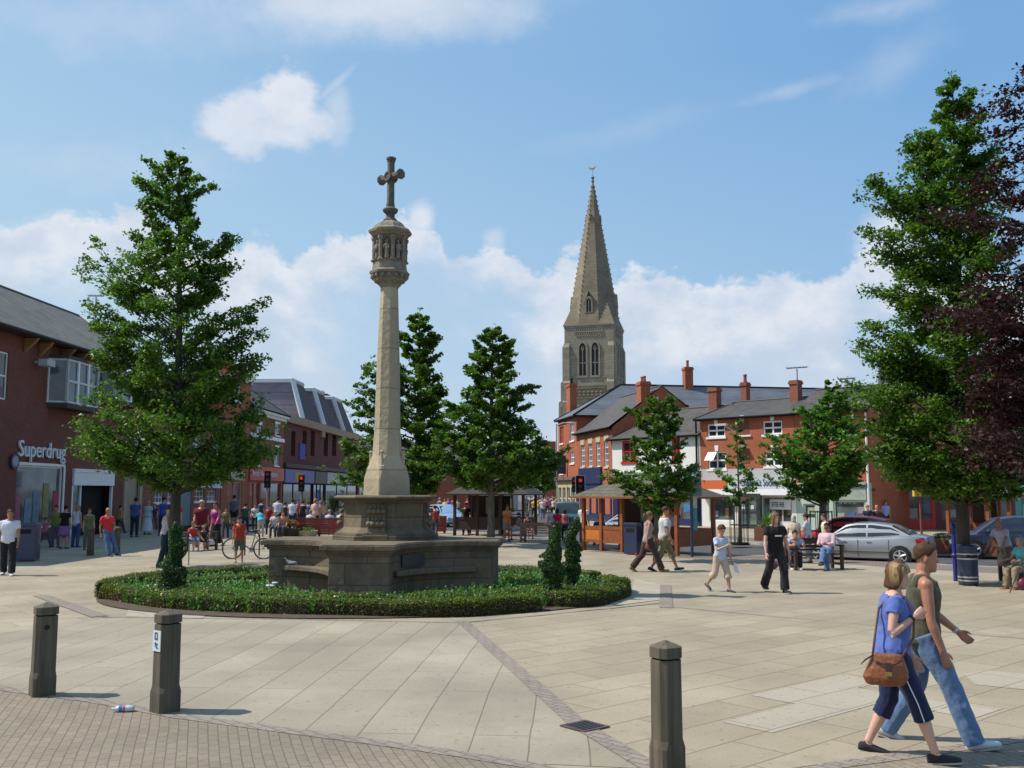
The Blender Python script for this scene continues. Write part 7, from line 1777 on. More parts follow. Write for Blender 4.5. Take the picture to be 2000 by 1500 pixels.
        if lod<2:
            old=mb.m.copy(); mb.m=M
            mb.rings([[(x,w_*math.cos(i*math.pi/4),h_*math.sin(i*math.pi/4)) for i in range(8)] for x,w_,h_ in ((-.01,.024,.020),(.02,.030,.019),(.06,.040,.016),(.09,.040,.013),(.098,.034,.009))]); mb.m=old
            om=hm.m.copy(); hm.m=M
            for q,(off,ln) in enumerate(((.030,.066),(.010,.075),(-.010,.070),(-.029,.055))):
                g0=R(grip*(1+.12*q)); p=V3(.088,off,0); pts=[tuple(p)]; an=g0*.5
                for sgm in (.45,.32,.23):
                    p=p+V3(math.cos(an),off*.15,math.sin(an))*ln*sgm*1.05; pts.append(tuple(p)); an+=g0
                hm.tube(pts,[.0092,.0088,.0078,.0062],7); hm.ball(pts[-1],.0062,6,4)
            hm.tube([(.022,.026,.006),(.045,.046,.014),(.068,.054,.022),(.088,.050,.030)],[.013,.011,.0095,.007],7); hm.ball((.088,.050,.030),.007,6,4)
            hm.m=om
    for side in (1,-1): mb.tube([tp_(.50,side*.03,-.01),tp_(.455,side*shw*.55,-.012),S['l' if side==1 else 'r'][0]+V3(0,0,-.005)],[.045,.052,.052],10)
    # neck + head
    hs=(1.0 if not child else 1.13)*(1 if not fem else .96)
    nb=tp_(.49,0,0); hc=Pv+T*.52+Fw*.02+V3(0.012,0,.145*hs*.93) 
    HM=Matrix.Translation(hc)@Matrix.Rotation(R(headyaw)+tw*.4,4,'Z')@Matrix.Rotation(R(headpitch),4,'Y')@Matrix.Scale(hs,4)
    mb.tube([nb-T*.03,nb+T*.03,hc+V3(-.018,0,-.06)],[.060,.050 if fem else .056,.050 if fem else .055],12)
    old=mb.m; mb.m=HM; nr=14
    HP=[(-.122,.060,.022,.018),(-.108,.082,.0,.036),(-.085,.086,-.035,.050),(-.055,.083,-.062,.058),(-.03,.083,-.080,.064),(0,.084,-.092,.069),(.03,.086,-.099,.073),(.06,.082,-.099,.073),(.085,.068,-.09,.066),(.105,.045,-.068,.05),(.118,.012,-.035,.024)]
    def hring(z,f_,b_,w_,g=0): 
        c_=(f_+b_)/2; rx=(f_-b_)/2+g; return [(c_+rx*math.cos(2*math.pi*i/nr),(w_+g)*math.sin(2*math.pi*i/nr),z) for i in range(nr)]
    mb.rings([hring(*h) for h in HP])
    mb.ball((.088,0,-.018),(.014,.010,.026),7,6); mb.ball((.099,0,-.032),(.012,.013,.010),7,6)
    mb.ball((.079,0,-.062),(.013,.024,.007),8,5); mb.ball((.078,0,-.073),(.012,.019,.007),8,5); mb.ball((.072,0,-.105),(.018,.022,.014),8,5)
    mb.ball((.073,.033,.018),(.012,.022,.007),7,5); mb.ball((.073,-.033,.018),(.012,.022,.007),7,5)
    for sy in (1,-1): mb.ball((-.008,sy*.073,-.015),(.018,.009,.030),8,6)
    mb.m=old
    sm=skin(skin_c)
    body=remesh(mb,'body',sm,root,vox,extra=ex,smooth_it=2 if lod else 3,sf=.4)
    if lod<2:
        for sy in (1,-1):
            e=MB(); e.m=HM; e.ball((.0735,sy*.030,-.001),(.010,.012,.0075),8,6); ew=e.build('eye',plain('eye white',(.55,.5,.46),rough=.3,bmp=0) if lod==0 else plain('dark eye',(.03,.02,.015),rough=.4,bmp=0),root,smooth=True)
            if lod==0: e=MB(); e.m=HM; e.ball((.0812,sy*.030,-.001),(.0035,.0055,.0055),8,6); e.build('iris',plain('dark eye',(.03,.02,.015),rough=.4,bmp=0),ew,smooth=True)
    # hair
    if hair and hair[0]!='bald':
        st,hcn=hair; hm_=plain('hair '+hcn,HAIRC.get(hcn,(.06,.03,.018)),rough=.65,var=.5,scale=30,bmp=.5,spec=.25)
        def hemz(phi):   # phi 0 = front
            a=abs(phi)
            if st=='short': return np.interp(a,[0,.9,1.2,1.45,1.75,2.2,3.14],[.070,.062,.030,.0,.03,-.03,-.055])
            if st=='crop': return np.interp(a,[0,.9,1.2,1.45,1.75,2.2,3.14],[.080,.072,.030,.012,.035,-.01,-.045])
            if st=='bob': return np.interp(a,[0,.75,1.0,1.25,1.6,3.14],[.042,.030,-.03,-.125,-.135,-.125])
            if st=='long': return np.interp(a,[0,.7,.95,1.2,1.6,3.14],[.055,.045,-.03,-.15,-.21,-.25])
            if st=='tail': return np.interp(a,[0,.9,1.2,1.6,2.2,3.14],[.068,.055,.015,.0,-.03,-.05])
            return np.interp(a,[0,.9,1.2,1.6,3.14],[.06,.05,.0,-.03,-.07])
        nph=26; nth=9; g=.012 if st in('short','crop') else .016
        if st=='crop': g=.007
        hd=MB(); hd.m=HM; zs_=[h[0] for h in HP]; rows=[]
        for out in (1,0):
            grid=[]
            for j in range(nth+1):
                row=[]
                for i in range(nph):
                    phi=-math.pi+2*math.pi*i/nph; hz=hemz(phi); z=.124+g*out+(hz-(.124+g*out))*(j/nth)**1.15
                    zz=min(max(z,-.055 if st in('bob','long') else -.1),.1179); zz=min(zz,.1179)
                    f_=np.interp(zz,zs_,[h[1] for h in HP]); b_=np.interp(zz,zs_,[h[2] for h in HP]); w_=np.interp(zz,zs_,[h[3] for h in HP])
                    if z<0 and st in('bob','long'): w_=max(w_,.066); b_=min(b_,-.085)
                    gg=g*(1.0 if out else .1)+ (0.004*noise.noise(Vector((phi*4,z*30,len(label)))) if out else 0)
                    if st in('bob','long') and z<.03 and out: gg+=.008
                    if j==0: f_,b_,w_=.01,-.02,.01
                    c_=(f_+b_)/2; rx=(f_-b_)/2+gg; row.append((c_+rx*math.cos(phi),(w_+gg)*math.sin(phi),z if out else z+.002))
                grid.append(row)
            rows.append(grid)
        allr=rows[0]+rows[1][::-1]
        hd.rings(allr,cap=True)
        ho=hd.build('hair',hm_,root,smooth=True)
        if st=='tail':
            t=MB(); t.m=HM; t.tube([(-.10,0,.03),(-.145,0,.02),(-.155,0,-.05),(-.14,0,-.12)],[.02,.035,.03,.01],8); t.build('ponytail',hm_,root,smooth=True)
        if st=='bob' and lod==0:
            pass
    if hat:
        t=MB(); t.m=HM; t.rings([hring(*h,g=.018) for h in ((.045,.086,-.102,.075),(.085,.075,-.095,.07),(.115,.045,-.068,.05),(.128,.01,-.03,.02))]); t.box(.06,.155,-.055,.055,.045,.058); t.build('cap',cloth(hat),root,smooth=True,autos=40)
    # bottoms
    bt,bc=bot[0],bot[1]; g=.018 if bt!='tight' else .010; mbb=MB(); wd=bot[2] if len(bot)>2 else .0
    torso(mbb,-.09,.07 if not fem else .09,.010)
    if bt in('skirt','longskirt'):
        n=18; l=.42 if bt=='skirt' else .78; rows=[]
        mx=(Pv+(hl[1]+hr[1])/2*.9).x
        for d,w_,dp in ((.08,.15,.115),(-.04,.19,.14),(-.25,.215,.17),(-l,.235+.05*(l>.5),.20+.05*(l>.5))):
            cx_=mx*min(1,max(0,-d/.42)) if seat is None else mx*min(1,max(0,-d/.3)); 
            rows.append([(cx_+dp*math.cos(2*math.pi*i/n),w_*math.sin(2*math.pi*i/n),Pv.z+d if seat is None else Pv.z+max(d,-.25)) for i in range(n)])
        mbb.rings([r[::-1] for r in rows[::-1]])
    else:
        fr_={'trousers':1.02,'jeans':1.09,'tight':.93,'shorts':-.15,'capri':.38,'kneeshorts':.10,'brief':-.5}[bt]
        for nm,side,lg in (('l',1,hl),('r',-1,hr)):
            a,K,A,b=lg; a=Pv+a; K=Pv+K; A=Pv+A; k=(.9+.1*fat)*(1.06 if fem else 1)
            pts=[a+V3(0,0,.03),a.lerp(K,.35)]; rad=[.090*k+g,.084*k+g]
            if fr_<0: pts.append(K.lerp(a,-fr_)); rad.append(.075+g+wd)
            else:
                pts+= [K.lerp(a,.1),K]; rad+=[.062+g+wd*.3,.060+g+wd*.4]
                for t in (.25,.5,.75,1.0):
                    if t*fr_<=0: continue
                    q=K.lerp(A,t*fr_); pts.append(q); rad.append(np.interp(t*fr_,[0,.3,.6,1],[.060,.058,.052,.050])+g*.8+wd*(.4+.6*t))
            mbb.tube(pts,rad,12)
    remesh(mbb,{'skirt':'skirt','longskirt':'skirt','shorts':'shorts','kneeshorts':'shorts'}.get(bt,'trousers'),cloth(bc),root,vox*1.15,disp=.011 if lod==0 else (.014 if lod==1 else 0),dsc=9,seed=len(label),smooth_it=2)
    # tops
    tt,tc_=top[0],top[1]; mt_=MB(); g=.024; hem=-.10 if tt not in('tucked',) else .02
    if tt in('tank','strap'):
        torso(mt_,-.10,.40,.024 if not fem else .020)
        for side in (1,-1):
            sw_=.055 if tt=='tank' else .03; y=side*(.085 if tt=='tank' else .10)
            pts=[tp_(.36,y*1.1,.085),tp_(.44,y,.062),tp_(.492,y*.92,.01),tp_(.47,y,-.05),tp_(.40,y*1.05,-.088)]; mt_.tube(pts,[sw_*.6+.012]*5,8)
        if tt=='tank' : mt_.tube([tp_(.40,-.10,-.03),tp_(.40,.10,-.03)],.07,8)
    elif tt!='none':
        torso(mt_,hem,.475,g+ (wd if False else 0))
        ln={'tee':.55,'tucked':.55,'long':2.0,'polo':.6,'cap':.38,'dress':.3}[tt]
        for nm,side in (('l',1),('r',-1)):
            sh,E,W,d1,d2=S[nm]; kk=(.86 if fem else 1)*(.75+.25*fat)
            top_=tp_(.445,side*shw*.6,0)
            if ln<=1: q=sh.lerp(E,ln); mt_.tube([top_,sh,sh.lerp(q,.5),q],[.055,.062*kk+.008,.060*kk+.012,.058*kk+.016],12)
            else: mt_.tube([top_,sh,E.lerp(sh,.1),E,W.lerp(E,.12)],[.055,.062*kk+.008,.05*kk+.014,.048*kk+.014,.032*kk+.014],12)
    if tt!='none': remesh(mt_,'shirt',cloth(tc_),root,vox*1.1,disp=.013 if lod==0 else (.013 if lod==1 else 0),dsc=9,seed=len(label)*1.7,smooth_it=2)
    # shoes
    if shoe:
        for nm,side,lg in (('l',1,hl),('r',-1,hr)):
            A=Pv+lg[2]; fd=R(P_['f'+nm]); c=V3(math.cos(fd),0,math.sin(fd)); up=V3(-math.sin(fd),0,math.cos(fd)); base=A-up*.05; yy=V3(0,side*.08,0)
            q=MB(); q.rings([[tuple(base+c*x+(yy*x)+V3(0,1,0)*(w_*math.cos(i*math.pi/6))+up*(z+h_*math.sin(i*math.pi/6))) for i in range(12)] for x,z,w_,h_ in ((-.075,-.003,.025,.026),(-.06,.003,.038,.038),(-.02,.006,.042,.043),(.04,.0,.042,.038),(.10,-.008,.050,.030),(.155,-.013,.048,.024),(.19,-.018,.03,.016))])
            q.build('shoe',cloth(shoe),root,smooth=True)
            q=MB(); q.rings([[tuple(base+c*x+(yy*x)+V3(0,1,0)*(w_*math.cos(i*math.pi/6))+up*(-.036+.007*(1 if i<6 else -1))) for i in range(12)] for x,w_ in ((-.078,.02),(-.06,.036),(0,.042),(.10,.050),(.16,.047),(.196,.02))]); 
            q.build('shoe_sole',plain('shoe sole',(.35,.33,.30) if sum(shoe)>.6 else (.03,.025,.025),bmp=0),root)
    root['S']=0; del root['S']
    return root,dict(S=S,Pv=Pv,tp=tp_,HM=HM,hl=hl,hr=hr,s=s)
WALK=dict(hl=24,kl=6,fl=15,hr=-12,kr=18,fr=-25,sl=-18,el=14,sr=20,er=22)
WALK2=dict(hr=24,kr=6,fr=15,hl=-12,kl=18,fl=-25,sr=-18,er=14,sl=20,el=22)
def at_px(px,foot,head,**k):
    g=gnd(px,foot); H=zat(px,head,g.y); return g,H
# ---- near couple
g=Vector((xat(1806,1300,9.0),9.0,0))
man,mi=person(g,R(-15),'man in a green sleeveless top and blue jeans striding right',H=1.89,fat=1.0,pose=dict(hr=25,kr=5,fr=14,hl=-9,kl=24,fl=-20,sr=3,er=14,ar=10,ir=5,sl=20,el=30,al=12,gripr=30,gripl=38),
   top=('tank',(.075,.07,.045)),bot=('jeans',(.11,.18,.32),.022),hair=('crop','brown'),skin_c=SKT,shoe=(.55,.58,.62),lod=0,lean=2,headpitch=6)
g=Vector((xat(1745,1300,8.55),8.55,0))
WH=R(-18)
wom,wi=person(g,WH,'woman with a highlighted brown bob, blue top and navy cropped trousers, walking right',H=1.74,fem=True,fat=1.12,pose=dict(hr=23,kr=6,fr=8,hl=-6,kl=20,fl=-8,sr=-12,er=138,ar=14,ir=12,sl=5,el=20,gripr=62),
   top=('cap',(.10,.15,.42)),bot=('capri',(.015,.02,.06),.012),hair=('bob','brown'),skin_c=SKP,shoe=(.03,.025,.03),lod=0,lean=4,headpitch=10,headyaw=-16)
# highlights in her hair
m_,nt,bb=newmat('streaked bob hair')
f_=noisefac(nt,18,.46,.58,detail=3,stretch=(1,1,.12)); f2_=noisefac(nt,60,.3,.7,stretch=(1,1,.15))
tc=N(nt,'ShaderNodeTexCoord'); mp=N(nt,'ShaderNodeVectorMath',operation='DISTANCE'); L(nt,tc.outputs['Object'],mp.inputs[0]); mp.inputs[1].default_value=tuple(wi['HM']@V3(.045,-.09,.05))
mk=N(nt,'ShaderNodeMapRange'); L(nt,mp.outputs['Value'],mk.inputs[0]); mk.inputs[1].default_value=.145; mk.inputs[2].default_value=.05
mm=N(nt,'ShaderNodeMath',operation='MULTIPLY'); L(nt,f_,mm.inputs[0]); L(nt,mk.outputs[0],mm.inputs[1])
x=mixc(nt,f2_,(.055,.024,.014),(.13,.06,.03)); x=mixc(nt,mm.outputs[0],x,(.46,.31,.13)); L(nt,x,bb.inputs['Base Color']); bb.inputs['Roughness'].default_value=.55; bb.inputs['Specular IOR Level'].default_value=.3; bump(nt,bb,f2_,.6,.01)
for c_ in wom.children:
    if c_.name.startswith('hair'): c_.data.materials[0]=m_
# white side stripe on her trousers (near leg)
Pv=wi['Pv']; a,K,A,b=wi['hr']; m=MB(); pts=[Pv+V3(.0,-.20,.04),Pv+a.lerp(K,.35)+V3(0,-.128,0),Pv+K.lerp(a,.15)+V3(0,-.098,0),Pv+K+V3(0,-.093,0),Pv+K.lerp(A,.36)+V3(0,-.095,0)]
m.tube(pts,.0045,5); m.build('side_stripe',SIGNW,wom)
# watch on the man's far wrist and bangle on her wrist
for rt,inf,nm,c in ((man,mi,'l',(.6,.6,.58)),(wom,wi,'r',(.02,.02,.02))):
    sh,E,W,d1,d2=inf['S'][nm]; m=MB(); m.tube([W-d2*.035,W-d2*.012],.031 if nm=='l' else .027,12); m.build('wrist_band',plain('band %s'%nm,c,rough=.3,metal=.4,bmp=0),rt)
# handbag: top level, hangs from her shoulder on the near side
tpw=wi['tp']; Rz=Matrix.Translation(g)@Matrix.Rotation(WH,4,'Z')@Matrix.Scale(wi['s'],4)
bagp=Rz@V3(-.06,-.27,Pv.z-.08); bag=empty('handbag',bagp,WH,'brown leather shoulder bag with a buckled flap hanging at the woman\'s hip','handbag')
LEA=plain('tan leather',(.27,.085,.03),rough=.42,var=.4,scale=7,bmp=.4); LEAD_=plain('dark brown leather',(.06,.03,.02),rough=.5,bmp=0)
m=MB(); rows=[]
for z,wx,wy in ((-.17,.10,.03),(-.155,.15,.055),(-.10,.185,.07),(-.03,.165,.062),(.03,.13,.045),(.07,.115,.032)):
    rows.append([(wx*math.cos(i*math.pi/8)+(0.015*z/.1),wy*math.sin(i*math.pi/8),z+.035*abs(math.cos(i*math.pi/8))**3*(1 if z>0 else 0)) for i in range(16)])
m.rings(rows); remesh(m,'bag_body',LEA,bag,.008,disp=.008,dsc=9,smooth_it=3)
m=MB(); m.tube([(-.11,-.045,.05),(-.06,-.058,.02),(0,-.064,.008),(.06,-.058,.02),(.11,-.045,.05)],.008,6); m.build('piping',LEAD_,bag,smooth=True)
m=MB(); m.box(-.022,.022,-.082,-.070,-.075,.03); m.build('flap_strap',LEAD_,bag,bevel=.003); m=MB(); m.box(-.028,.028,-.088,-.082,-.078,-.045); m.build('buckle',plain('brass buckle',(.45,.32,.12),metal=.7,rough=.3,bmp=0),bag)
inv=Matrix.Rotation(-WH,4,'Z')@Matrix.Translation(-bagp)
loc=lambda v: tuple(inv@(Rz@v))
sh=wi['S']['r'][0]; m=MB(); q0=sh+V3(.01,.03,.055); f1=tpw(.36,-.12,.14); f2=tpw(.15,-.13,.135); b1=tpw(.36,-.12,-.13); b2=tpw(.15,-.15,-.135)
m.tube([(.115,-.01,.07),loc(f2+V3(.015,-.03,0)),loc(f1+V3(.01,-.02,0)),loc(q0+V3(.06,0,-.02)),loc(q0),loc(q0+V3(-.06,0,-.02)),loc(b1),loc(b2+V3(-.02,-.03,0)),(-.115,-.01,.07)],.010,6); m.build('shoulder_strap',plain('brown strap',(.13,.06,.04),rough=.6,bmp=0),bag,smooth=True)
m=MB(); m.tube([(-.12,-.02,.07),(-.17,-.03,.04),(-.21,-.03,-.0)],[.009,.008,.004],5); m.build('strap_tail',LEAD_,bag)
# man's chest print
# ---- mid ground
def P(px,foot,head,hd,label,**k):
    g=gnd(px,foot); H=zat(px,head,g.y); lo=1 if g.y<36 else 2
    if 'H' in k: H=k.pop('H')
    pos=k.pop('pos',g)
    return person(pos,R(hd),label,H=H,lod=k.pop('lod',lo),**k)
r,i=P(1266,1117,990,8,'woman in a grey vest top and brown flared trousers walking right',fem=True,pose=dict(hl=-18,kl=22,fl=-25,hr=26,kr=4,fr=10,sr=-18,er=10,ar=10,sl=20,el=25),top=('strap',(.30,.26,.27)),bot=('trousers',(.06,.035,.03),.03),hair=('tail','light'),skin_c=SKT,shoe=(.30,.16,.08),headpitch=14)
r,i=P(1298,1115,980,5,'man in pale grey polo shirt and khaki shorts walking right beyond the woman in grey',pose=dict(hr=-16,kr=20,fr=-20,hl=26,kl=4,fl=12,sr=2,er=20,sl=15),top=('polo',(.52,.52,.53)),bot=('capri',(.20,.17,.09),.03),hair=('crop','brown'),skin_c=SKT,shoe=(.03,.03,.05),headpitch=8,fat=1.08)
r,i=P(1408,1156,1022,-60,'boy in a pale blue shirt and beige shorts, looking down while walking towards us',child=True,pose=dict(hl=18,kl=10,hr=-10,kr=35,fr=-25,sr=20,er=95,ir=20,sl=8,el=10),top=('tee',(.46,.58,.72)),bot=('capri',(.52,.40,.31),.03),hair=('short','brown'),shoe=(.06,.06,.07),headpitch=25,lean=5)
o=empty('white_bag',(i['S']['l'][2].x,0,0),0); bpy.data.objects.remove(o)
def held(rootinf,hand,label,name,cat,build,dz=0):
    root,inf=rootinf; M=Matrix.Translation(root.location)@Matrix.Rotation(root.rotation_euler.z,4,'Z')@Matrix.Scale(inf['s'],4); p=M@(inf['S'][hand][2]+inf['S'][hand][4]*.08); o=empty(name,p+V3(0,0,dz),root.rotation_euler.z,label,cat); build(o); return o
def bagb(col,w_=.13,h_=.3):
    def f(o):
        m=MB(); n=12; m.rings([[(w_*k*math.cos(j*math.pi/6)*(1+.1*math.sin(j*5)),.45*w_*k*math.sin(j*math.pi/6),z) for j in range(n)] for z,k in ((-h_,.5),(-h_*.93,.9),(-h_*.6,1.05),(-h_*.3,.85),(-h_*.08,.4),(0,.15))]); m.build('bag_body',plain('carrier bag %d'%int(col[0]*99+col[2]*7),col,rough=.35,var=.2,scale=20),o,smooth=True)
    return f
held((r,i),'l','white paper held by the boy in the pale blue shirt','paper_sheet','paper',lambda o:(lambda m:(m.add([(0,0,.02),(.12,.02,-.02),(.2,.02,-.24),(.06,0,-.20),(0,.01,.02),(.12,.03,-.02),(.2,.03,-.24),(.06,.01,-.20)],[(0,3,2,1),(4,5,6,7),(0,1,5,4),(1,2,6,5),(2,3,7,6),(3,0,4,7)]),m.build('sheet',SIGNW,o)))(MB()))
r,i=P(1517,1158,995,-78,'long haired boy in a black printed shirt and black trousers walking towards us',pose=dict(hl=16,kl=12,fl=8,hr=-12,kr=22,sr=6,er=14,ar=14,sl=-4,el=14,al=16),top=('tee',(.012,.012,.015)),bot=('trousers',(.025,.022,.028),.03),hair=('long','light'),skin_c=SKP,shoe=(.02,.02,.02),lean=1)
m=MB(); q=i['tp'](.29,-.085,.142); q2=i['tp'](.29,.085,.142); m.add([tuple(i['tp'](.27,-.08,.145)),tuple(i['tp'](.27,.08,.145)),tuple(i['tp'](.30,.08,.148)),tuple(i['tp'](.30,-.08,.148))],[(0,1,2,3)]); m.build('chest_print',SIGNW,r)
def seated(px,py,hd,label,seatz=.44,**k):
    g=gnd(px,py); po=dict(hl=84,kl=82,hr=88,kr=84,sl=22,el=55,sr=22,er=55,spl=6,spr=6); po.update(k.pop('pose',{}))
    return person(g,R(hd),label,pose=po,seat=seatz,lod=k.pop('lod',1 if g.y<36 else 2),**k)
# the bench at 1592: faces roughly towards the camera-left
bx,by=gnd(1592,1112).xy
seated(0,1100,0,'x',top=('none',(0,0,0))) if False else None
r,i=person((bx+.38,by+.06,0),R(-130),'man in a pink shirt, sunglasses and jeans sitting cross legged on the dark bench',H=1.76,pose=dict(hl=80,kl=75,hr=92,kr=50,spr=-22,spl=8,sl=25,el=70,il=25,sr=25,er=70,ir=25),seat=.44,top=('long',(.60,.42,.47)),bot=('jeans',(.10,.17,.33),.015),hair=('crop','dark'),skin_c=SKT,shoe=(.10,.06,.04),lean=-8,headpitch=18,headyaw=15)
m=MB(); m.m=i['HM']; m.box(.070,.090,-.058,.058,-.012,.014); m.build('sunglasses',BLACKP,r)
r,i=person((bx-.55,by+.25,0),R(-95),'person in a pale blue shirt bent forward on the left end of the dark bench',H=1.70,pose=dict(hl=84,kl=95,hr=84,kr=88,sl=45,el=40,sr=45,er=40,il=15,ir=15),seat=.44,top=('tee',(.38,.48,.66)),bot=('trousers',(.03,.035,.06),.015),hair=('short','dark'),shoe=(.6,.6,.6),lean=45,headpitch=0)
o=empty('red_bag',gnd(1510,1112),0,'small dark red bag on the paving beside the dark bench','bag'); m=MB(); m.ball((0,0,.11),(.15,.08,.11),10,7); m.tube([(-.07,0,.2),(0,0,.3),(.07,0,.2)],.01,5); m.build('bag_body',plain('dark red fabric',(.22,.03,.04)),o,smooth=True)
P(1553,1100,1003,80,'white haired woman in a beige top standing behind the bench',fem=True,top=('tee',(.56,.48,.40)),bot=('trousers',(.42,.40,.36),.01),hair=('bob','white'),fat=1.15)
P(1580,1100,1001,150,'person in a dark cap and pale blue shirt standing behind the bench',top=('tee',(.42,.48,.62)),bot=('trousers',(.2,.2,.22)),hair=('short','dark'),hat=(.04,.03,.035),pose=dict(sr=20,er=80,sl=20,el=80))
P(1615,1099,1001,175,'brown haired man in a cream shirt standing between the planter and the bench',top=('tee',(.62,.58,.50)),bot=('trousers',(.40,.36,.30)),hair=('short','brown'))
r,i=P(1968,1138,1012,-155,'old man in a lilac shirt and khaki trousers stooping with a carrier bag',top=('tucked',(.47,.47,.60)),bot=('trousers',(.24,.21,.15),.02),hair=('short','grey'),pose=dict(hl=14,kl=10,hr=-14,kr=16,sl=20,sr=14,er=20),lean=22,skin_c=SKT,shoe=(.10,.05,.03),H=1.66)
held((r,i),'l','crumpled beige carrier bag in the stooping man\'s hand','carrier_bag','bag',bagb((.45,.36,.22),.13,.34))
g=gnd(2003,1150); r,i=person((g.x,g.y,0),R(-160),'person in a turquoise top and khaki trousers sitting at the right edge with a stick',H=1.62,fem=True,pose=dict(hl=82,kl=80,hr=82,kr=72,sl=30,el=50,sr=30,er=50),seat=.44,top=('tee',(.10,.50,.52)),bot=('trousers',(.26,.21,.14),.02),hair=('bob','grey'),shoe=(.35,.10,.04),lean=8)
o=empty('walking_stick',gnd(1972,1158),0,'brown walking stick leaning by the person in turquoise','stick'); m=MB(); m.tube([(0,0,0),(.32,.0,.70),(.30,0,.78),(.24,0,.78)],.012,6); m.build('stick',WOODD,o)
o=empty('red_handbag',gnd(1996,1152)+V3(0,-.1,0),0,'dark red handbag at the feet of the person in turquoise','bag'); m=MB(); m.ball((0,0,.14),(.14,.08,.14),10,7); m.build('bag_body',plain('burgundy leather',(.18,.02,.05),rough=.4),o,smooth=True)
# left side
P(14,1124,990,-70,'man in a white polo shirt and black trousers at the left edge',top=('polo',(.62,.66,.74)),bot=('trousers',(.02,.02,.025),.03),hair=('short','brown'),pose=dict(hl=14,hr=-8,kr=15,sr=-8,sl=10,el=20),shoe=(.6,.6,.62),fat=1.08,skin_c=SKT)
P(208,1086,985,-35,'man in a red shirt and blue jeans leaning back on a bollard',top=('tee',(.62,.04,.05)),bot=('jeans',(.08,.13,.25),.015),hair=('bald','grey'),hat=None,pose=dict(hl=30,kl=2,hr=26,kr=2,sl=18,el=55,il=30,sr=-8,er=25,fl=0,fr=0),lean=-6,headpitch=18,skin_c=SKT,fat=1.05)
P(322,1109,984,12,'woman in a lavender vest and dark jeans standing beside the left topiary',fem=True,top=('tank',(.47,.43,.47)),bot=('jeans',(.02,.035,.05),.01),hair=('short','brown'),pose=dict(hl=6,hr=-6,kr=8,sr=8,er=25,sl=5),headpitch=25,skin_c=SKP,fat=1.1)
r,i=P(466,1099,1007,-85,'small boy in a red shirt, grey green shorts and a dark cap facing us',child=True,top=('tee',(.52,.06,.03)),bot=('kneeshorts',(.13,.15,.10),.035),hair=('short','brown'),hat=(.02,.02,.035),shoe=(.4,.35,.3),pose=dict(sr=-5,sl=-5,er=20,el=20))
P(391,1070,971,-70,'stout grey haired man in a maroon shirt walking behind the children on the bench',top=('tee',(.15,.012,.02)),bot=('trousers',(.30,.24,.17)),hair=('short','white'),fat=1.25,skin_c=SKT,pose=WALK)
P(420,1066,975,-110,'woman in a magenta vest and long black skirt walking away from the offices',fem=True,top=('strap',(.38,.03,.22)),bot=('longskirt',(.012,.012,.015)),hair=('short','brown'),fat=1.15,skin_c=SKT,pose=WALK2)
bx,by=gnd(386,1075).xy
person((bx-.15,by-.30,0),R(-45),'boy in a red shirt and blue shorts sitting on the bench left of the bicycle',H=1.45,child=True,pose=dict(hl=84,kl=80,hr=84,kr=80,sl=30,el=30,sr=30,er=30),seat=.44,top=('tee',(.50,.04,.05)),bot=('kneeshorts',(.14,.22,.40),.02),hair=('short','light'),shoe=(.4,.4,.42),lean=12,headpitch=20)
person((bx+.12,by+.18,0),R(-45),'small blond child in dark clothes sitting beside the boy in red',H=1.2,child=True,pose=dict(hl=84,kl=80,hr=84,kr=80,sl=30,el=30,sr=30,er=30),seat=.44,top=('tee',(.05,.04,.05)),bot=('kneeshorts',(.05,.05,.08),.02),hair=('short','blond'),shoe=(.3,.3,.32),lean=5)
o=empty('carrier_bag',gnd(408,1068),0,'full white carrier bag on the ground beside the seated children','bag'); bagb((.60,.60,.66),.24,.36)(o); o.location.z=.36
P(262,1049,970,85,'man in a blue shirt seen from behind in front of the beige doorway',top=('tee',(.06,.09,.28)),bot=('trousers',(.02,.025,.05)),hair=('short','dark'),skin_c=SKT)
P(287,1044,976,80,'woman in a pale blouse and long white skirt in front of the offices',fem=True,top=('tee',(.40,.48,.50)),bot=('longskirt',(.58,.62,.66)),hair=('short','grey'),fat=1.2)
P(107,1069,985,-90,'person in dark green clothes by the shop window, left of the purple skirt',top=('tee',(.16,.18,.05)),bot=('trousers',(.10,.09,.13)),hair=('short','dark'),skin_c=SKT)
P(124,1072,984,85,'woman in a black top and purple patterned short skirt at the shop window',fem=True,top=('tee',(.012,.012,.015)),bot=('skirt',(.25,.12,.30)),hair=('short','dark'))
P(147,1069,984,70,'woman in a white vest and blue jeans with blond hair by the shop window',fem=True,top=('tank',(.56,.58,.68)),bot=('jeans',(.05,.08,.20)),hair=('long','blond'))
P(171,1074,990,-60,'woman with a magenta shoulder strap and green top at the shop door',fem=True,top=('tee',(.14,.16,.07)),bot=('trousers',(.10,.12,.08)),hair=('tail','brown'))
P(316,1046,969,60,'person in a royal blue shirt in front of the white office windows',top=('tee',(.03,.10,.42)),bot=('trousers',(.03,.04,.10)),hair=('short','dark'))
P(340,1062,973,-60,'person in a red top standing behind the left tree trunk',top=('tee',(.40,.02,.03)),bot=('trousers',(.04,.05,.09)),hair=('short','grey'))
P(456,1033,965,95,'man in a grey shirt and black shorts walking away, centre left',top=('tee',(.10,.12,.15)),bot=('shorts',(.015,.015,.02),.02),hair=('short','dark'),skin_c=SKT)
P(509,1048,990,120,'woman in a turquoise top and pale trousers bending forward by the bicycle',fem=True,top=('tee',(.10,.48,.60)),bot=('trousers',(.48,.42,.36)),hair=('short','dark'),lean=32,fat=1.2,pose=dict(sr=40,sl=40,er=40,el=40))
P(541,1040,969,80,'man in a white shirt seen from behind near the unlit traffic light',top=('tee',(.50,.54,.64)),bot=('trousers',(.03,.03,.04)),hair=('short','dark'))
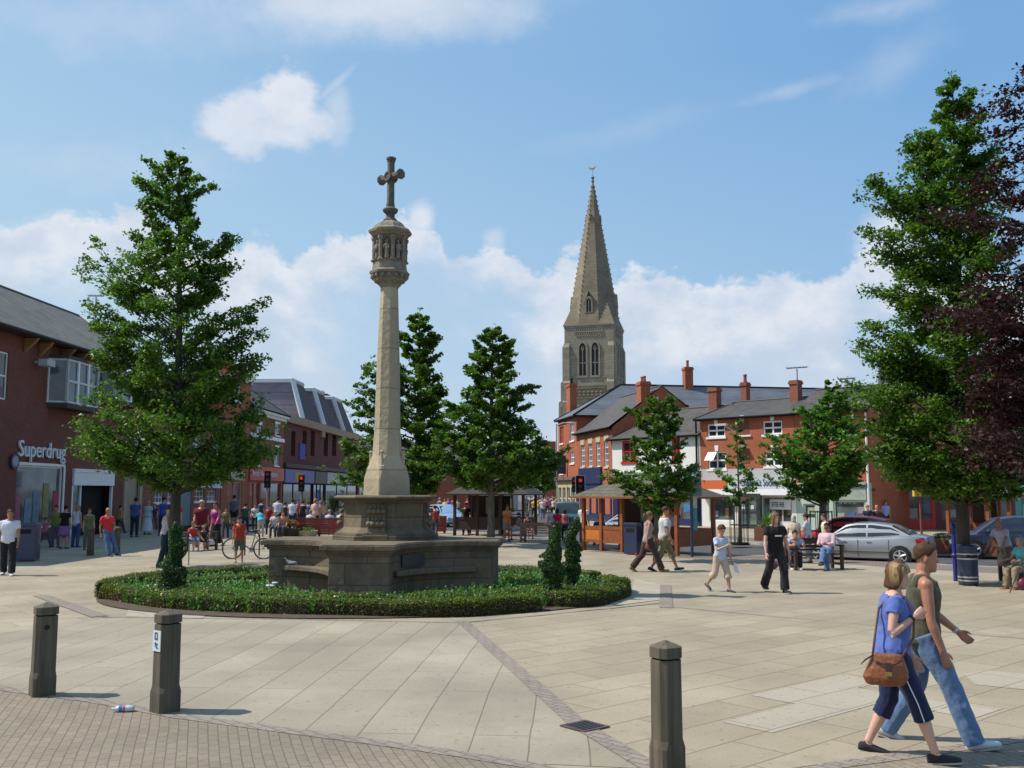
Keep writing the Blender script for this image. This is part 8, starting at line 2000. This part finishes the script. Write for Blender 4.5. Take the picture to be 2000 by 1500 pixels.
P(570,1038,973,85,'person in a white shirt and dark blue jeans walking away below the red signal',top=('tee',(.56,.58,.66)),bot=('jeans',(.02,.04,.12)),hair=('short','dark'))
P(614,1042,972,75,'woman in a pale pink shirt with blond hair in a bun behind the red seat',fem=True,top=('tee',(.62,.36,.32)),bot=('trousers',(.02,.02,.03)),hair=('tail','blond'),fat=1.1)
P(524,1044,985,-100,'person in a dark red shirt facing us near the bicycle rack',top=('tee',(.25,.02,.03)),bot=('trousers',(.04,.04,.05)),hair=('short','dark'))
P(590,1036,976,70,'person in black between the white shirt and the pink shirt',top=('tee',(.02,.02,.025)),bot=('trousers',(.03,.03,.04)),hair=('short','dark'))
P(581,1030,975,-80,'person in a crimson shirt walking towards us beyond the tubs',top=('tee',(.30,.02,.05)),bot=('trousers',(.04,.04,.06)),hair=('short','brown'))
P(632,1034,976,-95,'woman in a peach top beyond the red seat near the spiky palm',fem=True,top=('strap',(.50,.33,.22)),bot=('jeans',(.07,.10,.2)),hair=('long','brown'))
P(508,1030,975,60,'person in a navy top with a pale collar beyond the bicycle',top=('tee',(.03,.04,.12)),bot=('trousers',(.05,.05,.08)),hair=('short','dark'))
for (px,lab,tc_,hc_) in ((603,'person in white with short blond hair sitting on the red seat, seen from behind',(.62,.60,.62),'blond'),(640,'bald man in a pale blue shirt sitting on the red seat',(.50,.55,.66),'grey'),(663,'person in white sitting at the right end of the red seat',(.62,.62,.64),'dark')):
    g=gnd(px,1046); person((g.x,g.y+.35,0),R(88),lab,H=1.68,pose=dict(hl=84,kl=80,hr=84,kr=80,sl=20,el=40,sr=20,er=40),seat=.46,top=('tee',tc_),bot=('trousers',(.05,.05,.07)),hair=('short',hc_),lod=2)
for (px,lab,tc_,hc_) in ((537,'white haired person sitting behind the rusty leaved tub',(.50,.48,.5),'white'),(552,'person with a sunburnt face sitting right of the white haired one',(.45,.20,.12),'brown')):
    g=gnd(px,1050); person((g.x,g.y,0),R(-90),lab,H=1.7,pose=dict(hl=84,kl=80,hr=84,kr=80,sl=20,el=40,sr=20,er=40),seat=.44,top=('tee',tc_),bot=('trousers',(.05,.05,.07)),hair=('short',hc_),lod=2)
for (px,py,hd,lab,tc_,bc_,hr_) in (
 (478,1038,95,'person in a bottle green top walking away near the grey shirted man',(.05,.10,.06),(.04,.04,.05),'dark'),
 (497,1036,-80,'woman in a white top and dark skirt facing us beyond the bicycle saddle',(.55,.55,.56),(.03,.03,.04),'brown'),
 (556,1034,100,'man in a charcoal shirt between two white shirted walkers',(.05,.05,.06),(.08,.10,.15),'dark'),
 (601,1030,80,'person in a blue denim shirt just left of the blond woman in pale pink',(.08,.14,.28),(.03,.03,.04),'brown'),
 (625,1029,-90,'man in a beige jacket facing us, right of the blond woman in pale pink',(.38,.31,.22),(.06,.06,.08),'grey'),
 (645,1028,85,'person in a plum coat walking away left of the spiky palm',(.14,.03,.08),(.03,.03,.05),'dark'),
 (676,1034,-85,'man in a sky blue shirt right of the spiky palm',(.18,.34,.52),(.05,.06,.10),'dark'),
 (683,1040,90,'woman in a cream dress walking away close to the plinth',(.58,.52,.40),(.5,.45,.35),'light'),
 (300,1036,-80,'woman in a navy cardigan facing us by the office door',(.03,.04,.12),(.10,.10,.12),'brown'),
 (232,1042,60,'man in a mustard shirt between the shop door and the beige doorway',(.40,.26,.05),(.05,.05,.06),'dark'),
 (86,1068,60,'child in a pink top holding still by the shop window',(.50,.14,.22),(.06,.08,.16),'light'),
 (440,1052,-75,'woman in an olive top facing us, right of the magenta vest',(.14,.14,.05),(.05,.05,.05),'dark'),
 (849,1046,90,'man in a red checked shirt right of the plinth, walking away',(.34,.05,.05),(.05,.06,.10),'dark'),
 (910,1044,-90,'person in black standing behind the conical tree trunk',(.02,.02,.02),(.02,.02,.03),'dark'),
 (1128,1030,-85,'woman in a white blouse crossing behind the teal car',(.60,.60,.58),(.20,.16,.12),'blond')):
    P(px,py,972,hd,lab,top=('tee',tc_),bot=('trousers',bc_),hair=('short',hr_),fem='woman' in lab,H=(1.25 if 'child' in lab else 1.55+.02*(px%11)),pose=WALK if px%2 else WALK2)
# centre
r,i=P(990,1058,984,-60,'man in an orange shirt and grey shorts reading a white paper',top=('tee',(.66,.20,.06)),bot=('shorts',(.24,.22,.20),.03),hair=('short','brown'),skin_c=SKT,fat=1.1,pose=dict(sr=25,er=85,sl=25,el=85,il=20,ir=20),headpitch=20,lod=1)
held((r,i),'l','white sheet of paper held by the man in orange','paper_sheet','paper',lambda o:(lambda m:(m.box(-.02,.28,-.15,.15,-.02,.0),m.build('sheet',SIGNW,o)))(MB()))
g=gnd(1015,1055); person((g.x,g.y,0),R(170),'woman in a grey vest sitting on the bench with one leg stretched out',H=1.68,fem=True,pose=dict(hl=84,kl=40,hr=84,kr=85,sl=20,el=40,sr=20,er=40),seat=.44,top=('strap',(.22,.20,.22)),bot=('shorts',(.42,.42,.46),.02),hair=('long','brown'),lod=1,skin_c=SKT)
g=gnd(1030,1052); person((g.x,g.y-.1,0),R(-70),'girl in a black top and pink shorts sitting on the pale bench',H=1.55,fem=True,pose=dict(hl=84,kl=80,hr=84,kr=80,sl=-15,el=10,sr=20,er=40),seat=.44,top=('strap',(.02,.015,.02)),bot=('shorts',(.65,.12,.30),.02),hair=('tail','dark'),lod=1,skin_c=SKT)
P(1078,1057,991,100,'girl in a pale lavender shirt and jeans, left of three girls standing in a row',fem=True,top=('tee',(.50,.50,.60)),bot=('jeans',(.03,.05,.14)),hair=('short','brown'),lod=1)
P(1089,1058,991,90,'girl in a bright red top, in the middle of three girls standing in a row',fem=True,top=('tee',(.50,.02,.06)),bot=('jeans',(.02,.03,.08)),hair=('long','dark'),lod=1)
P(1103,1056,993,75,'girl in a salmon pink top, right of three girls standing in a row',fem=True,top=('tee',(.42,.12,.12)),bot=('jeans',(.02,.03,.08)),hair=('bob','dark'),lod=1)
g=gnd(1162,1070); person((g.x+.3,g.y+1.2,0),R(100),'blond person in navy sitting inside the lit bus shelter',H=1.65,pose=dict(hl=84,kl=80,hr=84,kr=80,sl=20,el=40,sr=20,er=40),seat=.46,top=('tee',(.03,.035,.09)),bot=('trousers',(.03,.03,.05)),hair=('short','blond'),lod=1)
g=gnd(1146,1066); person((g.x,g.y+1.9,0),R(60),'person in a white shirt standing inside the left end of the lit bus shelter',H=1.75,top=('tee',(.60,.60,.62)),bot=('trousers',(.04,.04,.05)),hair=('short','brown'),lod=1)
r,i=P(1311,1092,1008,20,'person in white pushing a pushchair beyond the lit bus shelter',top=('tee',(.60,.60,.62)),bot=('trousers',(.1,.1,.12)),hair=('short','brown'),pos=V3(xat(1313,1000,37),37,0),H=1.62,lod=1)
for k,(px,py,hd,lab,tc_,bc_,hr_) in enumerate(((1731,1037,-90,'man in a blue shirt standing in the shop doorway right of the pale green shop',(.28,.36,.62),(.03,.03,.05),'dark'),(1713,1050,-120,'balding man in a dark brown jacket beyond the silver car',(.05,.03,.03),(.05,.05,.05),'bald'),(1694,1052,-90,'person with a red hat beyond the roof of the red car',(.03,.03,.06),(.05,.05,.05),'dark'))):
    P(px,py,(983,992,996)[k],hd,lab,top=('long' if k==1 else 'tee',tc_),bot=('trousers',bc_),hair=(('bald','grey') if hr_=='bald' else ('short',hr_)),lod=2,hat=(.55,.08,.04) if k==2 else None,pos=V3(xat(px,1000,46),46,0) if k else None or gnd(px,py),H=1.62 if k else 1.72)
# far crowd up the street: individuals
rs=random.Random(77)
cols=[((.75,.55,.02),'yellow'),((.62,.60,.60),'white'),((.55,.12,.15),'salmon'),((.10,.10,.14),'charcoal'),((.10,.12,.45),'blue'),((.60,.52,.45),'beige'),((.45,.03,.05),'red'),((.45,.52,.65),'pale blue'),((.58,.30,.36),'pink'),((.16,.22,.10),'olive'),((.30,.30,.33),'grey'),((.62,.58,.48),'cream')]
bots=[((.03,.04,.08),'dark trousers'),((.45,.42,.38),'pale trousers'),((.08,.12,.25),'blue jeans'),((.30,.24,.16),'khaki trousers'),((.02,.02,.02),'black trousers')]
spots=[(1052,1006,.0),(1043,1009,0),(1060,1014,1),(1069,1004,2),(1036,1003,3),(1075,1001,4),(1081,1008,5),(1048,999,6),(1064,998,7),(1057,1001,8),(1087,1003,9),(1071,996,10),(1040,997,11),(1079,997,0),(1090,999,1),(1053,995,2),(1085,994,3),(1066,994,5),(1034,994,7),(1045,993,1),(1074,993,8),(1060,992,6),(1092,994,1),(1029,1000,10),(1024,1008,9),(1082,991,11),(1088,990,0),(1050,991,5),
       (868,1012,0),(876,1008,4),(884,1006,2),(893,1010,5),(858,1015,3),(935,1014,7),(946,1012,10),(962,1008,1),(975,1012,8),(985,1006,3),(912,1008,6)]
used_lab={}
protos={}
for n,(px,py,ci) in enumerate(spots):
    c,cn=cols[int(ci) if n else 0]; b,bn=bots[(n*3+1)%5]; fem=(n%3==0); away=(n%2==0)
    g=gnd(px,py); hd=(90 if away else -90)+rs.uniform(-25,25)
    where='mid crowd' if 1050<px<=1075 else ('left in the crowd' if 1000<px<=1050 else ('at the right of the crowd' if px>1075 else ('left of the dark shelter' if px<900 else 'behind the dark shelter')))
    dist='near' if py>1005 else ('farther' if py>=997 else 'farthest')
    hh=('short','brown','dark','grey','blond')[0]; hcn=('brown','dark','grey','blond','light')[n%5]
    lab='%s %s haired figure in %s top and %s, %s'%(dist,{'light':'tawny'}.get(hcn,hcn),cn,bn,where)
    person(g,R(hd),lab,H=rs.uniform(1.6,1.8),fem=fem,fat=rs.uniform(.95,1.2),top=('tee',c),bot=('trousers',b),hair=('long' if fem and n%2 else 'short',hcn),pose=WALK if n%2 else WALK2,lod=2,group='people in the busy far street')

bpy.data.scenes.remove(TSC)
seen={}
for o_ in list(SC.objects):
    if o_.parent is None and o_.get('label'):
        seen.setdefault(o_['label'],[]).append(o_.name)
for k_,v_ in seen.items():
    if len(v_)>1: print('DUPLABEL',k_,v_)
